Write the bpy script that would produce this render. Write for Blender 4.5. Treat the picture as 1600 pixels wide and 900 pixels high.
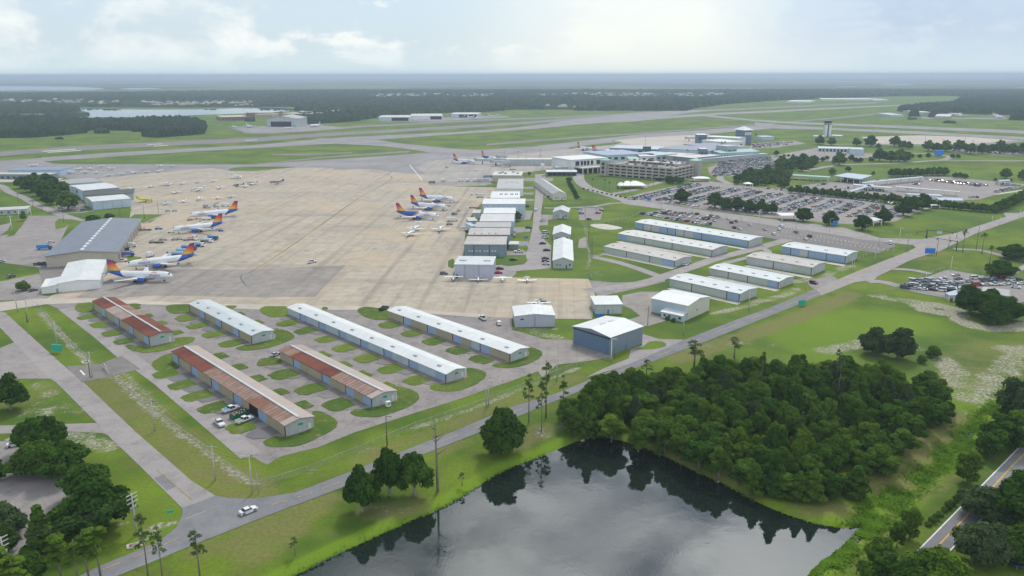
import bpy, bmesh, math, random
import numpy as np
from mathutils import Vector, Matrix, Euler
from math import radians as R, sin, cos, pi, atan2, sqrt, hypot
random.seed(7)
for o in list(bpy.data.objects): bpy.data.objects.remove(o)
SC = bpy.context.scene
COL = SC.collection
# ------------------------------------------------------------------ camera
F, H = 1244.0, 110.0
cam_data = bpy.data.cameras.new('camera'); CAM = bpy.data.objects.new('camera', cam_data); COL.objects.link(CAM)
cam_data.sensor_width = 36.0; cam_data.lens = 36.0 * F / 1600.0
cam_data.clip_start = 1.0; cam_data.clip_end = 300000.0
CM = Euler((R(90 - 15.0), 0, 0)).to_matrix() @ Matrix.Rotation(R(-0.1), 3, 'Z')
CAM.matrix_world = Matrix.Translation((0, 0, H)) @ CM.to_4x4()
SC.camera = CAM
# ------------------------------------------------------------------ sky and sun
SUN_AZ, SUN_EL = 12.0, 48.0        # degrees right of the view direction (+Y), above the horizon
world = bpy.data.worlds.new('World'); SC.world = world; world.use_nodes = True
SUND = Vector((sin(R(SUN_AZ)) * cos(R(SUN_EL)), cos(R(SUN_AZ)) * cos(R(SUN_EL)), sin(R(SUN_EL))))
def make_world():
    nt = world.node_tree; N = nt.nodes; L = nt.links; N.clear()
    def nd(t, **k):
        n = N.new(t)
        for a, b in k.items(): setattr(n, a, b)
        return n
    def mth(op, a, b=None, c=None, clamp=False):
        n = nd('ShaderNodeMath', operation=op); n.use_clamp = clamp
        for i, v in enumerate((a, b, c)):
            if v is None: continue
            if isinstance(v, (int, float)): n.inputs[i].default_value = v
            else: L.new(v, n.inputs[i])
        return n.outputs[0]
    def mix(f, a, b):
        n = nd('ShaderNodeMix', data_type='RGBA'); n.clamp_factor = True
        for i, v in ((0, f), (6, a), (7, b)):
            if isinstance(v, (int, float)): n.inputs[i].default_value = v
            elif isinstance(v, tuple): n.inputs[i].default_value = (*v, 1)
            else: L.new(v, n.inputs[i])
        return n.outputs[2]
    def ss(v, lo, hi):
        n = nd('ShaderNodeMapRange', interpolation_type='SMOOTHSTEP'); L.new(v, n.inputs[0])
        n.inputs[1].default_value = lo; n.inputs[2].default_value = hi; return n.outputs[0]
    def noise(vec, s, d, r, dist=0.0):
        n = nd('ShaderNodeTexNoise'); L.new(vec, n.inputs['Vector']); n.inputs['Scale'].default_value = s
        n.inputs['Detail'].default_value = d; n.inputs['Roughness'].default_value = r; n.inputs['Distortion'].default_value = dist
        return n.outputs['Fac']
    def dot(v):
        n = nd('ShaderNodeVectorMath', operation='DOT_PRODUCT'); L.new(D, n.inputs[0]); n.inputs[1].default_value = v; return n.outputs['Value']
    tc = nd('ShaderNodeTexCoord'); D = tc.outputs['Generated']
    sp = nd('ShaderNodeSeparateXYZ'); L.new(D, sp.inputs[0]); X, Y, Z = sp.outputs
    # cumulus banks near the horizon: stretch elevation so that the towers read
    cb = nd('ShaderNodeCombineXYZ'); L.new(X, cb.inputs[0]); L.new(Y, cb.inputs[1]); L.new(mth('MULTIPLY', Z, 2.1), cb.inputs[2])
    n1 = noise(cb.outputs[0], 7.5, 9, 0.60, 0.25)
    n1b = noise(cb.outputs[0], 2.6, 3, 0.5)
    # deck overhead: planar projection
    zc = mth('ADD', mth('MAXIMUM', Z, 0.0), 0.18)
    cp = nd('ShaderNodeCombineXYZ'); L.new(mth('DIVIDE', X, zc), cp.inputs[0]); L.new(mth('DIVIDE', Y, zc), cp.inputs[1])
    n2 = noise(cp.outputs[0], 3.0, 5, 0.5, 0.5)
    high = ss(Z, 0.10, 0.28)
    lowc = ss(mth('ADD', mth('MULTIPLY', n1, 0.75), mth('MULTIPLY', n1b, 0.4)), 0.55, 0.615)
    # sun glow through the veil
    glow = mth('MULTIPLY', ss(dot(tuple(SUND)), 0.885, 0.995), ss(n2, 0.36, 0.60))
    az = mth('ARCTAN2', X, Y)
    band = mth('SUBTRACT', 1.0, ss(mth('ABSOLUTE', mth('SUBTRACT', az, R(9.5))), R(1.5), R(17)))
    rain = mth('MULTIPLY', ss(az, R(12), R(23)), mth('SUBTRACT', 1.0, ss(az, R(60), R(110))))
    gap = mix(ss(Z, 0.0, 0.09), (0.49, 0.59, 0.65), (0.49, 0.605, 0.70))
    cl = mix(lowc, gap, mix(ss(n1, 0.42, 0.62), (0.52, 0.61, 0.68), (0.76, 0.80, 0.80)))
    cl = mix(mth('MULTIPLY', band, mth('ADD', 0.55, mth('MULTIPLY', n1, 0.75)), None, True), cl, (0.74, 0.775, 0.755))
    rm = mth('MULTIPLY', rain, ss(mth('ADD', mth('MULTIPLY', n1b, 0.7), mth('MULTIPLY', n1, 0.8)), 0.60, 0.86), None, True)
    cl = mix(mth('MULTIPLY', rain, 0.5), cl, (0.47, 0.59, 0.73))
    cl = mix(rm, cl, (0.38, 0.49, 0.65))
    cl = mix(mth('MULTIPLY', mth('MULTIPLY', rain, ss(n1, 0.46, 0.60)), 0.5), cl, (0.60, 0.67, 0.74))
    haze_h = mth('SUBTRACT', 1.0, ss(Z, 0.0, 0.045))
    hz = mix(band, (0.53, 0.67, 0.74), (0.66, 0.735, 0.735))
    cl = mix(mth('MULTIPLY', haze_h, 0.75), cl, hz)
    up = mix(ss(n2, 0.34, 0.66), (0.47, 0.54, 0.63), (1.0, 1.02, 1.04))
    bank = mth('SUBTRACT', 1.0, ss(mth('ADD', az, mth('MULTIPLY', n2, 0.25)), R(-2), R(17)))
    up = mix(mth('MULTIPLY', bank, 0.93), up, (0.11, 0.155, 0.175))
    bank2 = mth('MULTIPLY', ss(mth('ADD', az, mth('MULTIPLY', n1b, 0.3)), R(17), R(25)), mth('SUBTRACT', 1.0, ss(az, R(40), R(80))))
    up = mix(mth('MULTIPLY', bank2, 0.55), up, (0.34, 0.41, 0.52))
    back = mth('SUBTRACT', 1.0, ss(Y, -0.5, 0.25))
    up = mix(back, up, (0.86, 0.90, 0.95))
    up = mix(glow, up, (2.7, 2.65, 2.5))
    cl = mix(high, cl, up)
    sky = nd('ShaderNodeTexSky', sky_type='NISHITA', sun_disc=False, sun_elevation=R(SUN_EL), sun_rotation=R(SUN_AZ))
    b1 = nd('ShaderNodeBackground'); L.new(sky.outputs[0], b1.inputs[0]); b1.inputs[1].default_value = 0.1
    b2 = nd('ShaderNodeBackground'); L.new(cl, b2.inputs[0]); b2.inputs[1].default_value = 0.92
    ms = nd('ShaderNodeMixShader'); ms.inputs[0].default_value = 0.90
    L.new(b1.outputs[0], ms.inputs[1]); L.new(b2.outputs[0], ms.inputs[2])
    out = nd('ShaderNodeOutputWorld'); L.new(ms.outputs[0], out.inputs[0])
make_world()
sl = bpy.data.lights.new('sun', 'SUN'); sl.energy = 1.5; sl.angle = R(11); sl.color = (1.0, 0.95, 0.87)
so = bpy.data.objects.new('sun', sl); COL.objects.link(so)
so.rotation_euler = SUND.to_track_quat('Z', 'Y').to_euler(); so.location = (0, 0, 400)
vs = SC.view_settings; vs.view_transform = 'Standard'; vs.look = 'None'; vs.exposure = 0.46; vs.gamma = 1.0; vs.use_curve_mapping = False
SC.cycles.use_denoising = True; SC.cycles.max_bounces = 6; SC.cycles.transparent_max_bounces = 12
SC.cycles.volume_bounces = 1; SC.cycles.use_adaptive_sampling = True
# ------------------------------------------------------------------ helpers
def ray(px, py): return CM @ Vector(((px - 800) / F, -(py - 450) / F, -1.0))
def at(px, py, z=0.0):
    d = ray(px, py); t = (z - H) / d.z
    return Vector((d.x * t, d.y * t, z))
def at2(p, z=0.0): return at(p[0], p[1], z)
def height(p, ytop, px=None):
    g = at(*p); d = ray(px if px is not None else p[0], ytop)
    return H + d.z / hypot(d.x, d.y) * hypot(g.x, g.y)
def mpp(px, py): return (at(px, py).length) and (Vector((*at(px, py).xy, -H)).length * cos(atan2(py - 450, F))) / F   # metres per photo pixel, about
ORD = 'first second third fourth fifth sixth seventh eighth ninth tenth eleventh twelfth thirteenth fourteenth fifteenth sixteenth seventeenth eighteenth nineteenth twentieth'.split()
def ordn(i):
    if i < 20: return ORD[i]
    t = ['twenty', 'thirty', 'forty', 'fifty', 'sixty'][(i + 1) // 10 - 2]; r = (i + 1) % 10
    return (t + '-' + ORD[r - 1]) if r else t[:-1] + 'ieth'
def tag(o, label=None, cat=None, group=None, kind=None):
    if label: o['label'] = label
    if cat: o['category'] = cat
    if group: o['group'] = group
    if kind: o['kind'] = kind
    return o
def empty(name, loc=(0, 0, 0), rz=0.0, label=None, cat=None, group=None):
    o = bpy.data.objects.new(name, None); COL.objects.link(o); o.location = loc; o.rotation_euler = (0, 0, rz)
    o.empty_display_size = 0.5
    return tag(o, label, cat, group)
def inst(name, mesh, parent=None, loc=(0, 0, 0), rz=0.0, sc=None):
    o = bpy.data.objects.new(name, mesh); COL.objects.link(o); o.location = loc; o.rotation_euler = (0, 0, rz)
    if sc is not None: o.scale = (sc,) * 3 if isinstance(sc, (int, float)) else sc
    if parent: o.parent = parent
    return o
class MB:
    def __init__(s): s.v = []; s.f = []; s.m = []; s.sm = []
    def add(s, vs, fs, m=0, smooth=False):
        b = len(s.v); s.v += [tuple(q) for q in vs]
        for f in fs: s.f.append(tuple(b + i for i in f)); s.m.append(m); s.sm.append(smooth)
        return s
    def box(s, x0, x1, y0, y1, z0, z1, m=0, top=None):
        vs = [(x0, y0, z0), (x1, y0, z0), (x1, y1, z0), (x0, y1, z0), (x0, y0, z1), (x1, y0, z1), (x1, y1, z1), (x0, y1, z1)]
        s.add(vs, [(0, 3, 2, 1), (0, 1, 5, 4), (1, 2, 6, 5), (2, 3, 7, 6), (3, 0, 4, 7)], m)
        s.f.append(tuple(len(s.v) - 8 + i for i in (4, 5, 6, 7))); s.m.append(m if top is None else top); s.sm.append(False)
        return s
    def taper(s, x0, x1, y0, y1, z0, z1, ix0, ix1, iy, m=0, top=None):
        vs = [(x0, y0, z0), (x1, y0, z0), (x1, y1, z0), (x0, y1, z0), (x0 + ix0, y0 + iy, z1), (x1 - ix1, y0 + iy, z1), (x1 - ix1, y1 - iy, z1), (x0 + ix0, y1 - iy, z1)]
        s.add(vs, [(0, 3, 2, 1), (0, 1, 5, 4), (1, 2, 6, 5), (2, 3, 7, 6), (3, 0, 4, 7)], m)
        s.add(vs[4:], [(0, 1, 2, 3)], m if top is None else top); return s
    def prism(s, poly, z0, z1, m=0, top=None):
        n = len(poly); vs = [(p[0], p[1], z0) for p in poly] + [(p[0], p[1], z1) for p in poly]
        s.add(vs, [tuple(range(n))[::-1]] + [(i, (i + 1) % n, n + (i + 1) % n, n + i) for i in range(n)], m)
        s.add(vs[n:], [tuple(range(n))], m if top is None else top); return s
    def slab(s, quad, t, m=0):
        """a quad in space given a thickness t downwards"""
        q = [Vector(p) for p in quad]; vs = [tuple(p) for p in q] + [(p.x, p.y, p.z - t) for p in q]
        return s.add(vs, [(0, 1, 2, 3), (7, 6, 5, 4), (0, 4, 5, 1), (1, 5, 6, 2), (2, 6, 7, 3), (3, 7, 4, 0)], m)
    def tube(s, pts, rads, n=6, m=0, smooth=True, cap=True):
        rings = []
        P = [Vector(p) for p in pts]
        for i, p in enumerate(P):
            d = (P[min(i + 1, len(P) - 1)] - P[max(i - 1, 0)]).normalized()
            a = Vector((0, 0, 1)) if abs(d.z) < 0.9 else Vector((1, 0, 0))
            u = d.cross(a).normalized(); w = d.cross(u)
            r = rads[i] if isinstance(rads, (list, tuple)) else rads
            rings.append([p + (u * cos(2 * pi * k / n) + w * sin(2 * pi * k / n)) * r for k in range(n)])
        vs = [q for r_ in rings for q in r_]; fs = []
        for i in range(len(P) - 1):
            for k in range(n): fs.append((i * n + k, i * n + (k + 1) % n, (i + 1) * n + (k + 1) % n, (i + 1) * n + k))
        if cap: fs += [tuple(range(n))[::-1], tuple((len(P) - 1) * n + k for k in range(n))]
        return s.add(vs, fs, m, smooth)
    def loft(s, secs, m=0, smooth=True, cap=True):
        n = len(secs[0]); vs = [p for q in secs for p in q]; fs = []
        for i in range(len(secs) - 1):
            for k in range(n): fs.append((i * n + k, i * n + (k + 1) % n, (i + 1) * n + (k + 1) % n, (i + 1) * n + k))
        if cap: fs += [tuple(range(n))[::-1], tuple((len(secs) - 1) * n + k for k in range(n))]
        return s.add(vs, fs, m, smooth)
    def mesh(s, name, mats):
        me = bpy.data.meshes.new(name); me.from_pydata(s.v, [], s.f)
        for m in (mats if isinstance(mats, (list, tuple)) else [mats]): me.materials.append(m)
        me.polygons.foreach_set('material_index', s.m); me.polygons.foreach_set('use_smooth', s.sm)
        me.update(); return me
    def build(s, name, mats, parent=None, loc=(0, 0, 0), rz=0.0): return inst(name, s.mesh(name, mats), parent, loc, rz)
# ------------------------------------------------------------------ materials
class NT:
    def __init__(s, name):
        s.mat = bpy.data.materials.new(name); s.mat.use_nodes = True; s.t = s.mat.node_tree; s.N = s.t.nodes; s.L = s.t.links; s.N.clear()
        s.out = s.N.new('ShaderNodeOutputMaterial'); s.tc = s.N.new('ShaderNodeTexCoord')
        s.obj = s.tc.outputs['Object']; s.geo = s.N.new('ShaderNodeNewGeometry'); s.pos = s.geo.outputs['Position']
    def _set(s, sock, v):
        if v is None: return
        if isinstance(v, tuple): sock.default_value = (*v, 1) if len(v) == 3 and sock.type == 'RGBA' else v
        elif isinstance(v, (int, float)): sock.default_value = v
        else: s.L.new(v, sock)
    def math(s, op, a, b=None, c=None, clamp=False):
        n = s.N.new('ShaderNodeMath'); n.operation = op; n.use_clamp = clamp
        for i, v in enumerate((a, b, c)): s._set(n.inputs[i], v)
        return n.outputs[0]
    def mix(s, f, a, b, mode='MIX'):
        n = s.N.new('ShaderNodeMix'); n.data_type = 'RGBA'; n.blend_type = mode; n.clamp_factor = True
        s._set(n.inputs[0], f); s._set(n.inputs[6], a); s._set(n.inputs[7], b); return n.outputs[2]
    def noise(s, sc, det=3, rough=0.55, vec=None, dist=0.0):
        n = s.N.new('ShaderNodeTexNoise'); s.L.new(vec if vec is not None else s.obj, n.inputs['Vector'])
        n.inputs['Scale'].default_value = sc; n.inputs['Detail'].default_value = det; n.inputs['Roughness'].default_value = rough; n.inputs['Distortion'].default_value = dist
        return n.outputs['Fac']
    def map(s, vec, rot=0.0, scale=(1, 1, 1), loc=(0, 0, 0)):
        n = s.N.new('ShaderNodeMapping'); s.L.new(vec, n.inputs[0]); n.inputs['Rotation'].default_value = (0, 0, rot); n.inputs['Scale'].default_value = scale; n.inputs['Location'].default_value = loc
        return n.outputs[0]
    def ss(s, v, lo, hi, a=0.0, b=1.0):
        n = s.N.new('ShaderNodeMapRange'); n.interpolation_type = 'SMOOTHSTEP'; s._set(n.inputs[0], v)
        n.inputs[1].default_value = lo; n.inputs[2].default_value = hi; n.inputs[3].default_value = a; n.inputs[4].default_value = b; return n.outputs[0]
    def sep(s, vec):
        n = s.N.new('ShaderNodeSeparateXYZ'); s.L.new(vec, n.inputs[0]); return n.outputs
    def attr(s, name):
        n = s.N.new('ShaderNodeAttribute'); n.attribute_name = name; return n.outputs['Fac']
    def rnd(s): return s.N.new('ShaderNodeObjectInfo').outputs['Random']
    def bsdf(s, col, rough=0.6, metal=0.0, spec=0.3, bump=None, bstr=0.3, bdist=0.05):
        b = s.N.new('ShaderNodeBsdfPrincipled'); s._set(b.inputs['Base Color'], col); s._set(b.inputs['Roughness'], rough)
        b.inputs['Metallic'].default_value = metal; b.inputs['Specular IOR Level'].default_value = spec
        if bump is not None:
            n = s.N.new('ShaderNodeBump'); s.L.new(bump, n.inputs['Height']); n.inputs['Strength'].default_value = bstr; n.inputs['Distance'].default_value = bdist
            s.L.new(n.outputs[0], b.inputs['Normal'])
        s.L.new(b.outputs[0], s.out.inputs[0]); return b
def sc3(c, k): return tuple(min(1, x * k) for x in c)
MATS = {}
def paint(name, c, rough=0.45, var=0.10, scale=0.6, spec=0.4, metal=0.0):
    if name in MATS: return MATS[name]
    t = NT(name); n = t.noise(scale, 4)
    t.bsdf(t.mix(t.ss(n, 0.3, 0.7), sc3(c, 1 - var), sc3(c, 1 + var)), rough, metal, spec)
    MATS[name] = t.mat; return t.mat
def cladding(name, c, axis='x', period=0.9, depth=0.10, dirt=0.18, rough=0.5, c2=None):
    """ribbed metal sheet: thin lines along the sheet, streaky weathering; c2 mixes in by big blotches"""
    if name in MATS: return MATS[name]
    t = NT(name); X, Y, Z = t.sep(t.obj)
    a = {'x': X, 'y': Y, 'xy': t.math('ADD', X, Y)}[axis]
    fr = t.math('FRACT', t.math('DIVIDE', a, period))
    rib = t.ss(t.math('ABSOLUTE', t.math('SUBTRACT', fr, 0.5)), 0.28, 0.5)
    sv = t.map(t.obj, scale=(1.3, 1.3, 0.25)) if axis != 'x' else t.map(t.obj, scale=(1.3, 0.25, 0.25))
    st = t.noise(0.8, 5, 0.6, sv); bl = t.noise(0.12, 3)
    col = t.mix(t.ss(st, 0.35, 0.75), c, sc3(c, 1 - dirt))
    if c2: col = t.mix(t.ss(t.math('ADD', bl, t.math('MULTIPLY', st, 0.35)), 0.55, 0.8), col, c2)
    else: col = t.mix(t.ss(bl, 0.4, 0.7), col, sc3(c, 1 + 0.06))
    col = t.mix(rib, col, sc3(c, 1 - depth))
    t.bsdf(col, rough, 0.0, 0.35, t.math('MULTIPLY', rib, -1.0), 0.5, 0.05)
    MATS[name] = t.mat; return t.mat
def grass_col(t, vec, sand=None, dry=None, lush=None):
    n_big = t.noise(0.018, 4, 0.6, vec); n_mid = t.noise(0.11, 4, 0.6, vec); n_f = t.noise(0.9, 4, 0.65, vec); n_ff = t.noise(3.2, 3, 0.7, vec)
    n_vb = t.noise(0.0035, 3, 0.5, vec)
    col = t.mix(t.ss(n_big, 0.38, 0.62), (0.070, 0.135, 0.016), (0.175, 0.250, 0.022))
    col = t.mix(t.math('MULTIPLY', t.ss(n_mid, 0.46, 0.68), 0.7), col, (0.150, 0.165, 0.038))
    col = t.mix(t.math('MULTIPLY', t.ss(n_vb, 0.45, 0.65), 0.5), col, (0.105, 0.185, 0.040))
    if lush is not None: col = t.mix(t.math('MULTIPLY', lush, t.ss(n_f, 0.2, 0.6), None, True), col, (0.200, 0.325, 0.018))
    if dry is not None: col = t.mix(t.math('MULTIPLY', t.ss(t.math('ADD', dry, t.math('MULTIPLY', t.math('SUBTRACT', n_mid, 0.5), 0.9)), 0.2, 0.85), 0.8), col, (0.235, 0.205, 0.085))
    col = t.mix(t.ss(n_f, 0.30, 0.72, 0.0, 0.42), col, (0.055, 0.095, 0.018))
    col = t.mix(t.ss(n_ff, 0.30, 0.75, 0.0, 0.32), col, (0.045, 0.08, 0.015))
    sp = t.math('MULTIPLY', t.ss(n_ff, 0.66, 0.78), t.ss(n_mid, 0.45, 0.7))
    col = t.mix(t.math('MULTIPLY', sp, 0.45), col, (0.30, 0.27, 0.15))
    if sand is not None:
        m = t.ss(t.math('ADD', sand, t.math('ADD', t.math('MULTIPLY', t.math('SUBTRACT', n_f, 0.5), 0.9), t.math('MULTIPLY', t.math('SUBTRACT', n_mid, 0.5), 1.0))), 0.30, 0.72)
        m = t.math('MULTIPLY', m, t.ss(sand, 0.03, 0.12, 0, 0.9))
        col = t.mix(m, col, t.mix(t.ss(n_f, 0.35, 0.7), (0.20, 0.19, 0.12), (0.46, 0.44, 0.39)))
    return col, t.math('ADD', n_f, n_ff)
def make_grass():
    t = NT('grass ground'); s, d, l = t.attr('sand'), t.attr('dry'), t.attr('lush')
    col, h = grass_col(t, t.pos, s, d, l)
    X, Y, Z = t.sep(t.pos)
    # distant country: woods, pasture and marsh in long patches
    far = t.ss(Y, 4200, 5600)
    fv = t.map(t.pos, scale=(0.00022, 0.00045, 1)); fn = t.noise(1.0, 6, 0.6, fv)
    f2 = t.noise(1.0, 4, 0.6, t.map(t.pos, scale=(0.002, 0.004, 1)))
    fcol = t.mix(t.ss(t.math('ADD', fn, t.math('MULTIPLY', f2, 0.25)), 0.60, 0.72), t.mix(f2, (0.022, 0.040, 0.024), (0.045, 0.070, 0.036)), (0.18, 0.24, 0.09))
    col = t.mix(far, col, fcol)
    t.bsdf(col, 0.9, 0.0, 0.1, h, 0.5, 0.12); MATS['grass'] = t.mat
make_grass()
def make_turf():
    t = NT('turf'); col, h = grass_col(t, t.pos); t.bsdf(col, 0.9, 0.0, 0.1, h, 0.5, 0.1); MATS['turf'] = t.mat
make_turf()
def make_island():
    t = NT('island turf'); col, h = grass_col(t, t.pos); n = t.noise(0.35, 4, 0.65, t.pos); col = t.mix(0.10, col, (0.045, 0.075, 0.018)); col = t.mix(t.ss(n, 0.52, 0.72, 0, 0.8), col, (0.21, 0.19, 0.115)); t.bsdf(col, 0.9, 0.0, 0.1, h, 0.6, 0.1); MATS['island'] = t.mat
make_island()
def pave(name, c, c_dark, c_pale, rot=0.0, cell=None, streak=0.0, cracks=0.0, tint=None):
    t = NT(name); v = t.map(t.pos, rot=rot); X, Y, Z = t.sep(v)
    nb = t.noise(0.022, 4, 0.6, t.pos); nm = t.noise(0.16, 5, 0.65, t.pos); nf = t.noise(1.6, 4, 0.7, t.pos)
    col = t.mix(t.ss(nb, 0.35, 0.65), c, c_pale)
    col = t.mix(t.ss(nm, 0.42, 0.78, 0, 0.7), col, c_dark)
    if streak:
        sv = t.map(v, scale=(0.15, 0.0035, 1)); sn = t.noise(1.0, 5, 0.62, sv)
        col = t.mix(t.ss(sn, 0.48, 0.72, 0, streak), col, c_dark)
        sv2 = t.map(v, scale=(0.004, 0.05, 1)); sn2 = t.noise(1.0, 4, 0.6, sv2)
        col = t.mix(t.ss(sn2, 0.52, 0.74, 0, streak * 0.6), col, c_dark)
        # rubber and oil
        on = t.noise(0.05, 3, 0.5, t.pos); col = t.mix(t.math('MULTIPLY', t.ss(on, 0.60, 0.75), t.ss(nf, 0.3, 0.7, 0, 0.6)), col, sc3(c_dark, 0.6))
    if tint:
        tn = t.noise(0.012, 3, 0.5, t.map(t.pos, loc=(300, 40, 0))); col = t.mix(t.ss(tn, 0.48, 0.66, 0, 0.7), col, tint)
    if cell:
        w = 0.028
        cx = t.math('FRACT', t.math('DIVIDE', X, cell)); cy = t.math('FRACT', t.math('DIVIDE', Y, cell))
        jn = t.math('MAXIMUM', t.ss(t.math('ABSOLUTE', t.math('SUBTRACT', cx, 0.5)), 0.5 - 2 * w, 0.5 - w), t.ss(t.math('ABSOLUTE', t.math('SUBTRACT', cy, 0.5)), 0.5 - 2 * w, 0.5 - w))
        # slab to slab tone
        wn = t.N.new('ShaderNodeTexWhiteNoise'); wn.noise_dimensions = '2D'
        fl = t.N.new('ShaderNodeVectorMath'); fl.operation = 'FLOOR'; t.L.new(t.map(v, scale=(1 / cell, 1 / cell, 1)), fl.inputs[0]); t.L.new(fl.outputs[0], wn.inputs['Vector'])
        col = t.mix(t.math('MULTIPLY', wn.outputs['Value'], 0.22), col, c_dark)
        col = t.mix(t.math('MULTIPLY', jn, 0.17), col, sc3(c_dark, 0.75))
    if cracks:
        vo = t.N.new('ShaderNodeTexVoronoi'); vo.feature = 'DISTANCE_TO_EDGE'; vo.inputs['Scale'].default_value = 0.16
        wv = t.N.new('ShaderNodeVectorMath'); wv.operation = 'ADD'; t.L.new(t.pos, wv.inputs[0])
        wsc = t.N.new('ShaderNodeTexNoise'); wsc.inputs['Scale'].default_value = 0.3; t.L.new(t.pos, wsc.inputs['Vector'])
        wm = t.N.new('ShaderNodeVectorMath'); wm.operation = 'SCALE'; wm.inputs[3].default_value = 5.0; t.L.new(wsc.outputs['Color'], wm.inputs[0]); t.L.new(wm.outputs[0], wv.inputs[1])
        t.L.new(wv.outputs[0], vo.inputs['Vector'])
        col = t.mix(t.math('MULTIPLY', t.math('SUBTRACT', 1.0, t.ss(vo.outputs['Distance'], 0.006, 0.03)), cracks), col, sc3(c_dark, 0.6))
    col = t.mix(t.ss(nf, 0.3, 0.75, 0, 0.22), col, c_dark)
    t.bsdf(col, 0.85, 0.0, 0.2, nf, 0.2, 0.02); MATS[name] = t.mat; return t.mat
AZ = R(3.5)
pave('apron concrete', (0.445, 0.39, 0.315), (0.215, 0.195, 0.17), (0.51, 0.45, 0.36), rot=AZ, cell=7.6, streak=0.62, tint=(0.53, 0.42, 0.29))
pave('terminal concrete', (0.34, 0.318, 0.30), (0.25, 0.235, 0.225), (0.43, 0.40, 0.36), rot=AZ, cell=7.6, streak=0.55)
pave('dark concrete', (0.315, 0.288, 0.265), (0.17, 0.157, 0.15), (0.35, 0.32, 0.29), rot=AZ, cell=7.6, streak=0.6)
pave('pale concrete', (0.46, 0.415, 0.36), (0.36, 0.33, 0.29), (0.56, 0.51, 0.44), rot=R(-45), cell=5.0, streak=0.3)
pave('old asphalt', (0.27, 0.245, 0.24), (0.13, 0.120, 0.122), (0.315, 0.285, 0.275), streak=0.0, cracks=0.35)
pave('taxiway asphalt', (0.24, 0.228, 0.238), (0.19, 0.185, 0.19), (0.31, 0.30, 0.30), rot=AZ, streak=0.3)
pave('runway asphalt', (0.20, 0.185, 0.185), (0.13, 0.125, 0.13), (0.24, 0.225, 0.22), streak=0.2)
pave('road asphalt', (0.195, 0.197, 0.213), (0.135, 0.137, 0.15), (0.235, 0.237, 0.25), cracks=0.15)
pave('pale road', (0.31, 0.285, 0.285), (0.20, 0.185, 0.187), (0.355, 0.33, 0.325), cracks=0.2)
pave('dark asphalt', (0.155, 0.155, 0.165), (0.11, 0.11, 0.12), (0.19, 0.19, 0.20))
pave('lot asphalt', (0.28, 0.255, 0.25), (0.18, 0.165, 0.165), (0.325, 0.297, 0.288), cracks=0.3)
pave('lot dark asphalt', (0.20, 0.185, 0.18), (0.14, 0.13, 0.13), (0.24, 0.225, 0.215), cracks=0.2)
pave('sand', (0.52, 0.49, 0.43), (0.33, 0.30, 0.24), (0.62, 0.60, 0.55))
WHITE_MARK = paint('white road paint', (0.72, 0.71, 0.68), 0.8, 0.15, 2.0); YELLOW_MARK = paint('yellow road paint', (0.58, 0.36, 0.06), 0.8, 0.2, 2.0)
def make_water(name, deep, scale, bstr, gloss):
    t = NT(name); n = t.noise(scale, 4, 0.6, t.map(t.pos, rot=0.6, scale=(1, 0.4, 1)))
    n0 = t.noise(scale * 0.1, 3, 0.5, t.pos); hh = t.math('MULTIPLY', n, t.ss(n0, 0.35, 0.7))
    bp = t.N.new('ShaderNodeBump'); t.L.new(hh, bp.inputs['Height']); bp.inputs['Strength'].default_value = bstr; bp.inputs['Distance'].default_value = 0.05
    df = t.N.new('ShaderNodeBsdfDiffuse'); df.inputs[0].default_value = (*deep, 1)
    gl = t.N.new('ShaderNodeBsdfGlossy'); gl.inputs['Roughness'].default_value = 0.02; gl.inputs['Color'].default_value = (0.92, 0.95, 1.0, 1); t.L.new(bp.outputs[0], gl.inputs['Normal'])
    fr = t.N.new('ShaderNodeFresnel'); fr.inputs['IOR'].default_value = gloss; t.L.new(bp.outputs[0], fr.inputs['Normal'])
    mx = t.N.new('ShaderNodeMixShader'); t.L.new(fr.outputs[0], mx.inputs[0]); t.L.new(df.outputs[0], mx.inputs[1]); t.L.new(gl.outputs[0], mx.inputs[2])
    t.L.new(mx.outputs[0], t.out.inputs[0]); MATS[name] = t.mat; return t.mat
make_water('pond water', (0.012, 0.020, 0.016), 1.4, 0.30, 2.0); make_water('lake water', (0.05, 0.07, 0.08), 0.3, 0.05, 1.5)
def make_leaf(name, dark, mid, light, hue=0.25, ns=0.35):
    t = NT(name); n = t.noise(ns, 3, 0.6); n2 = t.noise(2.2, 2, 0.5); r = t.rnd()
    col = t.mix(t.ss(n, 0.35, 0.68), dark, mid); col = t.mix(t.math('MULTIPLY', t.ss(n2, 0.5, 0.75), 0.55), col, light)
    col = t.mix(t.math('MULTIPLY', r, hue), col, light); col = t.mix(t.math('MULTIPLY', t.math('FRACT', t.math('MULTIPLY', r, 7.3)), 0.45), col, dark)
    d = t.N.new('ShaderNodeBsdfDiffuse'); t._set(d.inputs[0], col); tr = t.N.new('ShaderNodeBsdfTranslucent'); t._set(tr.inputs[0], col)
    m = t.N.new('ShaderNodeMixShader'); m.inputs[0].default_value = 0.22; t.L.new(d.outputs[0], m.inputs[1]); t.L.new(tr.outputs[0], m.inputs[2])
    t.L.new(m.outputs[0], t.out.inputs[0]); MATS[name] = t.mat; return t.mat
make_leaf('oak foliage', (0.024, 0.062, 0.011), (0.056, 0.130, 0.019), (0.14, 0.235, 0.032))
make_leaf('wood foliage', (0.022, 0.062, 0.011), (0.062, 0.142, 0.021), (0.170, 0.265, 0.032), 0.55)
make_leaf('bright foliage', (0.065, 0.130, 0.016), (0.120, 0.215, 0.022), (0.21, 0.31, 0.035))
make_leaf('pine foliage', (0.065, 0.115, 0.030), (0.10, 0.17, 0.04), (0.15, 0.22, 0.055))
make_leaf('grey foliage', (0.038, 0.070, 0.028), (0.072, 0.115, 0.045), (0.12, 0.17, 0.07))
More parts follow.
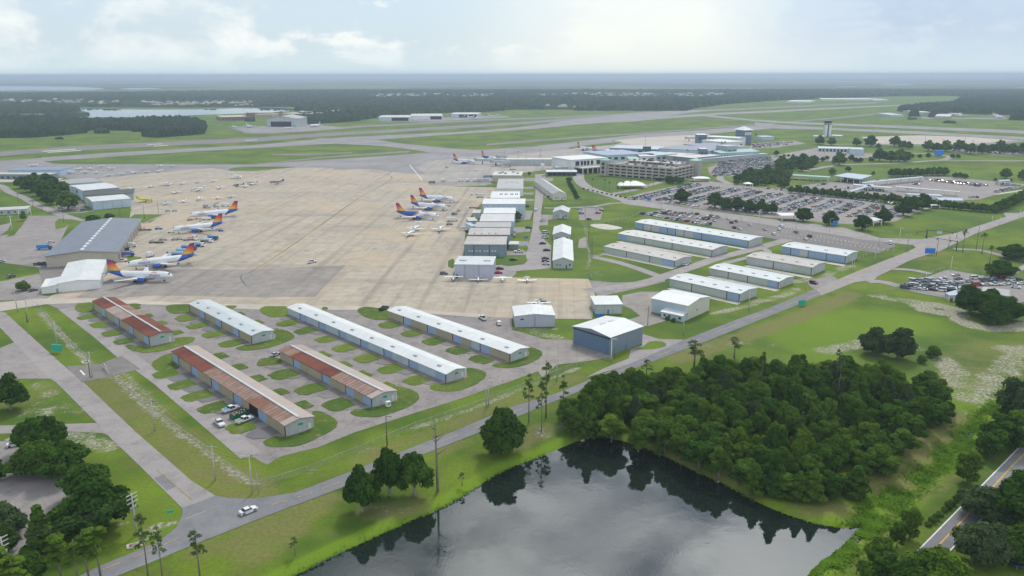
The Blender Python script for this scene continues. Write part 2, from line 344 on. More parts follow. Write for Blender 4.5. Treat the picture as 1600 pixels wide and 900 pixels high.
make_leaf('weed foliage', (0.095, 0.190, 0.018), (0.140, 0.265, 0.022), (0.20, 0.34, 0.035), ns=0.2)
make_leaf('far foliage', (0.014, 0.034, 0.012), (0.042, 0.080, 0.024), (0.10, 0.15, 0.045), 0.2, 0.02)
paint('bark', (0.20, 0.175, 0.15), 0.9, 0.3, 3.0); paint('pale bark', (0.30, 0.28, 0.25), 0.9, 0.3, 3.0)
# ------------------------------------------------------------------ ground
POND = [(430, 925), (478, 893), (520, 871), (575, 846), (640, 816), (690, 795), (740, 766), (790, 735), (850, 713), (885, 698), (922, 685), (955, 687), (990, 695), (1030, 710), (1080, 735), (1130, 757), (1180, 785), (1230, 806), (1270, 818), (1300, 824), (1345, 822), (1330, 840), (1310, 862), (1285, 880), (1265, 900), (1240, 935), (1200, 990), (500, 990)]
DITCH = [(1330, 836), (1365, 800), (1400, 770), (1450, 730), (1490, 697), (1515, 672), (1545, 640), (1585, 600), (1640, 560)]
WL = -1.0
def catmull(P, k=5, closed=True):
    n = len(P); out = []
    rng = range(n) if closed else range(n - 1)
    for i in rng:
        if closed: p0, p1, p2, p3 = P[i - 1], P[i], P[(i + 1) % n], P[(i + 2) % n]
        else: p0, p1, p2, p3 = P[max(i - 1, 0)], P[i], P[i + 1], P[min(i + 2, n - 1)]
        for j in range(k):
            t = j / k
            out.append(0.5 * ((2 * p1) + (p2 - p0) * t + (2 * p0 - 5 * p1 + 4 * p2 - p3) * t * t + (3 * p1 - p0 - 3 * p2 + p3) * t ** 3))
    if not closed: out.append(P[-1])
    return out
def wpoly(pts, z=0.0): return [at2(p, z) for p in pts]
def npseg(px, py, poly, closed):
    d = np.full(px.shape, 1e9); n = len(poly); inside = np.zeros(px.shape, bool)
    for i in range(n if closed else n - 1):
        a = poly[i]; b = poly[(i + 1) % n]; ax, ay, bx, by = a.x, a.y, b.x, b.y
        dx, dy = bx - ax, by - ay; l2 = dx * dx + dy * dy + 1e-9
        t = np.clip(((px - ax) * dx + (py - ay) * dy) / l2, 0, 1)
        d = np.minimum(d, np.hypot(px - ax - t * dx, py - ay - t * dy))
        if closed:
            c = (ay > py) != (by > py)
            with np.errstate(divide='ignore', invalid='ignore'): xi = (bx - ax) * (py - ay) / (by - ay if by != ay else 1e-9) + ax
            inside ^= c & (px < xi)
    return d, inside
def axis(lo, hi, st, outs_lo, outs_hi):
    return np.array(list(outs_lo) + list(np.arange(lo, hi + 0.01, st)) + list(outs_hi), float)
GX = axis(-250, 330, 2.0, [-150000, -60000, -20000, -8000, -4000, -2000, -1200, -800, -500, -380, -300], [360, 420, 520, 800, 1200, 2000, 4000, 8000, 20000, 60000, 150000])
GY = axis(120, 520, 2.0, [-3000, -800, 0, 60, 100], [540, 580, 640, 720, 820, 1000, 1400, 2000, 3000, 4000, 6000, 9000, 14000, 22000, 40000, 80000, 160000])
gx, gy = np.meshgrid(GX, GY)
pond_w = catmull(wpoly(POND, WL), 4); ditch_w = catmull(wpoly(DITCH), 4, False)
dp, inp = npseg(gx, gy, pond_w, True); sd = np.where(inp, -dp, dp)
dd, _ = npseg(gx, gy, ditch_w, False)
def sstep(x, a, b):
    t = np.clip((x - a) / (b - a), 0, 1); return t * t * (3 - 2 * t)
gz = -3.2 * (1 - sstep(sd, -4.5, 3.4)); gz = np.minimum(gz, -1.15 * (1 - sstep(dd, 1.0, 7.5)))
def blob(lines):
    m = np.zeros(gx.shape)
    for pts, w, s in lines:
        d, ins = npseg(gx, gy, wpoly(pts), False) if len(pts) > 1 else (np.hypot(gx - at(*pts[0]).x, gy - at(*pts[0]).y), None)
        m = np.maximum(m, s * (1 - sstep(d, w * 0.35, w)))
    return m
SAND = blob([
    ([(1436, 478), (1462, 476), (1490, 483), (1498, 491), (1470, 489), (1445, 484)], 7, 0.85),
    ([(1500, 500), (1520, 509), (1550, 514), (1580, 513), (1615, 508)], 7, 0.9), ([(1370, 462), (1400, 468), (1440, 474)], 9, 0.5),
    ([(1575, 545), (1595, 556), (1615, 545)], 9, 0.55), ([(1470, 562), (1490, 575), (1498, 600)], 9, 0.55), ([(1560, 590), (1535, 605), (1515, 620)], 11, 0.52),
    ([(1600, 550), (1580, 565), (1565, 580)], 9, 0.5), ([(1290, 548), (1330, 540), (1350, 535)], 8, 0.55), ([(1420, 540), (1435, 545)], 6, 0.5), ([(1480, 655), (1500, 640)], 8, 0.35),
    ([(60, 483), (110, 540), (150, 578), (166, 590)], 3.2, 0.62), ([(172, 582), (210, 620), (240, 645), (290, 684), (330, 712), (390, 756)], 2.8, 0.62), ([(190, 580), (230, 618), (260, 640)], 3, 0.45),
    ([(400, 762), (480, 738), (560, 707), (650, 670)], 2.2, 0.34), ([(650, 668), (700, 652), (760, 630), (820, 605), (870, 588), (905, 575)], 2.4, 0.52),
    ([(60, 600), (90, 622), (120, 640)], 6, 0.4), ([(110, 680), (150, 690), (165, 700)], 6, 0.55), ([(70, 655), (74, 640)], 4, 0.6), ([(40, 650), (90, 605)], 5, 0.35),
    ([(838, 520), (872, 528), (885, 535)], 6, 0.5), ([(800, 513), (830, 515), (868, 514)], 3, 0.5), ([(945, 548), (950, 560)], 4, 0.5),
    ([(1180, 472), (1225, 462), (1245, 452)], 5, 0.55), ([(1115, 490), (1150, 482), (1180, 475)], 4, 0.6), ([(1290, 432), (1300, 425), (1330, 415)], 6, 0.5), ([(1245, 440), (1265, 435)], 6, 0.55),
    ([(918, 420), (922, 400), (916, 375), (915, 350)], 2.0, 0.55), ([(921, 430), (930, 425), (935, 437)], 7, 0.35), ([(925, 400), (945, 396)], 6, 0.5),
    ([(1060, 545), (1090, 545), (1120, 540), (1180, 537), (1200, 538)], 6, 0.36), ([(1000, 600), (960, 600)], 4, 0.3),
    ([(240, 552), (270, 545), (300, 530)], 4, 0.4), ([(260, 564), (272, 570)], 2.5, 0.5),
    ([(850, 680), (845, 672)], 4, 0.5), ([(880, 668), (905, 672)], 5, 0.45), ([(230, 832), (252, 820)], 3, 0.6), ([(266, 818), (275, 817)], 2.2, 0.9), ([(185, 820), (190, 818)], 3, 0.5),
    ([(575, 800), (600, 795), (640, 792)], 5, 0.3), ([(480, 892), (520, 868), (560, 850)], 1.5, 0.4), ([(1240, 660), (1230, 645)], 2, 0.0),
])
DRY = blob([
    ([(1060, 560), (1150, 530), (1250, 495), (1330, 460)], 9, 0.8), ([(150, 585), (240, 670), (330, 735), (390, 765)], 14, 0.65), ([(560, 720), (700, 668), (830, 615), (900, 590)], 7, 0.6),
    ([(400, 850), (450, 800), (480, 785)], 14, 0.7), ([(820, 690), (850, 670)], 8, 0.7), ([(990, 690), (1080, 720), (1180, 765)], 7, 0.7), ([(1380, 760), (1440, 700), (1490, 650)], 9, 0.85),
    ([(1250, 795), (1330, 798)], 6, 0.6), ([(1330, 880), (1400, 800), (1480, 745)], 6, 0.5), ([(30, 625), (70, 610)], 14, 0.5), ([(690, 700), (760, 670)], 8, 0.5), ([(580, 800), (650, 790)], 8, 0.6), ([(1215, 505), (1280, 480)], 4, 0.6),
    ([(1450, 388), (1475, 395), (1430, 405)], 9, 0.6), ([(1520, 360), (1600, 330)], 9, 0.5), ([(1210, 470), (1290, 440)], 6, 0.4), ([(1560, 545), (1500, 590)], 26, 0.5), ([(330, 850), (420, 820)], 12, 0.5),
])
LUSH = np.maximum(blob([([(1310, 855), (1350, 815), (1400, 775), (1450, 735), (1490, 700), (1520, 670), (1550, 640), (1590, 600)], 9, 1.0), ([(1300, 500), (1400, 500), (1330, 520), (1250, 520)], 26, 0.7), ([(1230, 530), (1300, 560)], 12, 0.5), ([(230, 770), (260, 810)], 10, 0.4), ([(1560, 640), (1500, 630)], 10, 0.5)]), 0.95 * (1 - sstep(np.abs(sd - 2.0), 1.2, 3.4)))
ny, nx = gx.shape
verts = np.stack([gx.ravel(), gy.ravel(), gz.ravel()], 1)
idx = np.arange(nx * ny).reshape(ny, nx)
quads = np.stack([idx[:-1, :-1].ravel(), idx[:-1, 1:].ravel(), idx[1:, 1:].ravel(), idx[1:, :-1].ravel()], 1)
def np_mesh(name, verts, quads, mats, smooth=False, k=4):
    me = bpy.data.meshes.new(name); n = len(quads)
    me.vertices.add(len(verts)); me.vertices.foreach_set('co', np.asarray(verts, np.float32).ravel())
    me.loops.add(n * k); me.loops.foreach_set('vertex_index', np.asarray(quads, np.int32).ravel())
    me.polygons.add(n); me.polygons.foreach_set('loop_start', np.arange(0, n * k, k, dtype=np.int32))
    for m in (mats if isinstance(mats, (list, tuple)) else [mats]): me.materials.append(m)
    me.polygons.foreach_set('use_smooth', np.full(n, smooth)); me.update(calc_edges=True); me.validate(); return me
gm = np_mesh('ground', verts, quads, MATS['grass'], True)
for nm, a in (('sand', SAND), ('dry', DRY), ('lush', LUSH)):
    at_ = gm.attributes.new(nm, 'FLOAT', 'POINT'); at_.data.foreach_set('value', a.ravel().astype(np.float32))
tag(inst('ground', gm), kind='structure')
ZC = [0]
def zu(z):
    ZC[0] += 1; return z + ZC[0] * 0.0004
def sheet(name, pts, mat, z, smooth=0, jit=0.0, px=True, kind='structure'):
    z = zu(z); P = wpoly(pts) if px else [Vector((p[0], p[1], 0)) for p in pts]
    if smooth: P = catmull(P, smooth)
    if jit:
        Q = []
        for i, p in enumerate(P):
            q = P[(i + 1) % len(P)]; k = max(1, int((q - p).length / 2.2)); nrm = Vector((-(q - p).y, (q - p).x, 0)).normalized()
            for j in range(k): Q.append(p.lerp(q, j / k) + nrm * random.uniform(-jit, jit))
        P = Q
    bm = bmesh.new(); f = bm.faces.new([bm.verts.new((p.x, p.y, z)) for p in P])
    f.normal_update()
    if f.normal.z < 0: f.normal_flip()
    bmesh.ops.triangulate(bm, faces=[f], ngon_method='EAR_CLIP')
    me = bpy.data.meshes.new(name); bm.to_mesh(me); bm.free(); me.materials.append(MATS[mat] if isinstance(mat, str) else mat)
    return tag(inst(name, me), kind=kind)
def band(rows): return [(x, a) for x, a, b in rows] + [(x, b) for x, a, b in reversed(rows)]
def strip(name, pts, w, mat, z, px=True, smooth=0):
    z = zu(z) if name != 'ditch_water' else z; P = wpoly(pts) if px else [Vector(p) for p in pts]
    if smooth: P = catmull(P, smooth, False)
    Lf, Rt = [], []
    for i, p in enumerate(P):
        d = (P[min(i + 1, len(P) - 1)] - P[max(i - 1, 0)]).normalized(); n = Vector((-d.y, d.x, 0)) * w / 2
        Lf.append(p + n); Rt.append(p - n)
    mb = MB(); n = len(P)
    mb.add([(p.x, p.y, z) for p in Lf + Rt], [(i, n + i, n + i + 1, i + 1) for i in range(n - 1)])
    return tag(mb.build(name, MATS[mat] if isinstance(mat, str) else mat), kind='structure')
# water
def water(name, pts, z, mat, grow=0.0):
    P = catmull(wpoly(pts, z), 4); c = sum(P, Vector()) / len(P)
    P = [p + (p - c).normalized() * grow for p in P]
    bm = bmesh.new(); f = bm.faces.new([bm.verts.new((p.x, p.y, z)) for p in P]); f.normal_update()
    if f.normal.z < 0: f.normal_flip()
    bmesh.ops.triangulate(bm, faces=[f], ngon_method='EAR_CLIP'); me = bpy.data.meshes.new(name); bm.to_mesh(me); bm.free(); me.materials.append(MATS[mat]); return tag(inst(name, me), kind='structure')
water('pond_water', POND, WL, 'pond water', 2.5)
strip('ditch_water', [(1490, 697), (1503, 688), (1512, 676), (1518, 668)], 2.2, 'lake water', -0.98)
water('lake_water', [(125, 171), (150, 169.5), (200, 171), (300, 171), (400, 168.5), (455, 170), (440, 175), (360, 178), (300, 180), (240, 184), (160, 183), (90, 185), (70, 182), (110, 180), (140, 177.5)], 0.3, 'lake water')
water('marsh_water', [(-60, 135), (40, 134.5), (110, 135.5), (160, 138), (150, 140), (80, 141), (-60, 140.5)], 0.3, 'lake water'); water('marsh_water', [(-60, 145.6), (60, 144.8), (140, 144.4), (120, 146), (40, 146.8), (-60, 147.3)], 0.3, 'lake water')
water('marsh_water', [(190, 138), (240, 137.4), (250, 139), (200, 139.6)], 0.3, 'lake water')
# ------------------------------------------------------------------ airfield pavements
Z1, Z2, Z3, Z4, Z5 = 0.03, 0.06, 0.09, 0.12, 0.15
sheet('runway', band([(-60, 241, 249), (0, 237, 244), (100, 229.5, 236), (200, 224, 231), (300, 219.5, 226), (400, 215, 221.5), (500, 208, 213.5), (600, 203, 207.5), (700, 197, 201.5), (800, 191.5, 195.5), (900, 184, 188.2), (1000, 177.5, 181), (1100, 171.5, 174.5), (1200, 167.5, 169.6), (1300, 162.5, 164.5), (1370, 160, 161.5)]), 'runway asphalt', Z2)
sheet('taxiway', band([(380, 203, 208), (425, 203, 209), (465, 202, 206), (560, 196.5, 199.3), (700, 189, 191.6), (780, 185.3, 188), (860, 183, 185), (960, 178, 180), (1020, 174, 176)]), 'runway asphalt', Z1)
sheet('taxiway', band([(65, 246, 252.5), (200, 237, 243), (300, 231.5, 237), (400, 226.5, 231.5), (480, 219, 227), (500, 217, 225.5), (578, 212.5, 219), (700, 207, 210.6), (800, 200, 204), (840, 195, 201), (900, 190.5, 195), (1000, 184.5, 188), (1060, 180, 184), (1130, 176, 179), (1200, 173, 176), (1250, 170.5, 173), (1435, 162.5, 164)]), 'taxiway asphalt', Z3)
sheet('taxiway', [(500, 216), (578, 217), (625, 224), (700, 231.5), (760, 236), (690, 241), (650, 235), (600, 228.5), (525, 224.5), (470, 227)], 'taxiway asphalt', Z4)
sheet('taxiway', [(820, 201), (862, 192), (905, 186), (960, 180), (1000, 177), (1060, 172), (1110, 172), (1050, 180), (1030, 186), (990, 190), (940, 192), (880, 196)], 'taxiway asphalt', Z4)
sheet('taxiway', band([(760, 224.5, 227.5), (800, 221.5, 224), (900, 214, 216.3), (1000, 207.3, 209.3), (1100, 199.8, 201.5), (1180, 193.6, 195.4), (1300, 184, 186), (1395, 175, 176.5)]), 'runway asphalt', Z1)
sheet('taxiway', band([(400, 256, 258), (500, 245.5, 247.5), (560, 241, 243.5), (640, 235, 238)]), 'runway asphalt', Z1)
sheet('taxiway', band([(425, 240.5, 242), (480, 240, 242.6), (550, 237.5, 239.2)]), 'runway asphalt', Z1)
sheet('runway', band([(1090, 178, 181), (1180, 187, 189.5), (1250, 191, 194), (1400, 196.2, 200), (1600, 204, 209), (1700, 208, 214)]), 'taxiway asphalt', Z4)
sheet('taxiway', band([(1180, 191, 199), (1215, 195, 201), (1300, 200, 203), (1420, 204.5, 209), (1500, 209, 213), (1600, 214, 218.5), (1700, 219, 224)]), 'taxiway asphalt', Z3)
sheet('taxiway', [(-80, 255), (0, 251), (67, 246.5), (70, 253), (85, 255.5), (120, 256.5), (215, 256.5), (300, 257), (400, 257), (500, 250), (600, 244), (700, 236), (760, 233.5), (830, 229), (900, 221), (1000, 210), (1100, 203), (1180, 196), (1215, 200), (1110, 209), (1050, 213.5), (1000, 218), (890, 230), (880, 250), (760, 262), (640, 300), (560, 272), (300, 300), (150, 300), (100, 276), (-80, 276)], 'taxiway asphalt', Z2)
sheet('grass_island', [(357, 265), (368, 262), (400, 260.5), (460, 261), (440, 263.5), (400, 267), (380, 267.2), (362, 267)], 'turf', Z4, 2)
sheet('grass_island', [(700, 237), (690, 241.5), (660, 246), (640, 247)], 'turf', 0.02)
sheet('apron', [(152, 279), (240, 270.5), (330, 262.5), (359, 267), (400, 267.5), (457, 262), (505, 262), (535, 265.5), (565, 264), (585, 265), (625, 270.5), (666, 272.5), (657, 284), (700, 291), (775, 293), (790, 300), (760, 310), (740, 330), (728, 352), (724, 400), (706, 432), (919, 436), (927, 452), (930, 463), (925, 499), (800, 497.5), (750, 495), (600, 482.5), (400, 482), (300, 476), (150, 469), (70, 470), (80, 462), (158, 440), (190, 400), (203, 340), (205, 318), (195, 300), (170, 290)], 'apron concrete', Z3)
sheet('terminal_apron', [(666, 272.5), (650, 262), (670, 252), (720, 246), (780, 243.5), (900, 232), (960, 226), (1000, 216), (1075, 211), (1110, 210), (1110, 222), (1060, 236), (900, 250), (880, 262), (780, 275), (760, 290), (700, 291), (657, 284)], 'terminal concrete', Z4)
sheet('apron_patch', [(960, 219), (1000, 215.5), (1075, 211), (1110, 212), (1105, 219), (1075, 226), (1040, 231), (990, 228)], 'pale concrete', Z5)
sheet('apron_patch', [(158, 440), (230, 421.5), (400, 421), (540, 415), (492, 464), (400, 465), (240, 462), (150, 468), (120, 465)], 'dark concrete', Z4)
sheet('apron_patch', [(676, 285.5), (764, 282.5), (770, 288.5), (668, 289.8)], 'dark concrete', Z5)
sheet('cargo_apron', [(1345, 214), (1440, 211.5), (1505, 213.5), (1590, 219), (1560, 222), (1520, 225), (1440, 225.5), (1370, 225)], 'pale concrete', Z1); sheet('cargo_apron', [(1590, 219), (1610, 219.5), (1560, 226), (1510, 226), (1560, 222.5)], 'taxiway asphalt', Z1)
sheet('apron', [(360, 200), (390, 198), (470, 194), (520, 197), (540, 201), (470, 206), (400, 208), (380, 206)], 'taxiway asphalt', Z2)
sheet('apron', [(580, 189), (640, 187), (720, 182), (790, 181), (800, 183), (740, 186), (690, 189.5), (640, 190)], 'taxiway asphalt', Z1)
sheet('apron', [(1440, 183), (1500, 184), (1575, 184), (1570, 186), (1440, 185)], 'taxiway asphalt', Z1)
for pts, w in (([(66, 236.5), (118, 233)], 14), ([(74, 238.2), (127, 235)], 14), ([(230, 226.2), (254, 224.8)], 12), ([(240, 228.6), (262, 227.4)], 12), ([(382, 220), (402, 218.5)], 10)):
    strip('runway_marking', pts, w * 0.55, WHITE_MARK, 0.11)
strip('taxiway_marking', [(385, 447), (378, 438), (378, 430), (400, 421), (480, 367), (560, 310), (600, 288), (612, 279), (608, 274), (585, 268)], 0.9, 'dark asphalt', 0.17, smooth=4)
strip('runway_marking', [(640, 258), (660, 282)], 0.9, WHITE_MARK, 0.19)
strip('apron_line', [(400, 422), (470, 373), (585, 299)], 0.5, YELLOW_MARK, 0.18); strip('service_lane', [(715, 357), (731, 328)], 2.6, 'dark concrete', 0.18)
# ------------------------------------------------------------------ town side roads
sheet('main_road', [(60, 935), (125, 900), (162, 882), (207, 864), (250, 845), (275, 825), (285, 805), (285, 794), (337, 775), (360, 779), (400, 779.5), (462, 770), (527, 745), (625, 707), (707, 675), (800, 636), (872, 614), (925, 592), (967, 575), (1012, 557), (1070, 531), (1150, 500), (1200, 482), (1300, 441), (1300, 455), (1200, 495), (1100, 535), (1027, 562.5), (975, 583), (927, 603), (872, 625), (817, 648), (745, 677.5), (660, 711), (535, 762), (400, 813), (312, 848), (265, 867), (185, 900), (110, 935)], 'road asphalt', Z3)
sheet('main_road', [(1275, 452), (1325, 430), (1375, 410), (1417, 394), (1431, 387), (1425, 382), (1440, 374), (1495, 364), (1550, 346), (1572, 339), (1567, 332.5), (1592, 333), (1640, 314), (1640, 325), (1600, 339), (1525, 365), (1490, 382), (1470, 392), (1430, 404), (1420, 408), (1372, 432), (1366, 437), (1335, 441.5), (1300, 455.5), (1283, 462)], 'pale road', Z4)
sheet('perimeter_road', [(-60, 455), (0, 487), (8, 488.5), (92, 565), (130, 597), (175, 640), (212, 675), (300, 752), (337, 775), (310, 790), (285, 794.5), (262, 772), (212, 722), (172, 684), (150, 660), (87, 597), (75, 590), (22, 535), (0, 512), (-60, 470)], 'pale road', Z2)
sheet('road_patch', [(241, 747), (257, 742), (277, 760), (261, 767)], 'road asphalt', Z3)
sheet('side_lane', [(-40, 585), (0, 583), (22, 560), (22, 535), (80, 592), (60, 592), (20, 592), (-40, 598)], 'lot asphalt', 0.045); sheet('side_lane', [(-40, 540), (0, 544), (22, 535), (60, 572), (22, 590), (-40, 590)], 'lot asphalt', 0.05)
sheet('driveway', [(-20, 663), (0, 665), (60, 664), (150, 661), (175, 683), (160, 677), (100, 674), (0, 678), (-20, 680)], 'lot asphalt', 0.05); sheet('car_park', [(-40, 690), (30, 690), (90, 715), (110, 780), (90, 820), (60, 850), (20, 870), (-40, 900)], 'lot asphalt', 0.05)
strip('driveway', [(15, 690), (60, 668)], 5, 'lot asphalt', 0.055)
sheet('gate_lane', [(103, 572), (150, 571), (190, 556), (220, 577), (165, 590), (128, 598), (115, 585)], 'lot dark asphalt', 0.075)
strip('stop_line', [(125.5, 579), (132.5, 586.5)], 0.6, WHITE_MARK, 0.12)
sheet('hangar_yard', [(60, 470), (90, 482), (140, 522), (180, 552), (217, 577), (275, 622), (325, 662), (375, 700), (408, 722), (417, 726), (440, 713), (497, 699), (555, 675.5), (640, 648), (712, 625.5), (800, 595), (870, 569.5), (875, 566), (940, 560), (958, 556), (895, 532), (850, 530), (800, 515), (800, 494), (600, 479), (400, 478), (150, 465)], 'old asphalt', Z1)
strip('yard_road', [(103, 482), (160, 525), (192, 552), (255, 597), (340, 668), (392, 712)], 6.5, 'pale road', 0.065); 
sheet('apron_edge', [(60, 467), (150, 466.5), (300, 474), (600, 480), (760, 492), (750, 497), (600, 485), (400, 484), (300, 479), (150, 473), (70, 476), (0, 487), (-30, 475)], 'pale concrete', 0.115)
sheet('hangar_lane', [(848, 590), (835, 575), (850, 545), (895, 536), (953, 556), (935, 562), (905, 566), (870, 570)], 'dark concrete', 0.05)
sheet('drive', [(915, 590), (945, 575), (983, 560), (985, 546), (1003, 540), (1004, 522), (1030, 530), (1070, 531), (1012, 557), (967, 575)], 'pale road', 0.055)
sheet('grass_island', [(985, 546), (1003, 543), (1015, 534), (1035, 534), (1041, 541), (1020, 546), (1000, 546)], 'turf', 0.09, 2)
# centre street and its yards
sheet('centre_street', [(836, 272), (852, 272), (850, 300), (842, 357), (852, 376), (861, 384), (861, 419), (841, 421), (800, 424), (780, 433), (768, 436), (766, 430), (771, 415), (795, 412), (820, 408), (826, 382), (832, 357), (836.5, 300)], 'pale road', Z1)
sheet('car_park', [(767, 416), (808, 416), (806, 428), (795, 437), (767, 437)], 'lot asphalt', 0.02)
for pts in ([(836, 343), (870, 343), (870, 336), (838, 335)], [(842, 352), (856, 352), (856, 343), (842, 343)], [(905, 344), (938, 344), (943, 325), (903, 325)], [(790, 346), (828, 343), (833, 329), (800, 330)], [(804, 364), (828, 362), (829, 355), (803, 355)], [(795, 384), (826, 384), (826, 377), (795, 376)], [(792, 399), (824, 398), (825, 393), (792, 393)], [(903, 387), (918, 388), (915, 370), (905, 374)], [(800, 283), (837, 283), (837, 278), (795, 278)], [(797, 314), (834, 314), (834, 311), (797, 311)], [(797, 304), (834, 304), (834, 301), (797, 301)], [(798, 295), (835, 295), (835, 292), (798, 292)], [(851, 296), (862, 296), (862, 292), (851, 292)], [(851, 309), (862, 309), (862, 304), (851, 304)], [(851, 283), (864, 283), (864, 278), (851, 278)]):
    sheet('yard_slab', pts, 'lot asphalt', 0.021)
strip('lane', [(850, 325), (880, 325), (925, 323), (955, 318), (985, 316)], 5, 'pale road', 0.035)
sheet('sandy_patch', [(921, 352), (930, 350), (945, 350), (967, 354), (972, 357), (955, 359), (935, 357)], 'sand', 0.02, 2, 0.3)
# terminal drive
strip('terminal_drive', [(908, 268), (904, 275), (906, 283), (915, 291), (930, 298), (950, 304), (975, 312), (990, 317)], 12, 'pale road', Z2, smooth=4)
strip('terminal_drive', [(950, 304), (985, 298), (1020, 288), (1048, 280), (1075, 276)], 8, 'pale road', 0.055, smooth=4)
strip('terminal_drive', [(1060, 279), (1100, 283), (1140, 288), (1125, 280), (1128, 272)], 8, 'pale road', 0.05, smooth=4)
sheet('entrance_road', [(966, 312), (1000, 312.5), (1075, 325), (1200, 342), (1320, 356), (1375, 372), (1440, 374), (1428, 383), (1412, 382), (1355, 375.5), (1300, 366.5), (1200, 351.5), (1100, 337), (1025, 325.5), (975, 318.8)], 'pale road', Z3)
# car parks
sheet('long_car_park', [(999, 336), (1014, 331), (1046, 327), (1060, 327.5), (1100, 335), (1200, 350), (1300, 367), (1360, 376), (1398, 381), (1394, 387), (1372, 396), (1350, 392.5), (1275, 386), (1180, 368), (1111, 354), (1050, 345)], 'lot dark asphalt', Z2)
sheet('big_car_park', [(982, 309), (1000, 302), (1060, 290), (1092, 283.5), (1130, 286), (1185, 293), (1240, 296), (1320, 310), (1400, 322), (1445, 328), (1420, 336), (1400, 346), (1330, 351), (1290, 348), (1200, 340), (1100, 327), (1030, 317)], 'lot asphalt', Z2)
sheet('rental_car_park', [(1230, 293), (1275, 287), (1340, 283), (1440, 275.5), (1490, 277), (1560, 284), (1605, 288), (1590, 294), (1530, 312), (1450, 314), (1360, 304), (1290, 296)], 'lot asphalt', Z2)
sheet('staff_car_park', [(1105, 262), (1140, 252), (1240, 243), (1260, 252), (1235, 262), (1200, 268), (1140, 276), (1110, 274)], 'lot asphalt', Z2)
sheet('truck_yard', [(1225, 240), (1275, 231), (1345, 239), (1370, 240), (1360, 246), (1300, 252), (1250, 250)], 'lot asphalt', Z1)
sheet('cargo_car_park', [(1170, 233), (1175, 224), (1240, 220), (1260, 224), (1210, 231)], 'lot asphalt', Z1); sheet('cargo_car_park', [(1470, 232), (1490, 227), (1620, 228), (1620, 240), (1580, 243), (1510, 239)], 'lot asphalt', Z1)
sheet('impound_yard', [(1403, 451), (1420, 443), (1462, 428), (1475, 423), (1485, 422), (1530, 430), (1600, 440), (1640, 446), (1640, 480), (1600, 472), (1560, 478), (1490, 468), (1440, 459)], 'lot asphalt', Z2)
strip('drive', [(1355, 440), (1375, 440), (1405, 447)], 7, 'pale road', 0.05, smooth=3); strip('drive', [(1390, 420), (1425, 422), (1455, 428)], 5, 'pale road', 0.05, smooth=3)
strip('drive', [(1490, 389), (1530, 391), (1560, 398), (1600, 408)], 5, 'pale road', 0.05, smooth=3); strip('drive', [(1560, 440), (1580, 428), (1610, 412)], 4, 'pale road', 0.05)
strip('far_road', [(1255, 268), (1310, 258), (1400, 255), (1470, 250.5), (1520, 251), (1640, 251.5)], 9, 'pale road', 0.05, smooth=3); strip('far_road', [(1470, 250.5), (1485, 246), (1475, 243), (1440, 240), (1400, 240)], 9, 'pale road', 0.05, smooth=3)
strip('far_road', [(1200, 276), (1250, 279), (1300, 285)], 8, 'pale road', 0.05); strip('far_road', [(1120, 258), (1200, 245), (1290, 232)], 9, 'pale road', 0.04); strip('far_road', [(1290, 226), (1340, 225), (1600, 231)], 8, 'pale road', 0.04)
strip('far_road', [(1390, 345), (1440, 328), (1500, 312), (1600, 297)], 4, 'sand', 0.03)
# left side
sheet('west_car_park', [(-40, 408), (0, 410), (60, 418), (75, 418), (110, 345), (105, 337), (45, 337), (40, 345), (20, 365), (-40, 375)], 'lot asphalt', Z1); sheet('west_car_park', [(-40, 350), (0, 352), (18, 348), (12, 360), (0, 368), (-40, 375)], 'lot asphalt', Z1)
strip('west_drive', [(-40, 284), (0, 290), (15, 300), (40, 310), (55, 319), (75, 327), (100, 337), (135, 345)], 8, 'pale road', Z2, smooth=3); strip('west_drive', [(90, 334), (130, 332), (150, 328), (205, 322)], 3.5, 'pale road', 0.04)
sheet('west_car_park', [(85, 330), (90, 308), (125, 305), (135, 330)], 'lot dark asphalt', 0.05)
sheet('west_car_park', [(60, 281), (100, 278), (90, 283), (70, 284), (-40, 285), (-40, 280)], 'pale concrete', 0.04)
sheet('service_yard', [(0, 440), (60, 428), (70, 440), (66, 462), (100, 466), (0, 470), (-40, 470), (-40, 450)], 'lot asphalt', Z1); sheet('service_yard', [(60, 418), (76, 410), (158, 420), (160, 440), (66, 445)], 'lot dark asphalt', 0.045)
sheet('grass_island', [(205, 349), (203, 341), (210, 335), (255, 335), (235, 348)], 'turf', Z4); sheet('grass_island', [(115, 338), (175, 335), (208, 327), (200, 334), (150, 342), (130, 343)], 'turf', Z3); sheet('apron_patch', [(222, 349), (255, 335), (262, 334), (225, 350)], 'dark concrete', 0.125)
sheet('grass_island', [(86, 347), (92, 342), (116, 344), (100, 356), (87, 358)], 'turf', Z3); sheet('grass_island', [(20, 360), (28, 348), (38, 349), (28, 360), (22, 368), (10, 370)], 'turf', Z3)
sheet('grass_island', [(700, 408), (708, 404), (712, 412), (708, 420), (700, 417)], 'turf', Z4); sheet('grass_island', [(772, 412), (772, 404), (795, 400), (822, 401), (824, 408), (818, 413), (795, 416)], 'turf', Z4)
sheet('grass_island', [(196, 410), (220, 405), (222, 402), (200, 400)], 'turf', Z4)
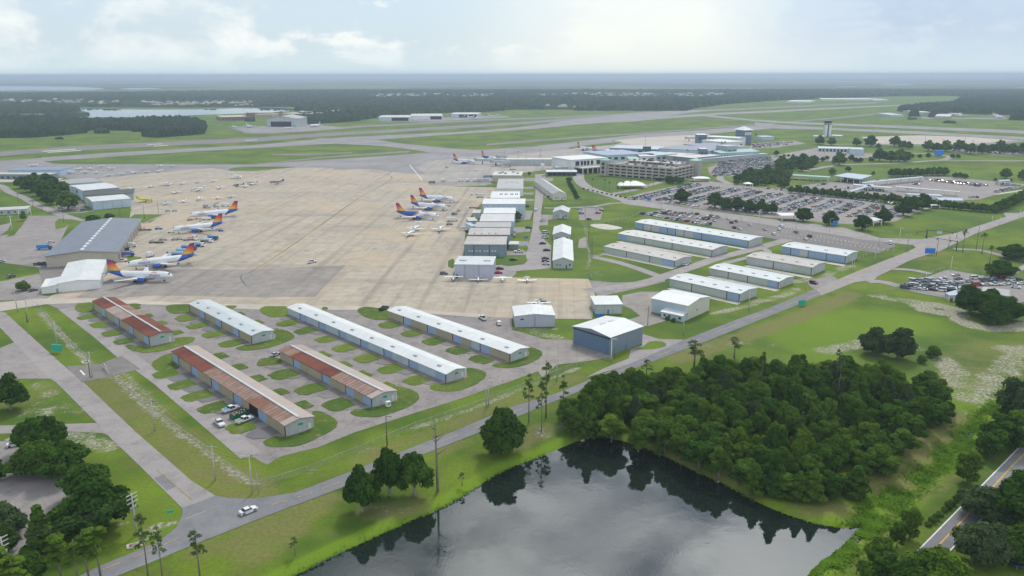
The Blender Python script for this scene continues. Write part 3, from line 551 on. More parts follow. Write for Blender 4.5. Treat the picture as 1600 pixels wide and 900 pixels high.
# right hangar lanes
strip('hangar_lane', [(915, 455), (950, 450), (985, 446), (1020, 438), (1050, 428), (1085, 416), (1120, 404), (1155, 395), (1190, 386), (1215, 379), (1232, 374)], 8.5, 'pale road', Z2, smooth=3)
strip('hangar_lane', [(928, 402), (965, 410), (1000, 421), (1030, 432)], 6.5, 'pale road', 0.05, smooth=3); sheet('hangar_lane', [(919, 438), (960, 442), (1010, 440), (1035, 433), (1040, 440), (1000, 450), (935, 464), (928, 455)], 'old asphalt', 0.05)
sheet('hangar_apron', [(972, 462), (1000, 456), (1030, 456), (1040, 460), (1017, 470), (1019, 489), (1000, 494), (985, 482), (973, 478)], 'dark concrete', 0.05); sheet('hangar_apron', [(980, 500), (1017, 489), (1045, 500), (1012, 510), (1000, 510)], 'dark concrete', 0.045)
for (a, b, w) in (((944, 396), (1054, 419.5), 5), ((966, 377), (1112, 403.5), 5), ((992, 360), (1169, 390), 4), ((1108, 431.5), (1216, 454), 5), ((1046, 450), (1155, 475), 4), ((1166, 415), (1267, 434), 5), ((1221, 398.5), (1320, 415), 5)):
    strip('hangar_apron', [a, b], w, 'sand', 0.025)
strip('hangar_lane', [(1190, 387), (1200, 395), (1170, 402), (1130, 412)], 5, 'pale road', 0.04, smooth=3); sheet('drive', [(1262, 441), (1292, 432), (1310, 437), (1290, 452), (1278, 459), (1270, 450)], 'lot asphalt', 0.03, 2, 0.2)
# bottom right road
sheet('corner_road', [(1385, 905), (1410, 884), (1426, 867), (1482, 810), (1530, 761), (1600, 689), (1660, 630), (1700, 650), (1600, 744), (1520, 826), (1497, 851), (1440, 910)], 'road asphalt', Z3)
strip('road_marking', [(1385, 908), (1427, 868.5), (1483, 811.5), (1531, 762.5), (1602, 690)], 0.3, WHITE_MARK, 0.11); strip('road_marking', [(1440, 906), (1496, 849), (1520, 825), (1600, 743)], 0.3, WHITE_MARK, 0.11)
strip('road_marking', [(1415, 902), (1470, 849), (1515, 802), (1580, 730), (1620, 690)], 0.36, YELLOW_MARK, 0.11)
FADED = paint('faded yellow road paint', (0.40, 0.30, 0.14), 0.8, 0.25, 1.0)
cl = [(100, 914), (190, 879), (265, 848), (330, 820), (400, 796), (465, 778), (531, 753.5), (642, 709), (726, 676), (808, 642), (872, 619.5), (926, 597.5), (971, 579), (1020, 560), (1085, 533), (1175, 498), (1250, 469)]
cw = catmull(wpoly(cl), 8, False); seg = []
for i in range(0, len(cw) - 3, 5):
    if i // 8 in (2, 3): continue
    strip('road_marking', [tuple(cw[i]), tuple(cw[i + 1]), tuple(cw[i + 2]), tuple(cw[i + 3])], 0.3, FADED, 0.11, px=False)
strip('road_marking', [(1262, 466), (1300, 450), (1345, 427), (1400, 404), (1440, 389), (1490, 374), (1560, 352), (1620, 328)], 0.4, FADED, 0.16, smooth=3); strip('road_marking', [(246, 735), (300, 781)], 0.2, FADED, 0.11)
strip('stop_line', [(290, 812), (322, 799)], 0.22, 'pale concrete', 0.11)
# stall lines of the half empty car park
A, B = at(1190, 365), at(1395, 393); u = (B - A).normalized()
A2, B2 = at(1110, 343), at(1390, 382)
for (p0, p1, hh) in ((A, B, 5.2), (A + Vector((7, 17, 0)), B + Vector((-3, 12, 0)), 5.2), (A + Vector((14, 33, 0)), B + Vector((-12, 22, 0)), 5.2)):
    d = (p1 - p0); n = int(d.length / 2.9); w = Vector((0.42, 0.9, 0)).normalized(); mb = MB()
    for i in range(n):
        q = p0 + d * i / n; mb.add([(q + w * a + d.normalized() * b).to_tuple() for a, b in ((0, -.08), (0, .08), (hh, .08), (hh, -.08))], [(0, 1, 2, 3)])
    for v in range(len(mb.v)): mb.v[v] = (mb.v[v][0], mb.v[v][1], 0.1)
    tag(mb.build('stall_marking', WHITE_MARK), kind='structure')

for pts in ([(150, 141.3), (250, 138.6), (400, 135), (600, 136.3), (640, 138.5), (450, 140.8), (300, 141.8)], [(800, 137.5), (960, 136), (1120, 136.6), (1000, 138.2)], [(1290, 136), (1400, 134), (1520, 135), (1420, 137.2)], [(1080, 131.2), (1250, 130.3), (1400, 131), (1250, 132)], [(-60, 142), (100, 141.6), (180, 142.5), (60, 144.4), (-60, 144.8)], [(640, 131), (800, 130), (900, 131), (760, 132)]): sheet('meadow', pts, 'turf', 0.5)
for pts in ([(1365, 132.6), (1410, 131.6), (1430, 132.4), (1390, 133.2)], [(1300, 135.6), (1330, 135), (1335, 135.8)], [(1580, 236 - 99), (1640, 136), (1640, 138)]): water('marsh_water', pts + [pts[0]], 1.0, 'lake water')
# ------------------------------------------------------------------ buildings
class Fr: pass
def frame(A, B, C=None, depth=None, z=0.0, zc=None):
    """local frame of a building: x along the wall A-B that faces the camera, y away from it"""
    P, Q = at2(A, z), at2(B, z); P.z = Q.z = 0
    u = (Q - P).normalized(); L = (Q - P).length; v = Vector((-u.y, u.x, 0))
    if C is not None:
        W = at2(C, z if zc is None else zc); W.z = 0; d = (W - P).dot(v)
        if d < 0: v = -v; d = -d
    else:
        if v.dot(P) < 0: v = -v
        d = depth
    if u.cross(v).z < 0: P, u = Q, -u
    f = Fr(); f.o, f.u, f.v, f.L, f.D = P, u, v, L, d; f.rz = atan2(u.y, u.x); return f
MW = {
 'white': cladding('white cladding', (0.72, 0.74, 0.74), 'xy', 1.0, 0.07, 0.10), 'pale blue': cladding('pale blue cladding', (0.47, 0.57, 0.66), 'xy', 0.9, 0.10, 0.15),
 'grey': cladding('grey cladding', (0.42, 0.46, 0.48), 'xy', 0.9, 0.10, 0.2), 'steel': cladding('steel cladding', (0.50, 0.54, 0.56), 'xy', 1.1, 0.14, 0.25, c2=(0.40, 0.42, 0.42)),
 'dark blue': cladding('dark blue cladding', (0.115, 0.185, 0.27), 'xy', 1.2, 0.12, 0.15), 'slate': cladding('slate cladding', (0.21, 0.265, 0.33), 'xy', 1.2, 0.1, 0.12),
 'tan': cladding('tan cladding', (0.42, 0.38, 0.29), 'xy', 0.8, 0.12, 0.2), 'beige': cladding('beige cladding', (0.47, 0.43, 0.36), 'xy', 1.5, 0.05, 0.12), 'cream': cladding('cream cladding', (0.62, 0.61, 0.55), 'xy', 1.0, 0.08, 0.12),
 'lilac': cladding('lilac cladding', (0.43, 0.46, 0.56), 'xy', 1.0, 0.08, 0.1), 'green white': cladding('greenish cladding', (0.47, 0.52, 0.49), 'xy', 0.9, 0.10, 0.18),
 'brick': cladding('brick wall', (0.26, 0.13, 0.10), 'xy', 2.0, 0.05, 0.15), 'stucco': cladding('stucco wall', (0.47, 0.40, 0.27), 'xy', 3.0, 0.03, 0.1), 'concrete': cladding('concrete wall', (0.42, 0.40, 0.36), 'xy', 3.0, 0.05, 0.15),
}
MR = {
 'white': cladding('white roof', (0.68, 0.715, 0.73), 'x', 1.0, 0.08, 0.16, c2=(0.58, 0.61, 0.62)), 'silver': cladding('silver roof', (0.56, 0.62, 0.65), 'x', 0.9, 0.10, 0.16, c2=(0.50, 0.53, 0.55)),
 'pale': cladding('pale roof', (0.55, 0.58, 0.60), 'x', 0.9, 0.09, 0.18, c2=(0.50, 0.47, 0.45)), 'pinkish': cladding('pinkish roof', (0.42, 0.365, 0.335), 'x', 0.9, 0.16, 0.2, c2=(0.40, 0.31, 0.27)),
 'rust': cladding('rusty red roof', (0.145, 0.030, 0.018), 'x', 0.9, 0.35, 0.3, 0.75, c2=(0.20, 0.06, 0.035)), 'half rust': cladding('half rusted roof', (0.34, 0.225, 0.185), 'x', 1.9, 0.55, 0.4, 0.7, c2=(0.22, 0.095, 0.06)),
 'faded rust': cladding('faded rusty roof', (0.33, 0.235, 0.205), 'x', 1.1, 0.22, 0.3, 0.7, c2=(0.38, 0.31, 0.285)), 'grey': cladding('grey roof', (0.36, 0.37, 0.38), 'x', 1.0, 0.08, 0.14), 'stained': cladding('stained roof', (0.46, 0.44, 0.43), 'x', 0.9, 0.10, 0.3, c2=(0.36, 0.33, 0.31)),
 'blue grey': cladding('blue grey roof', (0.20, 0.225, 0.275), 'x', 2.4, 0.14, 0.18), 'dark blue': cladding('dark blue roof', (0.15, 0.19, 0.28), 'x', 2.0, 0.08, 0.12), 'dark': cladding('dark shingle roof', (0.085, 0.10, 0.09), 'x', 0.7, 0.1, 0.2),
 'sky blue': cladding('sky blue roof', (0.38, 0.47, 0.58), 'x', 1.2, 0.06, 0.1), 'green': cladding('green roof', (0.22, 0.42, 0.36), 'x', 0.8, 0.1, 0.1), 'flat': cladding('flat roof', (0.55, 0.54, 0.50), 'x', 4.0, 0.04, 0.2), 'mid blue': cladding('mid blue roof', (0.22, 0.29, 0.42), 'x', 1.5, 0.08, 0.12),
}
P_ = paint
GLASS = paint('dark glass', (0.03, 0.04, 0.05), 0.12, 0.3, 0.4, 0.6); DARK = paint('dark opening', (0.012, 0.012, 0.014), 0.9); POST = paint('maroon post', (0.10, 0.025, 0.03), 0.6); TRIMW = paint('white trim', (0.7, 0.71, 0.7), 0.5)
GREYT = paint('grey trim', (0.32, 0.34, 0.36), 0.5); DOORW = paint('white door', (0.62, 0.63, 0.60), 0.5); SKYL = paint('roof skylight', (0.26, 0.31, 0.37), 0.4); GREENS = paint('green sign paint', (0.01, 0.30, 0.19), 0.5, 0.05); CONC = paint('bare concrete', (0.42, 0.40, 0.37), 0.9, 0.2); BLUES = paint('blue sign paint', (0.015, 0.20, 0.72), 0.5, 0.05)
DOORC = {'T': cladding('tan door', (0.40, 0.365, 0.255), 'x', 0.6, 0.15, 0.15), 'B': cladding('blue door', (0.30, 0.43, 0.62), 'x', 0.6, 0.10, 0.12), 'C': cladding('pale steel door', (0.42, 0.52, 0.60), 'x', 0.6, 0.10, 0.12), 'W': cladding('grey steel door', (0.50, 0.53, 0.56), 'x', 0.6, 0.10, 0.12), 'G': cladding('greenish door', (0.44, 0.50, 0.47), 'x', 0.6, 0.10, 0.12), 'D': cladding('deep blue door', (0.12, 0.195, 0.30), 'x', 1.2, 0.1, 0.1), '_': DARK}
def walls(f, h, rise, ridge, mat, parent, name='wall', z0=-0.3):
    L, D = f.L, f.D; mb = MB(); mb.add([(0, 0, z0), (L, 0, z0), (L, D, z0), (0, D, z0), (0, 0, h), (L, 0, h), (L, D, h), (0, D, h)], [(0, 1, 5, 4), (1, 2, 6, 5), (2, 3, 7, 6), (3, 0, 4, 7)])
    if ridge == 'x' and rise: mb.add([(0, 0, h), (0, D, h), (0, D / 2, h + rise), (L, 0, h), (L, D, h), (L, D / 2, h + rise)], [(1, 0, 2), (3, 4, 5)])
    elif ridge == 'y' and rise: mb.add([(0, 0, h), (L, 0, h), (L / 2, 0, h + rise), (0, D, h), (L, D, h), (L / 2, D, h + rise)], [(0, 1, 2), (4, 3, 5)])
    return mb.build(name, mat, parent)
def roof(f, h, rise, ridge, segs, parent, ov=0.4, th=0.18, name='roof'):
    """segs: [(from, to, front material, back material)] along the ridge"""
    L, D = f.L, f.D; mats = []; mb = MB()
    def mi(m):
        if m not in mats: mats.append(m)
        return mats.index(m)
    h += 0.03
    if ridge == 'y' and rise:
        k = rise / (L / 2) * ov
        a, b, c, d = -ov, L + ov, -ov, D + ov
        mb.slab([(a, c, h - k + th), (L / 2, c, h + rise + th), (L / 2, d, h + rise + th), (a, d, h - k + th)], th, mi(MR[segs[0][2]]))
        mb.slab([(L / 2, c, h + rise + th), (b, c, h - k + th), (b, d, h - k + th), (L / 2, d, h + rise + th)], th, mi(MR[segs[0][3]]))
    elif rise:
        k = rise / (D / 2) * ov; x0 = -ov
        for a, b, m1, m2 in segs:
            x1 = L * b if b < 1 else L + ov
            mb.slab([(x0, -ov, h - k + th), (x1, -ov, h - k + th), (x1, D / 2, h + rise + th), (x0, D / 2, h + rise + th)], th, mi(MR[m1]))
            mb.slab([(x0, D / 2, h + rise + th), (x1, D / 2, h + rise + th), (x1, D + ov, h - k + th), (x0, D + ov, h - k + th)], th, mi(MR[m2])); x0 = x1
    else:
        mb.slab([(-ov, -ov, h + th), (L + ov, -ov, h + th), (L + ov, D + ov, h + th), (-ov, D + ov, h + th)], th, mi(MR[segs[0][2]]))
    return mb.build(name, mats, parent)
def building(name, label, cat, f, h, rise, ridge, wall, rf, group=None, ov=0.4, rf2=None):
    r = empty(name, f.o, f.rz, label, cat, group); r['_h'] = h
    walls(f, h, rise, ridge, MW[wall], r); rr = roof(f, h, rise, ridge, rf if isinstance(rf, list) else [(0, 1, rf, rf2 or rf)], r, ov); del r['_h']
    return r, rr
def bx(name, parent, x0, x1, y0, y1, z0, z1, m): return MB().box(x0, x1, y0, y1, z0, z1).build(name, m, parent)
def doors(r, f, h, pat, posts=(), x0=0.25, x1=None, gap=0.12, post_mat=POST, zt=0.45):
    x1 = (f.L - 0.25) if x1 is None else x1; w = (x1 - x0) / len(pat)
    for i, c in enumerate(pat):
        a, b = x0 + i * w + gap / 2, x0 + (i + 1) * w - gap / 2
        if c == '_':
            o = MB().box(a, b, -0.02, 0.04, 0.02, h - zt).build('open_doorway', DARK, r)
        else:
            o = MB().box(a, b, -0.09 - 0.03 * (i % 2), -0.01, 0.08, h - zt).build('door', DOORC[c], r)
        if i in posts: bx('door_post', r, a - 0.28, a + 0.10, -0.22, -0.005, 0.0, h - 0.05, post_mat)
    bx('door_post', r, x1 - 0.05, x1 + 0.3, -0.22, -0.005, 0.0, h - 0.05, post_mat)
def skylights(r, f, h, rise, n, y=0.28, w=1.9, d=0.9, x0=0.06, x1=0.94, nm='roof_vent'):
    for i in range(n):
        x = f.L * (x0 + (x1 - x0) * (i / (n - 1) if n > 1 else 0.5)); yy = f.D * y; z = h + rise * (y / 0.5) + 0.18
        bx(nm, r, x - w / 2, x + w / 2, yy - d / 2, yy + d / 2, z - 0.15, z + 0.28, SKYL)
def end_sign(r, f, h, side=1):
    x = f.L + 0.012
    bx('number_sign', r, x, x + 0.05, f.D * 0.46, f.D * 0.46 + 1.5, h * 0.62, h * 0.62 + 0.7, GREENS); bx('side_door', r, x, x + 0.06, f.D * 0.80, f.D * 0.80 + 1.1, 0.05, 2.15, DOORW)
def thangar(A, B, C, ey, rise, rf, pat, posts, label, sky=0, group='rows of aircraft storage hangars', ridge_cap=False, sign=True, wall='steel', skd=(1.9, 0.9), dp=None):
    f = frame(A, B, C); h = height(A, ey)
    r, rr = building('storage_hangar', label, 'hangar', f, h, rise, 'x', wall, rf, group, 0.45)
    doors(r, f, h, pat, posts)
    if sky: skylights(r, f, h, rise, sky, w=skd[0], d=skd[1])
    if ridge_cap: bx('ridge_vent', rr, 0.3, f.L - 0.3, f.D / 2 - 0.35, f.D / 2 + 0.35, h + rise + 0.12, h + rise + 0.5, MR['silver'])
    if sign: end_sign(r, f, h)
    return r, f, h
HG = {}
HG[1] = thangar((235, 541), (147, 483.5), (272.5, 533.5), 526, 0.9, [(0, .26, 'rust', 'rust'), (.26, .56, 'faded rust', 'half rust'), (.56, 1, 'rust', 'rust')], 'TTBTTBTTBTTB', (0, 3, 6, 9), 'storage hangar with dark rusty red roof panels beside the fenced perimeter road', ridge_cap=True)
HG[2] = thangar((394.5, 537.5), (297, 486.5), (429, 530), 524, 0.8, 'silver', 'TTBTTBTTBTT', (0, 3, 6, 9), 'short storage hangar with clean silver roof and tan and blue doors', 6)
HG[3] = thangar((697.5, 598), (450.5, 491.5), (729, 589.5), 584.5, 0.9, 'white', 'CCBCCBCCBCCBCCBCCBCCB', (2, 5, 8, 11, 14, 17), 'longest storage hangar, white roofed with all pale blue doors', 8)
HG[4] = thangar((797.5, 566), (607.5, 497), (825, 556.5), 552.5, 0.9, 'white', 'TTBTTBTTBTCBTT', (2, 5, 8, 11), 'white roofed storage hangar with tan and blue doors next to the apron', 6)
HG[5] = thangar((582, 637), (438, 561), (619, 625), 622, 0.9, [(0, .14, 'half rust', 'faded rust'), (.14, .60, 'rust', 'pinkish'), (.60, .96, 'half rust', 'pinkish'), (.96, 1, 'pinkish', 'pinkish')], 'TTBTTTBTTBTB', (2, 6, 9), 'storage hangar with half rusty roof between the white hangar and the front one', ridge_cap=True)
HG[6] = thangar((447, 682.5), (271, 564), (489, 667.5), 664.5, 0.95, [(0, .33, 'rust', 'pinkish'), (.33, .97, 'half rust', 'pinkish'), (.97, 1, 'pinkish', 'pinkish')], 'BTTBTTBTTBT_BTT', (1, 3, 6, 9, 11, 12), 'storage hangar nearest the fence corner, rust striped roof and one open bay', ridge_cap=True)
g2 = 'pale hangars in rows beyond the far road'
HG[7] = thangar((1169, 387), (992.5, 357), (1190.5, 381), 376, 0.8, 'silver', 'BWWBBWWBBBBBB', (1, 2, 4, 5, 6, 8), 'long silver roofed hangar directly below the half empty car park', 10, g2, sign=False)
HG[8] = thangar((1112.5, 401), (966, 374.5), (1137, 394.5), 390.5, 0.8, 'pale', 'BGGGGGGGGG', (3, 6), 'long stained roofed hangar, second from the half empty car park', 10, g2, sign=False)
HG[9] = thangar((1054, 417.5), (944, 394.5), (1077, 410), 407.5, 0.8, 'stained', 'GGGGGB', (2, 4), 'short hangar with brown stained roof beside the grass lawn loop', 6, g2, sign=False)
HG[10] = thangar((1216, 451), (1108, 429), (1237.5, 442.5), 440, 0.8, 'silver', 'GGGGGGB', (2, 4), 'pale hangar with skylights, between two others near the maroon car', 6, g2, sign=False)
HG[11] = thangar((1155, 472), (1046, 447.5), (1180.5, 462.5), 459, 0.8, 'silver', 'GGGGGB', (2, 5), 'pale hangar with skylights right behind the cream gabled hangar', 6, g2, sign=False)
HG[12] = thangar((1267.5, 430.5), (1166, 412.5), (1290, 422.5), 418, 0.8, 'stained', 'WWWWWGG', (3,), 'hangar with streaked grey roof in the middle of the right rows', 5, g2, sign=False)
HG[13] = thangar((1320.5, 412), (1221, 396), (1340.5, 405), 400, 0.8, 'silver', 'BBWBBBB', (1, 3, 5), 'short blue doored hangar nearest the road junction', 4, g2, sign=False)
# individual hangars
f = frame((895, 537), (953, 555.5), (1003, 537)); f = frame((953, 555.5), (895, 537), (1003, 537)); h = height((953, 555.5), 527.5)
r, rr = building('blue_hangar', 'dark blue hangar with white roof standing beside the main road', 'hangar', f, h, 1.3, 'y', 'slate', 'white', ov=0.3)
bx('sliding_door', r, 0.5, f.L - 0.5, -0.14, -0.01, 0.05, h * 0.52, DOORC['D']); bx('sliding_door', r, 0.5, f.L - 0.5, -0.10, -0.01, h * 0.53, h - 0.9, DOORC['D']); bx('door_track', r, 0.2, f.L - 0.2, -0.25, -0.005, h - 0.85, h - 0.35, paint('near black trim', (0.03, 0.035, 0.045)))
bx('downpipe', r, f.L + 0.01, f.L + 0.18, f.D * 0.52, f.D * 0.52 + 0.2, 0, h, GREYT); bx('side_door', r, f.L + 0.01, f.L + 0.07, f.D * 0.45, f.D * 0.45 + 1.1, 0.05, 2.2, paint('teal door', (0.06, 0.25, 0.25)))
for y in (0.35, 0.62): bx('roof_vent', r, f.L * 0.40, f.L * 0.40 + 1.1, f.D * y, f.D * y + 2.6, h + 1.1, h + 1.6, MR['silver'])
f = frame((1074, 500), (1017, 487.5), (1113, 486)); h = height((1074, 500), 478)
r, rr = building('gabled_hangar', 'cream gabled hangar with small front office beside the main road', 'hangar', f, h, 1.5, 'x', 'cream', 'white', ov=0.3)
bx('hangar_door', r, 0.6, f.L - 1.0, -0.15, -0.01, 0.05, h - 0.6, DOORC['C'])
o = empty('office', (0, 0, 0)); o.parent = r
ox0, ox1, od = f.L * 0.42, f.L * 1.0, 4.6
bx('office_wall', r, ox0, ox1, -od, -0.16, -0.2, 2.9, MW['pale blue']); MB().slab([(ox0 - .3, -od - .4, 3.0), (ox1 + .2, -od - .4, 3.0), (ox1 + .2, -0.17, 3.9), (ox0 - .3, -0.17, 3.9)], 0.15).build('office_roof', MR['white'], r)
bpy.data.objects.remove(o)
for x in (0.12, 0.34, 0.82): bx('window', r, ox0 + (ox1 - ox0) * x, ox0 + (ox1 - ox0) * x + 1.1, -od - 0.05, -od + 0.01, 1.1, 2.1, GLASS)
bx('window', r, f.L + 0.0, f.L + 0.05, f.D * 0.4, f.D * 0.4 + 0.9, 2.6, 3.3, GLASS)
def hangarE(name, label, A, B, back, h, wall, rf, rise=0.6, ridge='x', rf2=None, ov=0.3, cat='hangar', zc=None):
    """front eave given at height h"""
    f = frame(A, B, back, z=h, zc=zc); r, rr = building(name, label, cat, f, h, rise, ridge, wall, rf, None, ov, rf2); return r, f
r, f = hangarE('small_hangar', 'small pale hangar with gabled white roof standing on the grass by the apron', (804.5, 494.3), (867, 493), (810, 479), 5.2, 'lilac', 'white', 0.9, 'y')
bx('door_leaf', r, f.L * 0.48, f.L * 0.52, -0.05, -0.01, 0, 5.1, GREYT); bx('window', r, f.L * .14, f.L * .22, -0.05, -0.01, 3.4, 4.0, GLASS)
r, f = hangarE('storage_shed', 'small square shed with white roof beside the tan apron corner', (930, 476.3), (972.5, 475.7), (931, 463), 4.6, 'grey', 'white', 0.0)
for i in range(3): bx('shed_door', r, f.L * (0.05 + .31 * i), f.L * (0.05 + .31 * i) + f.L * .28, -0.1, -0.01, 0.05, 4.0, DOORC['W'])
bx('side_door', r, f.L * .45, f.L * .52, -0.16, -0.1, 0.05, 2.2, paint('teal door', (0.06, 0.25, 0.25)))
r, f = hangarE('apron_hangar', 'lilac grey hangar at the near end of the hangar row on the apron', (710, 413.3), (770, 414), (716, 400.5), 8.0, 'lilac', 'silver', 0.3)
for x in (0.26, 0.63): bx('door_seam', r, f.L * x, f.L * x + 0.35, -0.2, -0.01, 0, 7.8, GREYT)
bx('doorway', r, 0.8, 1.8, -0.06, -0.01, 0, 2.4, DARK)
for x in (.18, .82): bx('roof_vent', r, f.L * x - 2, f.L * x + 2, f.D * .35, f.D * .35 + 1.5, 8.2, 8.75, SKYL)
r, f = hangarE('apron_hangar', 'dark blue walled hangar second from the near end of the apron row', (725.5, 382), (790, 382.3), (731, 369.5), 7.5, 'slate', 'stained', 0.4)
for x in (.22, .6): bx('door_seam', r, f.L * x, f.L * x + 0.3, -0.15, -0.01, 0, 7.3, paint('near black trim', (0.03, 0.035, 0.045)))
for x in (.10, .17, .28, .36, .47, .54, .66, .73): bx('window', r, f.L * x, f.L * x + 1.0, -0.06, -0.01, 3.0, 3.8, TRIMW)
bx('annex', r, f.L * .83, f.L * .98, -2.5, -0.01, 0, 2.6, MW['slate'])
r, f = hangarE('apron_hangar', 'hangar with brown stained roof behind the dark blue one on the apron', (732, 367), (796, 367), (736, 356.5), 8.3, 'slate', 'stained', 0.4)
for x in (.12, .3, .47, .64): bx('roof_vent', r, f.L * x, f.L * x + 1.2, f.D * .12, f.D * .12 + 1.2, 8.4, 9.0, SKYL)
hangarE('apron_hangar', 'hangar with plain grey roof in the middle of the apron row', (743, 355), (798, 355), (746, 347.5), 8.6, 'pale blue', 'grey', 0.3)
hangarE('apron_hangar', 'hangar with blue grey roof behind the plain grey one in the apron row', (750, 346), (803, 346), (753, 334.5), 9.0, 'pale blue', 'pale', 0.3)
hangarE('apron_hangar', 'hangar with bright white roof in front of the tall pale blue wall', (755.5, 333.5), (805, 333.5), (757, 325), 9.4, 'pale blue', 'white', 0.3)
r, f = hangarE('apron_hangar', 'tall hangar with pale blue front wall in the apron row', (753.7, 318.8), (820, 319), (757, 310.5), 11.0, 'pale blue', 'white', 0.5)
for i in range(1, 8): bx('door_seam', r, f.L * i / 8, f.L * i / 8 + .25, -0.1, -0.01, 0, 10.5, GREYT)
r, f = hangarE('apron_hangar', 'hangar with white roof and a line of dark vents in the apron row', (766.5, 309.5), (812, 309.5), (770, 299.5), 8.5, 'white', 'white', 0.3)
for i, x in enumerate((.30, .36, .47, .53, .67, .73, .84, .9)): bx('roof_vent', r, f.L * x, f.L * x + 1, f.D * .45, f.D * .45 + 2.2, 8.6, 9.6, paint('near black trim', (0.03, 0.035, 0.045)))
r, f = hangarE('apron_hangar', 'hangar with lilac grey roof at the terminal end of the apron row', (776, 295), (817.5, 295), (780, 279.5), 7.0, 'white', 'grey', 0.5)
for x in (.3, .5, .68): bx('roof_vent', r, f.L * x, f.L * x + 3, f.D * .55, f.D * .55 + 1.5, 7.5, 7.9, SKYL)
r, f = hangarE('flat_roofed_building', 'tan walled flat roofed building between the apron hangars and the terminal', (769, 274), (814.5, 274.3), (772, 268), 7.0, 'beige', 'flat', 0.0, cat='building')
for x, y in ((.18, .4), (.25, .6), (.38, .35), (.8, .4), (.62, .7)): bx('roof_unit', r, f.L * x, f.L * x + 3, f.D * y, f.D * y + 2.5, 7.1, 8.6, GREYT)
hangarE('lean_to_shed', 'blue grey lean-to shed closest to the bright white roof on the apron side', (738.5, 333), (751, 333), (741, 328), 4.0, 'grey', 'pale', 0.0, cat='shed'); hangarE('lean_to_shed', 'blue grey lean-to shed nearest the parked silver aircraft nose', (733, 345.5), (746, 345), (736, 340), 4.0, 'grey', 'pale', 0.0, cat='shed'); hangarE('lean_to_shed', 'tiny pale blue lean-to on the side of the grey roofed hangar', (737.5, 354), (744.5, 353.5), (741, 347.5), 5.0, 'pale blue', 'sky blue', 0.0, cat='shed')
def row_house(label, A, B, back, h, rise, wall='steel', rf='white', rf2=None):
    r, f = hangarE('street_hangar', label, A, B, back, h, wall, rf, rise, 'y', rf2, 0.35)
    bx('window', r, f.L * .80, f.L * .88, -0.05, -0.01, 1.6, 2.8, GLASS); bx('window', r, f.L * .16, f.L * .24, -0.05, -0.01, 1.6, 2.6, paint('grey glass', (0.2, 0.23, 0.25), 0.3)); bx('window', r, f.L * .32, f.L * .40, -0.05, -0.01, 1.6, 2.6, paint('grey glass', (0.2, 0.23, 0.25), 0.3)); bx('side_door', r, f.L * .64, f.L * .69, -0.05, -0.01, 0, 2.1, DARK)
    return r, f
row_house('long white roofed shed nearest the near end of the centre street', (864, 407.3), (895.5, 407.7), (864, 375.5), 4.6, 2.0, 'grey'); row_house('white roofed shed touching the back of the long one on the street', (864, 366.3), (891, 366.7), (864, 354.5), 4.6, 2.0, 'grey')
r, f = row_house('short pale roofed shed with double doors standing alone on the street', (864, 331.5), (888, 332), (864, 325), 5.0, 2.2, 'grey', 'silver', 'pale'); bx('double_door', r, f.L * .4, f.L * .6, -0.08, -0.01, 0, 3.4, DOORC['W'])
row_house('narrow grey roofed shed at the terminal end of the centre street', (864, 303.5), (885, 303), (866, 282), 5.5, 2.6, 'cream', 'grey', 'pale')
r, f = hangarE('porch_hut', 'tiny flat roofed porch hut beside the dark blue apron hangar', (795, 382), (810, 382), (796, 377.5), 3.2, 'slate', 'flat', 0.0, cat='hut')
# west side
h = 6.8
r, f = hangarE('maintenance_hangar', 'big beige hangar with blue grey roof behind the airliners', (71, 400.5), (182.5, 393.6), (110, 348), h, 'beige', 'blue grey', 1.8, 'y', ov=1.0)
for i in range(14): bx('ridge_vent', r, f.L / 2 - 0.8, f.L / 2 + 0.8, f.D * (i + .2) / 14, f.D * (i + .75) / 14, h + 1.85, h + 2.5, TRIMW)
for i in range(10): bx('bay_door', r, f.L + .01, f.L + .12, f.D * (i + .15) / 10, f.D * (i + .8) / 10, 0, 4.6, paint('dusty bay door', (0.2, 0.19, 0.17)))
for x in (.12, .46, .82): bx('wall_light', r, f.L * x, f.L * x + .8, -0.4, -0.01, 5.3, 5.9, GREYT)
h = height((157.5, 451), 437.5)
f = frame((92, 457), (157.5, 451), (96, 411.5), z=0, zc=h); r, rr = building('white_hangar', 'bright white hangar beside the nearest airliner', 'hangar', f, h, 1.0, 'y', 'white', 'white', None, 0.3)
f2 = frame((65.5, 460), (92, 457.4), (88, 430), z=0, zc=h - 0.8); q = f2.o - f.o
wg = empty('wing_frame'); bpy.data.objects.remove(wg)
MB().box(-f2.L, -0.01, 0, f2.D * .72, -.2, h - 0.9).build('side_wing', MW['white'], r); MB().slab([(-f2.L - .3, -.3, h - 1.3), (-0.02, -.3, h - 0.2), (-0.02, f2.D * .72 + .3, h - 0.2), (-f2.L - .3, f2.D * .72 + .3, h - 1.3)], .5).build('side_wing_roof', MR['white'], r)
bx('side_door', r, -f2.L * .15, -f2.L * .15 + 1.2, -0.06, -0.005, 0, 2.2, GREYT); bx('hangar_door', r, f.L + .01, f.L + .2, 1, f.D - 1, 0, h - .8, DOORC['W'])
r, f = hangarE('pale_blue_hangar', 'pale blue hangar with white roof beside the yellow aircraft', (144.5, 315.3), (204, 310.3), (127.5, 309), 7.0, 'pale blue', 'white', 0.6, ov=0.3)
for x in (.25, .5, .75): bx('door_seam', r, f.L * x, f.L * x + .25, -0.1, -0.01, 0, 6.8, GREYT)
bx('side_door', r, -0.06, -0.005, f.D * .3, f.D * .3 + 1.2, 0, 2.2, GLASS)
r, f = hangarE('white_roofed_hangar', 'white roofed hangar with framed doors behind the dark gable roof', (129, 298), (186, 293), (106.5, 290.5), 9.0, 'pale blue', 'white', 0.9, ov=0.3)
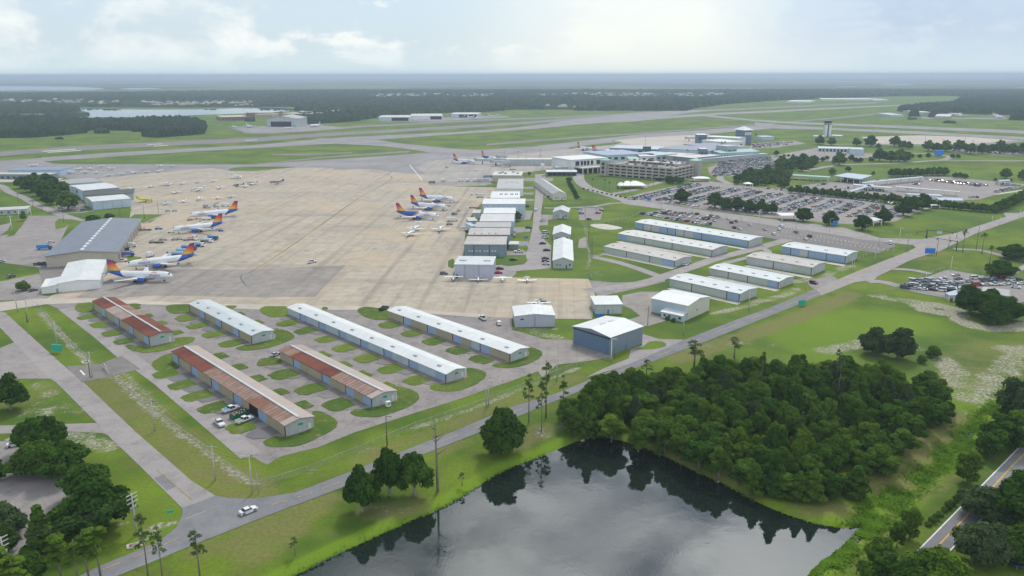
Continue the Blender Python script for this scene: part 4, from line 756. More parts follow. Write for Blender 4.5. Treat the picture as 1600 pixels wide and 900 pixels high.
for i in range(9): bx('door_post', r, f.L * i / 8.2, f.L * i / 8.2 + .45, -0.3, -0.01, 0, 8.8, GREYT)
bx('door_track', r, 0, f.L, -0.35, -0.01, 8.2, 8.9, GREYT); bx('window', r, -0.06, -0.005, f.D * .4, f.D * .4 + 4, 5, 7.5, GLASS)
hangarE('dark_roofed_hangar', 'low hangar with dark green gabled roof between two pale hangars', (131, 305.5), (208, 301.5), (138, 298.5), 6.5, 'grey', 'dark', 1.6, 'x', ov=0.8)
hangarE('grey_roofed_hangar', 'grey roofed hangar beside the cluster of oaks on the left', (104, 288), (157.5, 283.5), (85, 282.5), 8.0, 'pale blue', 'grey', 1.0, ov=0.3)
r, f = hangarE('long_blue_hangar', 'long blue hangar with pale lean-to roof at the left edge', (12, 266.6), (94, 266.1), (19, 262), 6.2, 'pale blue', 'mid blue', 0.4, ov=0.3)
f2 = frame((-45, 272.3), (77.5, 272.8), None, 14, z=5); q = Matrix.Rotation(-f.rz, 3, 'Z') @ (f2.o - f.o); a = f2.rz - f.rz
lw = walls(f2, 5, 0, 'x', MW['slate'], r, 'front_wing'); lw.location = q; lw.rotation_euler = (0, 0, a); lr = roof(f2, 5, 0, 'x', [(0, 1, 'flat', 'flat')], r, .4, .4, 'front_wing_roof'); lr.location = q; lr.rotation_euler = (0, 0, a)
for i in range(9): o = bx('window', r, f2.L * (.30 + .075 * i), f2.L * (.30 + .075 * i) + 3.0, -0.08, -0.01, 0.4, 3.0, GLASS); o.location = q; o.rotation_euler = (0, 0, a)
r, f = hangarE('office_building', 'low lilac roofed building at the left edge near white lamp posts', (-40, 330.8), (41.5, 326.5), (-40, 326.5), 3.8, 'steel', 'pale', 0.3, ov=0.6, cat='building')
for i in range(7): bx('window', r, f.L * (.1 + .13 * i), f.L * (.1 + .13 * i) + 1.6, -0.05, -0.01, 1.2, 2.4, GLASS)
# far hangars and buildings
for lab, A, B, bk, h, wl in (('far grey hangar with dark open door, first of three by the wood', (591, 183.2), (640.5, 183), (612, 180), 9, 'pale blue'), ('far white hangar with one dark door, middle of three by the wood', (643, 181.2), (692, 180.8), (655, 177.8), 9, 'white'), ('far hangar with two dark doors, last of three by the wood', (705, 178.2), (748, 178.2), (712, 175.8), 9, 'pale blue')):
    r, f = hangarE('far_hangar', lab, A, B, bk, h, wl, 'flat', 1.0)
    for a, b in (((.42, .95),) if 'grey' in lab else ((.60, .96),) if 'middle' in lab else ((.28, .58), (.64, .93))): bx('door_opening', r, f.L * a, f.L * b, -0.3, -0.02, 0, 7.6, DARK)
r, f = hangarE('jet_hangar', 'large far grey hangar with open dark doorway behind white airliners', (417, 185.6), (464, 185.6), (397, 182.8), 17, 'steel', 'grey', 6.0, 'y', ov=1)
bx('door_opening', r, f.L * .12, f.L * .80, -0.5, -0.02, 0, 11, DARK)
for lab, A, B, bk, h, wl in (('far red brick building standing alone beside the lake', (346, 183), (386, 182), (352, 180.5), 9, 'brick'), ('far brick and tan school block behind the jet hangar', (384, 176), (424, 176), (386, 173.5), 11, 'brick'), ('far tan walled block beside the jet hangar roof', (440, 177), (480, 178), (446, 174.8), 10, 'stucco'), ('far long brick block with pale roof at the wood edge', (462, 174.5), (516, 174.8), (474, 171.6), 10, 'brick'), ('far small tan wing at the front of the brick block', (398, 178.6), (425, 178.6), (402, 177), 8, 'stucco')):
    r, f = hangarE('brick_building', lab, A, B, bk, h, wl, 'flat', 0, cat='building')
    for i in range(8): bx('window', r, f.L * (i + .3) / 8, f.L * (i + .7) / 8, -0.1, -0.01, 2, 3.6, GLASS); bx('window', r, f.L * (i + .3) / 8, f.L * (i + .7) / 8, -0.1, -0.01, 5.5, 7.1, GLASS)
for lab, A, B, bk, h, wl, rf in (('small blue roofed building alone on the far right grass', (1391, 179.5), (1412, 179.5), (1393, 176.8), 6, 'pale blue', 'silver'), ('far white roofed building half hidden by dark trees', (1436, 175.5), (1456, 175.5), (1440, 173), 8, 'grey', 'silver'), ('far pale low building next to the blue tailed airliner', (1461, 181.5), (1485, 182), (1468, 178.2), 6, 'beige', 'pale')):
    hangarE('far_building', lab, A, B, bk, h, wl, rf, 0.5, cat='building')
for lab, A, B, bk in (('long row of far white sheds on the grass near the horizon woods', (1283, 154.5), (1365, 155), (1284, 153.3)), ('far group of low white roofs before the horizon woods', (1229, 158), (1265, 158.5), (1230, 156.5)), ('pale far shed at the right end of the horizon meadow', (1365, 155.5), (1388, 155.5), (1366, 154.3))): hangarE('far_shed', lab, A, B, bk, 6, 'white', 'white', 0.3, cat='shed')
# ------------------------------------------------------------------ terminal
r, f = hangarE('concourse', 'long low grey concourse wall facing the airliners and boarding bridges', (790.5, 249.2), (893, 249.2), (790, 247), 7.5, 'steel', 'flat', 0.0, cat='terminal building')
for i in range(14): bx('wall_panel', r, f.L * i / 14, f.L * i / 14 + .4, -0.2, -0.01, 0, 7.3, GREYT)
r, f = hangarE('terminal_block', 'white roofed terminal block with tall dark windows above the drop-off', (892.5, 250), (947, 246.5), (900, 243), 15.0, 'white', 'white', 0.0, ov=1.5, cat='terminal building')
for i, x in enumerate((.12, .27, .36, .45, .56, .72, .86)): bx('window', r, f.L * x, f.L * (x + (.11 if i in (0, 5, 6) else .065)), -0.2, -0.01, 8.0, 13, GLASS)
bx('canopy', r, f.L * .10, f.L * 1.0, -16, -0.02, 6.0, 7.2, MR['flat'])
for i in range(7): bx('canopy_column', r, f.L * (.12 + .14 * i), f.L * (.12 + .14 * i) + 1.0, -15, -14, 0, 6.0, TRIMW)
bx('canopy_shade', r, f.L * .10, f.L * .98, -6, -0.05, 0, 5.9, DARK)  # solid near-black block stands in for the shade beneath the canopy
r, f = hangarE('arrivals_canopy', 'low dark fronted canopy building with white roof edge at the street end', (854.5, 268.5), (901, 268.5), (857, 265.5), 4.5, 'slate', 'white', 0.0, ov=.8, cat='canopy')
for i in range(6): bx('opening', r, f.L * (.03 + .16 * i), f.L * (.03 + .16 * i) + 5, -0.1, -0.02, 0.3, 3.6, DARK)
hangarE('service_shelter', 'small white roofed shelter joined to the left of the terminal block', (869, 261.5), (891, 261.5), (871, 257), 6, 'grey', 'white', 0, ov=.6, cat='shelter')
bx_r, f = hangarE('stair_tower', 'narrow white stair tower against the concourse wall', (845.5, 257), (850.5, 257), (846, 256), 5.5, 'white', 'white', 0, cat='tower'); 
# car park building
A, B, C = (949, 274.5), (1052, 283.5), (1096, 276.5); f = frame(A, B, C); Hs = 3.3; ND = 4
r = empty('parking_garage', f.o, f.rz, 'four storey concrete parking garage with rows of long dark openings', 'parking garage'); L, D = f.L, f.D; CG = MW['concrete']
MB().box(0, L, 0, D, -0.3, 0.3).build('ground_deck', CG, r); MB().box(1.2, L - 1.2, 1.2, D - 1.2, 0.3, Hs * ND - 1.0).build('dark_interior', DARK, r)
for k in range(1, ND + 1):
    z = Hs * k; mb = MB(); mb.box(-0.3, L + .3, -0.3, 0.6, z - .9, z + .75); mb.box(L - .6, L + .3, 0.61, D + .3, z - .9, z + .75); mb.box(-.3, L - .61, D - .6, D + .3, z - .9, z + .75); mb.box(-.3, .6, .61, D - .61, z - .9, z + .75)
    mb.build('parapet', CG, r); MB().box(.61, L - .61, .61, D - .61, z - .6, z - .25).build('deck', MATS['terminal concrete'], r)
for i in range(11): bx('pier', r, L * i / 10.3, L * i / 10.3 + 1.6, -0.36, .55, 0, Hs * ND - .95, CG)
for i in range(6): bx('pier', r, L - .55, L + .36, D * i / 6, D * i / 6 + 1.6, 0, Hs * ND - .95, CG)
bx('upper_deck', r, L * .12, L - 8, D * .50, D - 3, Hs * ND, Hs * ND + 2.4, CG); 
for i in range(34): bx('upper_opening_shade', r, L * (.14 + .0205 * i), L * (.14 + .0205 * i) + .9, D * .50 - .25, D * .50 - .01, Hs * ND - .2, Hs * ND + 2.0, DARK)  # near-black panels put in for the shade inside the upper deck openings
TEAL = paint('teal roof', (0.16, 0.42, 0.36))
for (x0, x1, y0, y1, hh) in ((-9, -0.5, -2, 8, 17), (L - 6, L + 5, D - 5, D + 4.5, 18)):
    MB().box(x0, x1, y0, y1, -.2, hh).build('stair_tower', CG, r); mb = MB(); cx, cy = (x0 + x1) / 2, (y0 + y1) / 2
    mb.add([(x0 - .6, y0 - .6, hh), (x1 + .6, y0 - .6, hh), (x1 + .6, y1 + .6, hh), (x0 - .6, y1 + .6, hh), (cx, cy, hh + 2.6)], [(0, 1, 4), (1, 2, 4), (2, 3, 4), (3, 0, 4)]); mb.build('tower_roof', TEAL, r)
for z in (3, 7.6, 12.2):
    mb = MB(); mb.tube([(-4.7, -2.3, z + 1), (-4.7, -1.99, z + 1)], 1.9, 14, 0, False); mb.build('round_window', GLASS, r)
f_g = f; GARAGE = (f.o.copy(), f.rz, L, D, Hs * ND)
# hall, wings and canopies
r, f = hangarE('terminal_hall', 'terminal hall with broad dark blue sloping roof', (1030, 232), (1108, 236), (1050, 226.5), 11, 'sky' if False else 'pale blue', 'dark blue', 0.0, ov=1, cat='terminal building')
for i in range(6): bx('window', r, f.L * (.08 + .15 * i), f.L * (.17 + .15 * i), -0.2, -0.02, 2, 6, GLASS)
hangarE('terminal_hall', 'second blue roofed hall stretching towards the far tower', (1106, 231), (1172, 229), (1112, 223.5), 10, 'white', 'dark blue', 0.0, ov=1, cat='terminal building')
for lab, A, B, bk, h, wl, rf in (('pale blue passenger link beside the parked airliner tails', (952, 231), (1028, 233.5), (958, 226.5), 8, 'slate', 'sky blue'), ('blue flat roofed wing in front of the terminal hall', (947, 243), (1010, 240), (950, 235), 9, 'pale blue', 'mid blue'), ('white flat roofed wing beside the green domed kiosk', (1000, 244), (1025, 244), (1002, 240), 8, 'white', 'white'), ('pale low wing between garage and terminal hall', (1025, 243), (1058, 240), (1028, 236), 8, 'grey', 'sky blue'), ('white low wing below the dark blue hall roof', (1052, 244), (1104, 240), (1056, 237), 7, 'grey', 'flat'), ('grey low wing with open arcade beside palms', (1083, 247), (1126, 242.5), (1086, 241), 7, 'slate', 'flat'), ('tan square kiosk with green cap behind the garage', (984, 249), (1000, 249), (985, 245), 11, 'beige', 'green'), ('dark blue square tower in the middle of the terminal roofs', (1095, 233), (1106, 233), (1096, 231), 14, 'dark blue', 'flat'), ('white fronted wing beside the airside tower', (1132, 222.5), (1162, 221), (1134, 217), 12, 'white', 'white'), ('low wing with columns on the hall roof', (1137, 229), (1152, 228), (1138, 226), 16, 'grey', 'grey')):
    r, f = hangarE('terminal_wing', lab, A, B, bk, h, wl, rf, 0.0, ov=.6, cat='terminal building')
    n = max(2, int(f.L / 9))
    for i in range(n): bx('window', r, f.L * (i + .2) / n, f.L * (i + .75) / n, -0.15, -0.02, h * .35, h * .7, GLASS)
r, f = hangarE('green_roofed_building', 'pale building with long green roof beside the covered walkway', (1126, 239.5), (1186, 236.5), (1134, 234.5), 8.5, 'pale blue', 'green', 2.0, ov=1, cat='terminal building')
for i in range(14): bx('window', r, f.L * (i + .25) / 14, f.L * (i + .7) / 14, -0.15, -0.02, 2.0, 5.5, GLASS)
r, f = hangarE('covered_walkway', 'very long sky blue canopy along the rows of parked cars', (1082, 250), (1200, 240), (1086, 248.4), 5, 'grey', 'sky blue', 0, ov=.5, cat='canopy')
r, f = hangarE('airside_tower', 'dark blue airside block with white roof at the apron end', (1091.5, 210.8), (1105, 210.8), (1093, 209), 17, 'dark blue', 'white', 0, ov=1.5, cat='terminal building')
for i in range(3): bx('window', r, f.L * (.1 + .3 * i), f.L * (.3 + .3 * i), -0.2, -0.02, 9, 13, GLASS)
r, f = hangarE('airside_concourse', 'white roofed airside concourse joining the two dark blue towers', (1105, 213.5), (1154, 216), (1107, 211.5), 12, 'white', 'white', 0.6, ov=1, cat='terminal building')
for i in range(8): bx('window', r, f.L * (.04 + .12 * i), f.L * (.12 + .12 * i), -0.2, -0.02, 4, 9, GLASS)
f = frame((1162, 225), (1173, 224.5), None, 22, z=0); r = empty('round_topped_tower', f.o, f.rz, 'dark blue terminal tower with white pyramid roof', 'tower'); hh = 22
walls(f, hh, 0, 'x', MW['dark blue'], r); mb = MB(); mb.add([(-3, -3, hh), (f.L + 3, -3, hh), (f.L + 3, f.D + 3, hh), (-3, f.D + 3, hh), (f.L / 2, f.D / 2, hh + 6)], [(0, 1, 4), (1, 2, 4), (2, 3, 4), (3, 0, 4), (3, 2, 1, 0)]); mb.build('roof', MR['white'], r)
for i in range(4): bx('window', r, f.L * (.06 + .24 * i), f.L * (.24 + .24 * i), -0.2, -0.02, 14, 19, TRIMW)
# control tower
g = at(1291.5, 213.8); r = empty('control_tower', g, 0, 'tall white control tower with dark glass cab', 'control tower'); th = height((1291.5, 213.8), 188.5); w = 5.2
mb = MB(); mb.box(-w, -1.4, -w, w, -.2, th * .76); mb.box(1.4, w, -w, w, -.2, th * .76); mb.build('shaft', MW['white'], r); bx('stair_slot', r, -1.39, 1.39, -w + .8, w - .8, 0, th * .76, paint('dark blue glass', (0.05, 0.07, 0.12), .2))
mb = MB(); mb.loft([[(a * cos(2 * pi * k / 12), a * sin(2 * pi * k / 12), z) for k in range(12)] for a, z in ((6.0, th * .761), (7.2, th * .80), (7.2, th * .85))], smooth=False); mb.build('cab_base', GREYT, r)
mb = MB(); mb.loft([[(a * cos(2 * pi * k / 12), a * sin(2 * pi * k / 12), z) for k in range(12)] for a, z in ((5.6, th * .851), (7.0, th * .955))], smooth=False); mb.build('cab_glass', GLASS, r)
mb = MB(); mb.loft([[(a * cos(2 * pi * k / 12), a * sin(2 * pi * k / 12), z) for k in range(12)] for a, z in ((7.6, th * .9555), (7.4, th))], smooth=False); mb.build('cab_roof', paint('near black trim', (0.03, 0.035, 0.045)), r)
hangarE('tower_office', 'low pale building at the foot of the control tower', (1270, 212.8), (1287, 213.3), (1271, 211.5), 4, 'grey', 'flat', 0, cat='building'); hangarE('tower_office', 'low white roofed building right of the control tower foot', (1297, 211.8), (1314, 212.4), (1298, 210.5), 4, 'grey', 'white', 0, cat='building')
hangarE('cargo_building', 'small sky blue cargo building beside the far car park', (1191, 214), (1210, 213.5), (1192, 212), 6, 'pale blue', 'sky blue', 0.2, cat='building')
r, f = hangarE('service_building', 'long low teal edged service building on the truck yard', (1279, 231.5), (1330, 232.8), (1281, 229), 4.5, 'pale blue', 'silver', 0.0, cat='building')
for i in range(9): bx('bay', r, f.L * (i + .15) / 9, f.L * (i + .8) / 9, -0.1, -0.02, 0, 3.6, GLASS)
hangarE('service_building', 'taller pale blue block at the end of the teal edged building', (1329, 233), (1350, 233.5), (1331, 230.5), 8, 'pale blue', 'silver', 0.0, cat='building')
# rental canopies
def canopy(label, pts, h, rf, ncol=4, name='car_canopy', th=.5):
    P = [at2(p, h) for p in pts]; c = sum(P, Vector()) / len(P); g = Vector((c.x, c.y, 0)); r = empty(name, g, 0, label, 'canopy')
    mb = MB(); mb.slab([tuple(p - g) for p in P], th); mb.build('roof', MR[rf], r)
    for i in range(4):
        a, b = P[i] - c, P[(i + 1) % 4] - c
        for t in np.linspace(0, 1, ncol, endpoint=False):
            q = (a.lerp(b, t)) * .93; bx('column', r, q.x - .25, q.x + .25, q.y - .25, q.y + .25, -.1, h - th, TRIMW)
    return r
canopy('broad sky blue canopy roof on white columns in the rental lot', [(1345, 279.8), (1363, 274), (1324, 270), (1303, 274.5)], 6, 'sky blue')
canopy('long thin pale canopy running up the rental lot', [(1346, 284.5), (1349, 286), (1442, 276.6), (1441, 275.2)], 4.5, 'sky blue', 5); canopy('thin pale canopy in the left half of the rental lot', [(1334, 287), (1333, 288.6), (1392, 293.6), (1393, 292)], 4.5, 'silver', 5)
canopy('thin pale canopy crossing beside the hedge trees', [(1326, 298), (1330, 299.5), (1366, 288.5), (1362, 287.5)], 4.5, 'sky blue', 4); canopy('wide pale canopy beside the hedge, left one of a pair', [(1413, 301.5), (1419, 303.8), (1474, 306.3), (1468, 303.5)], 4.5, 'sky blue', 4); canopy('wide pale canopy beside the hedge, right one of a pair', [(1462, 308.5), (1468, 312.6), (1506, 313.2), (1502, 309)], 4.5, 'sky blue', 4)
canopy('long thin canopy across the middle of the rental lot', [(1400, 290.5), (1400, 291.6), (1500, 300), (1500, 298.9)], 4.5, 'silver', 5); canopy('green edged covered walkway beside the rental canopy', [(1239, 272), (1238, 274), (1296, 277.3), (1297, 275.3)], 4.5, 'green', 5); canopy('small canopy beside marsh pools at the lot end', [(1559, 281.5), (1562, 283), (1579, 282), (1577, 280.3)], 5, 'sky blue', 2)
canopy('pale roofed shade over cars in the fenced yard', [(1477, 457.5), (1483, 461.5), (1500, 461), (1494, 453)], 3.2, 'sky blue', 2)
hangarE('yard_office', 'grey roofed office in the fenced yard half hidden by trees', (1535, 458), (1576, 463), (1548, 450), 3.6, 'grey', 'grey', 0.8, cat='building')
def tent(label, px, w, d, h0, h1, rf='white', rz=0.0, name='pavilion'):
    g = at(*px); r = empty(name, g, rz, label, 'pavilion'); mb = MB()
    mb.add([(-w, -d, h0), (w, -d, h0), (w, d, h0), (-w, d, h0), (-w * .35, 0, h1), (w * .35, 0, h1)], [(0, 1, 5, 4), (1, 2, 5), (2, 3, 4, 5), (3, 0, 4), (3, 2, 1, 0)]); mb.build('roof', MR[rf], r)
    for sx in (-.88, .88):
        for sy in (-.88, .88): bx('column', r, sx * w - .25, sx * w + .25, sy * d - .25, sy * d + .25, -.1, h0, TRIMW)
tent('large white pavilion tent on the lawn by the terminal drive', (986, 293.5), 14, 9, 3.5, 7); tent('white shelter at the foot of the garage corner tower', (1095, 283), 9, 6, 3.5, 5); tent('small white gazebo beside the dense shrubs at the lot entrance', (1168, 294.5), 4.2, 4.2, 5, 6.4); tent('white entrance booth roof between oaks of the big car park', (1231, 343.5), 7.5, 6.5, 4.5, 5.2); tent('white tent standing between two oaks on the lot corner', (1362, 351), 5, 5.5, 4.2, 5.6, rz=.5); tent('tiny white roof at the hedge corner above the lawn', (1459, 325.5), 4, 3, 3, 3.4)
# boarding bridges
def bridge(label, a, b, z=4.2):
    P, Q = at2(a), at2(b); d = Q - P; r = empty('boarding_bridge', P, atan2(d.y, d.x), label, 'boarding bridge'); L = d.length
    bx('tunnel', r, 0, L * .55, -1.7, 1.7, z, z + 3.2, MW['steel']); bx('tunnel', r, L * .5, L, -1.45, 1.45, z + .2, z + 2.9, MW['grey']); bx('cab', r, L - .02, L + 3.2, -2, 2, z - .1, z + 3.4, GREYT)
    bx('wheel_column', r, L * .8, L * .8 + 1, -.9, .9, 0, z + .15, paint('near black trim', (0.03, 0.035, 0.045))); bx('pedestal', r, -1, 2, -1.2, 1.2, 0, z, GREYT)
bridge('long grey boarding bridge reaching the nearer terminal airliner', (797, 257), (744, 256.5)); bridge('grey boarding bridge standing free beside service vehicles', (797, 261), (770, 259.5)); bridge('grey boarding bridge reaching the farther terminal airliner', (792, 251), (778, 251)); bridge('grey boarding bridge beside the right hand airliners', (985, 236), (968, 239)); bridge('white boarding bridge at the airside tower', (1092, 221), (1073, 221))
# ------------------------------------------------------------------ trees
NR = np.random.RandomState(11)
def unit(n):
    v = NR.normal(size=(n, 3)); return v / np.linalg.norm(v, axis=1, keepdims=True)
def leaf_quads(pos, nrm, size):
    n = len(pos); a = unit(n); t = np.cross(nrm, a); t /= np.linalg.norm(t, axis=1, keepdims=True) + 1e-9; b = np.cross(nrm, t)
    s = (size * NR.uniform(0.65, 1.35, n))[:, None]; t = t * s; b = b * s * NR.uniform(0.5, 0.9, n)[:, None]
    V = np.stack([pos - t - b * .5, pos + t * .2 - b, pos + t + b * .4, pos - t * .3 + b], 1).reshape(-1, 3)
    return V, np.arange(4 * n).reshape(n, 4)
def crown(name, lobes, n, leaf, mat, flat=0.0, core=0.72, up=0.35):
    """lobes: [(centre, radii)], leaves spread through the outer shell of every lobe; a ragged dark inner mass keeps it opaque"""
    P, Nn = [], []; vol = np.array([r[0] * r[1] + r[0] * r[2] for c, r in lobes]); vol = vol / vol.sum()
    for (c, r), w in zip(lobes, vol):
        k = int(n * w); d = unit(k); d[:, 2] = np.where(d[:, 2] < -0.35, -d[:, 2], d[:, 2])
        rad = NR.uniform(0.62, 1.18, k)[:, None] + 0.12 * np.sin(d[:, :1] * 7 + c[0]) * np.cos(d[:, 1:2] * 6 + c[1])
        P.append(np.array(c) + d * np.array(r) * rad); q = d + NR.normal(size=(k, 3)) * 0.40; q[:, 2] += up; Nn.append(q / np.linalg.norm(q, axis=1, keepdims=True))
    P = np.concatenate(P); Nn = np.concatenate(Nn); V, Q = leaf_quads(P, Nn, leaf)
    vs, qs = [V], [Q]; b = len(V)
    if core:
        for c, r in lobes:
            U, W = 7, 5; th, ph = np.meshgrid(np.linspace(0, 2 * pi, U, endpoint=False), np.linspace(0.12, pi - 0.12, W)); k = core * NR.uniform(0.85, 1.1, th.shape)
            X = np.stack([np.sin(ph) * np.cos(th) * r[0] * k, np.sin(ph) * np.sin(th) * r[1] * k, np.cos(ph) * r[2] * k], -1) + np.array(c)
            ii = np.arange(U * W).reshape(W, U); jj = np.roll(ii, -1, 1)
            vs.append(X.reshape(-1, 3)); qs.append(b + np.stack([ii[:-1].ravel(), jj[:-1].ravel(), jj[1:].ravel(), ii[1:].ravel()], 1)); b += U * W
    return np_mesh(name, np.concatenate(vs), np.concatenate(qs), MATS[mat])
def trunk_mesh(name, h, r, limbs, mat='bark', lean=0.0):
    mb = MB(); mb.tube([(0, 0, -0.3), (lean * .4, 0.05, h * .4), (lean, 0, h)], [r * 1.25, r * .85, r * .45], 7)
    for p0, p1, rr in limbs:
        m = [(p0[i] + p1[i]) / 2 + random.uniform(-.15, .15) for i in range(3)]; mb.tube([p0, m, p1], [rr, rr * .7, rr * .3], 5)
    return mb.mesh(name, MATS[mat])
class Var: pass
def mk(kind, seed):
    random.seed(seed); NR.seed(seed); v = Var(); rad = lambda a, b: random.uniform(a, b); lobes = []; limbs = []
    if kind in ('oak', 'parkoak', 'greyoak', 'brightoak', 'faroak'):          # width 10
        v.w = 10.0; v.h = 8.6
        for i in range(13): a = i * 2 * pi / 13 + rad(-.25, .25); R_ = rad(2.6, 3.8); lobes.append(((cos(a) * R_, sin(a) * R_, rad(2.6, 4.9)), (rad(1.0, 1.55), rad(1.0, 1.55), rad(.9, 1.4))))
        for i in range(8 if kind != 'parkoak' else 0): a = i * 2 * pi / 8 + rad(-.3, .3); R_ = rad(1.9, 3.0); lobes.append(((cos(a) * R_, sin(a) * R_, rad(1.7, 2.6)), (rad(.9, 1.4), rad(.9, 1.4), rad(.7, 1.1))))
        for i in range(11): a = rad(0, 6.28); R_ = rad(.2, 2.5); lobes.append(((cos(a) * R_, sin(a) * R_, rad(5.2, 7.6) - R_ * .35), (rad(.95, 1.5), rad(.95, 1.5), rad(.85, 1.35))))
        lobes.append(((0, 0, 4.3), (2.8, 2.8, 2.5)))
        for i in range(5): a = i * 1.26 + rad(-.3, .3); limbs.append(((0, 0, 1.5), (cos(a) * 2.6, sin(a) * 2.6, 4.2), .17))
        n, leaf, m = (8000, .31, 'oak foliage')
        if kind == 'greyoak': m = 'grey foliage'
        if kind == 'brightoak': m = 'bright foliage'
        if kind == 'faroak': n, leaf, m = 1000, .75, 'wood foliage'
        v.trunk = trunk_mesh('trunk', 4.2, .36, limbs, 'pale bark' if kind == 'parkoak' else 'bark'); v.crown = crown('crown', lobes, n, leaf, m)
    elif kind == 'wood':         # width 8
        v.w = 8.0; v.h = 11.0; k = random.choice((0, 1, 2))
        lean = (rad(-.6, .6), rad(-.6, .6))
        for i in range(24):
            t = rad(0, 1); a = i * 2.4 + rad(-.4, .4); z = 2.4 + 7.6 * t; R_ = 2.85 * (1 - max(0, t - .45) ** 1.5 * 1.35) * rad(.55, 1.1); q_ = rad(.75, 1.35); lobes.append(((cos(a) * R_ + lean[0] * t, sin(a) * R_ + lean[1] * t, z), (q_, q_ * rad(.85, 1.15), q_ * rad(.85, 1.25))))
        lobes.append(((0, 0, 5.8), (1.9, 1.9, 3.4)))
        for i in range(4): a = i * 1.57 + rad(-.3, .3); limbs.append(((0, 0, 2.5), (cos(a) * 1.9, sin(a) * 1.9, 6.0), .12))
        v.trunk = trunk_mesh('trunk', 8, .22, limbs); v.crown = crown('crown', lobes, 6500, .30, 'wood foliage')
    elif kind == 'cone':         # width 6, conical
        v.w = 6.0; v.h = 10.0
        for i in range(14): t = i / 13; a = i * 2.4; R_ = (1 - t) * 1.7; lobes.append(((cos(a) * R_, sin(a) * R_, 1.4 + t * 7.8), (rad(1.0, 1.4) * (1.25 - t * .75),) * 2 + (rad(.9, 1.2),)))
        v.trunk = trunk_mesh('trunk', 7, .2, []); v.crown = crown('crown', lobes, 4200, .30, 'wood foliage')
    elif kind in ('pine', 'thinpine'):       # width 5.5, height 17
        v.w = 5.5; v.h = 17.0; z0 = 8.5 if kind == 'pine' else 7.5
        for i in range(14 if kind == 'pine' else 16):
            a = i * 2.4 + rad(-.4, .4); z = rad(z0, 16.2); R_ = rad(.7, 2.2) * (1.15 - (z - z0) / 11); c = (cos(a) * R_, sin(a) * R_, z); lobes.append((c, ((rad(.7, 1.15), rad(.7, 1.15), rad(.4, .65)) if kind == 'pine' else (rad(.5, .9), rad(.5, .9), rad(.35, .6))))); limbs.append(((0, 0, z - rad(.3, 1.0)), c, .06))
        v.trunk = trunk_mesh('trunk', 16.5, .2, limbs, lean=rad(-.5, .5)); v.crown = crown('crown', lobes, 2600 if kind == 'pine' else 1100, .27 if kind == 'pine' else .19, 'bright foliage' if kind == 'pine' else 'pine foliage', core=0, up=.5)
    elif kind == 'snag':
        v.w = 5; v.h = 18
        for i in range(9): a = i * 2.2; z = rad(9, 16.5); L_ = rad(1.4, 4.0); limbs.append(((0, 0, z), (cos(a) * L_, sin(a) * L_, z + rad(.6, 2.0)), .16))
        v.trunk = trunk_mesh('trunk', 17.5, .36, limbs, 'bark', .4); v.crown = None
    elif kind in ('bush', 'farbush'):
        v.w = 3.0; v.h = 2.3
        for i in range(6): a = i * 1.05; R_ = rad(.4, .8); lobes.append(((cos(a) * R_, sin(a) * R_, rad(.6, 1.4)), (rad(.6, .85),) * 2 + (rad(.6, .8),)))
        v.trunk = trunk_mesh('trunk', 1.0, .1, []); v.crown = crown('crown', lobes, 1500 if kind == 'bush' else 420, .17 if kind == 'bush' else .32, 'oak foliage' if kind == 'farbush' else 'wood foliage')
    elif kind == 'palm':
        v.w = 4.6; v.h = 11; mb = MB()
        for i in range(26):
            a = i * 2.4; el = rad(-.5, 1.2); d = Vector((cos(a) * cos(el), sin(a) * cos(el), sin(el))); p = Vector((0, 0, 10)); s = Vector((-sin(a), cos(a), 0)) * .38; q = p + d * 1.3; e = p + d * 2.3 + Vector((0, 0, -.7))
            mb.add([p - s * .2, p + s * .2, q + s, q - s], [(0, 1, 2, 3)]); mb.add([q - s, q + s, e + s * .3, e - s * .3], [(0, 1, 2, 3)])
        v.crown = mb.mesh('crown', MATS['pine foliage']); v.trunk = trunk_mesh('trunk', 10, .22, [])
    return v
VARS = {k: [mk(k, 100 + i * 7 + hash_) for i in range(n)] for k, n, hash_ in (('oak', 5, 1), ('parkoak', 3, 13), ('greyoak', 2, 2), ('brightoak', 2, 3), ('faroak', 5, 4), ('wood', 8, 5), ('cone', 3, 6), ('pine', 4, 7), ('thinpine', 3, 8), ('snag', 2, 9), ('bush', 3, 10), ('farbush', 3, 11), ('palm', 2, 12))}
random.seed(21)
NAMES = {'oak': 'oak_tree', 'parkoak': 'oak_tree', 'greyoak': 'oak_tree', 'brightoak': 'broadleaf_tree', 'faroak': 'oak_tree', 'wood': 'broadleaf_tree', 'cone': 'conical_tree', 'pine': 'pine_tree', 'thinpine': 'pine_tree', 'snag': 'dead_tree', 'bush': 'shrub', 'farbush': 'shrub', 'palm': 'palm_tree'}
def tree_at(p, kind, w, label, group=None, h=None, z=0.0, name=None):
    v = random.choice(VARS[kind]); s = w / v.w; sz = (h / v.h) if h else s * random.uniform(.92, 1.08)
    cat = {'bush': 'shrub', 'farbush': 'shrub', 'palm': 'palm tree'}.get(kind, 'tree')
    r = empty(name or NAMES[kind], (p.x, p.y, z), random.uniform(0, 6.28), label, cat, group); r.scale = (s, s, sz)
    inst('trunk', v.trunk, r); 
    if v.crown: inst('crown', v.crown, r)
    return r
def tree(px, py, wpx, kind, label, group=None, top=None):
    p = at(px, py); m = mpp(px, py); h = None
    if top is not None: h = height((px, py), top)
    return tree_at(p, kind, wpx * m, label, group, h)
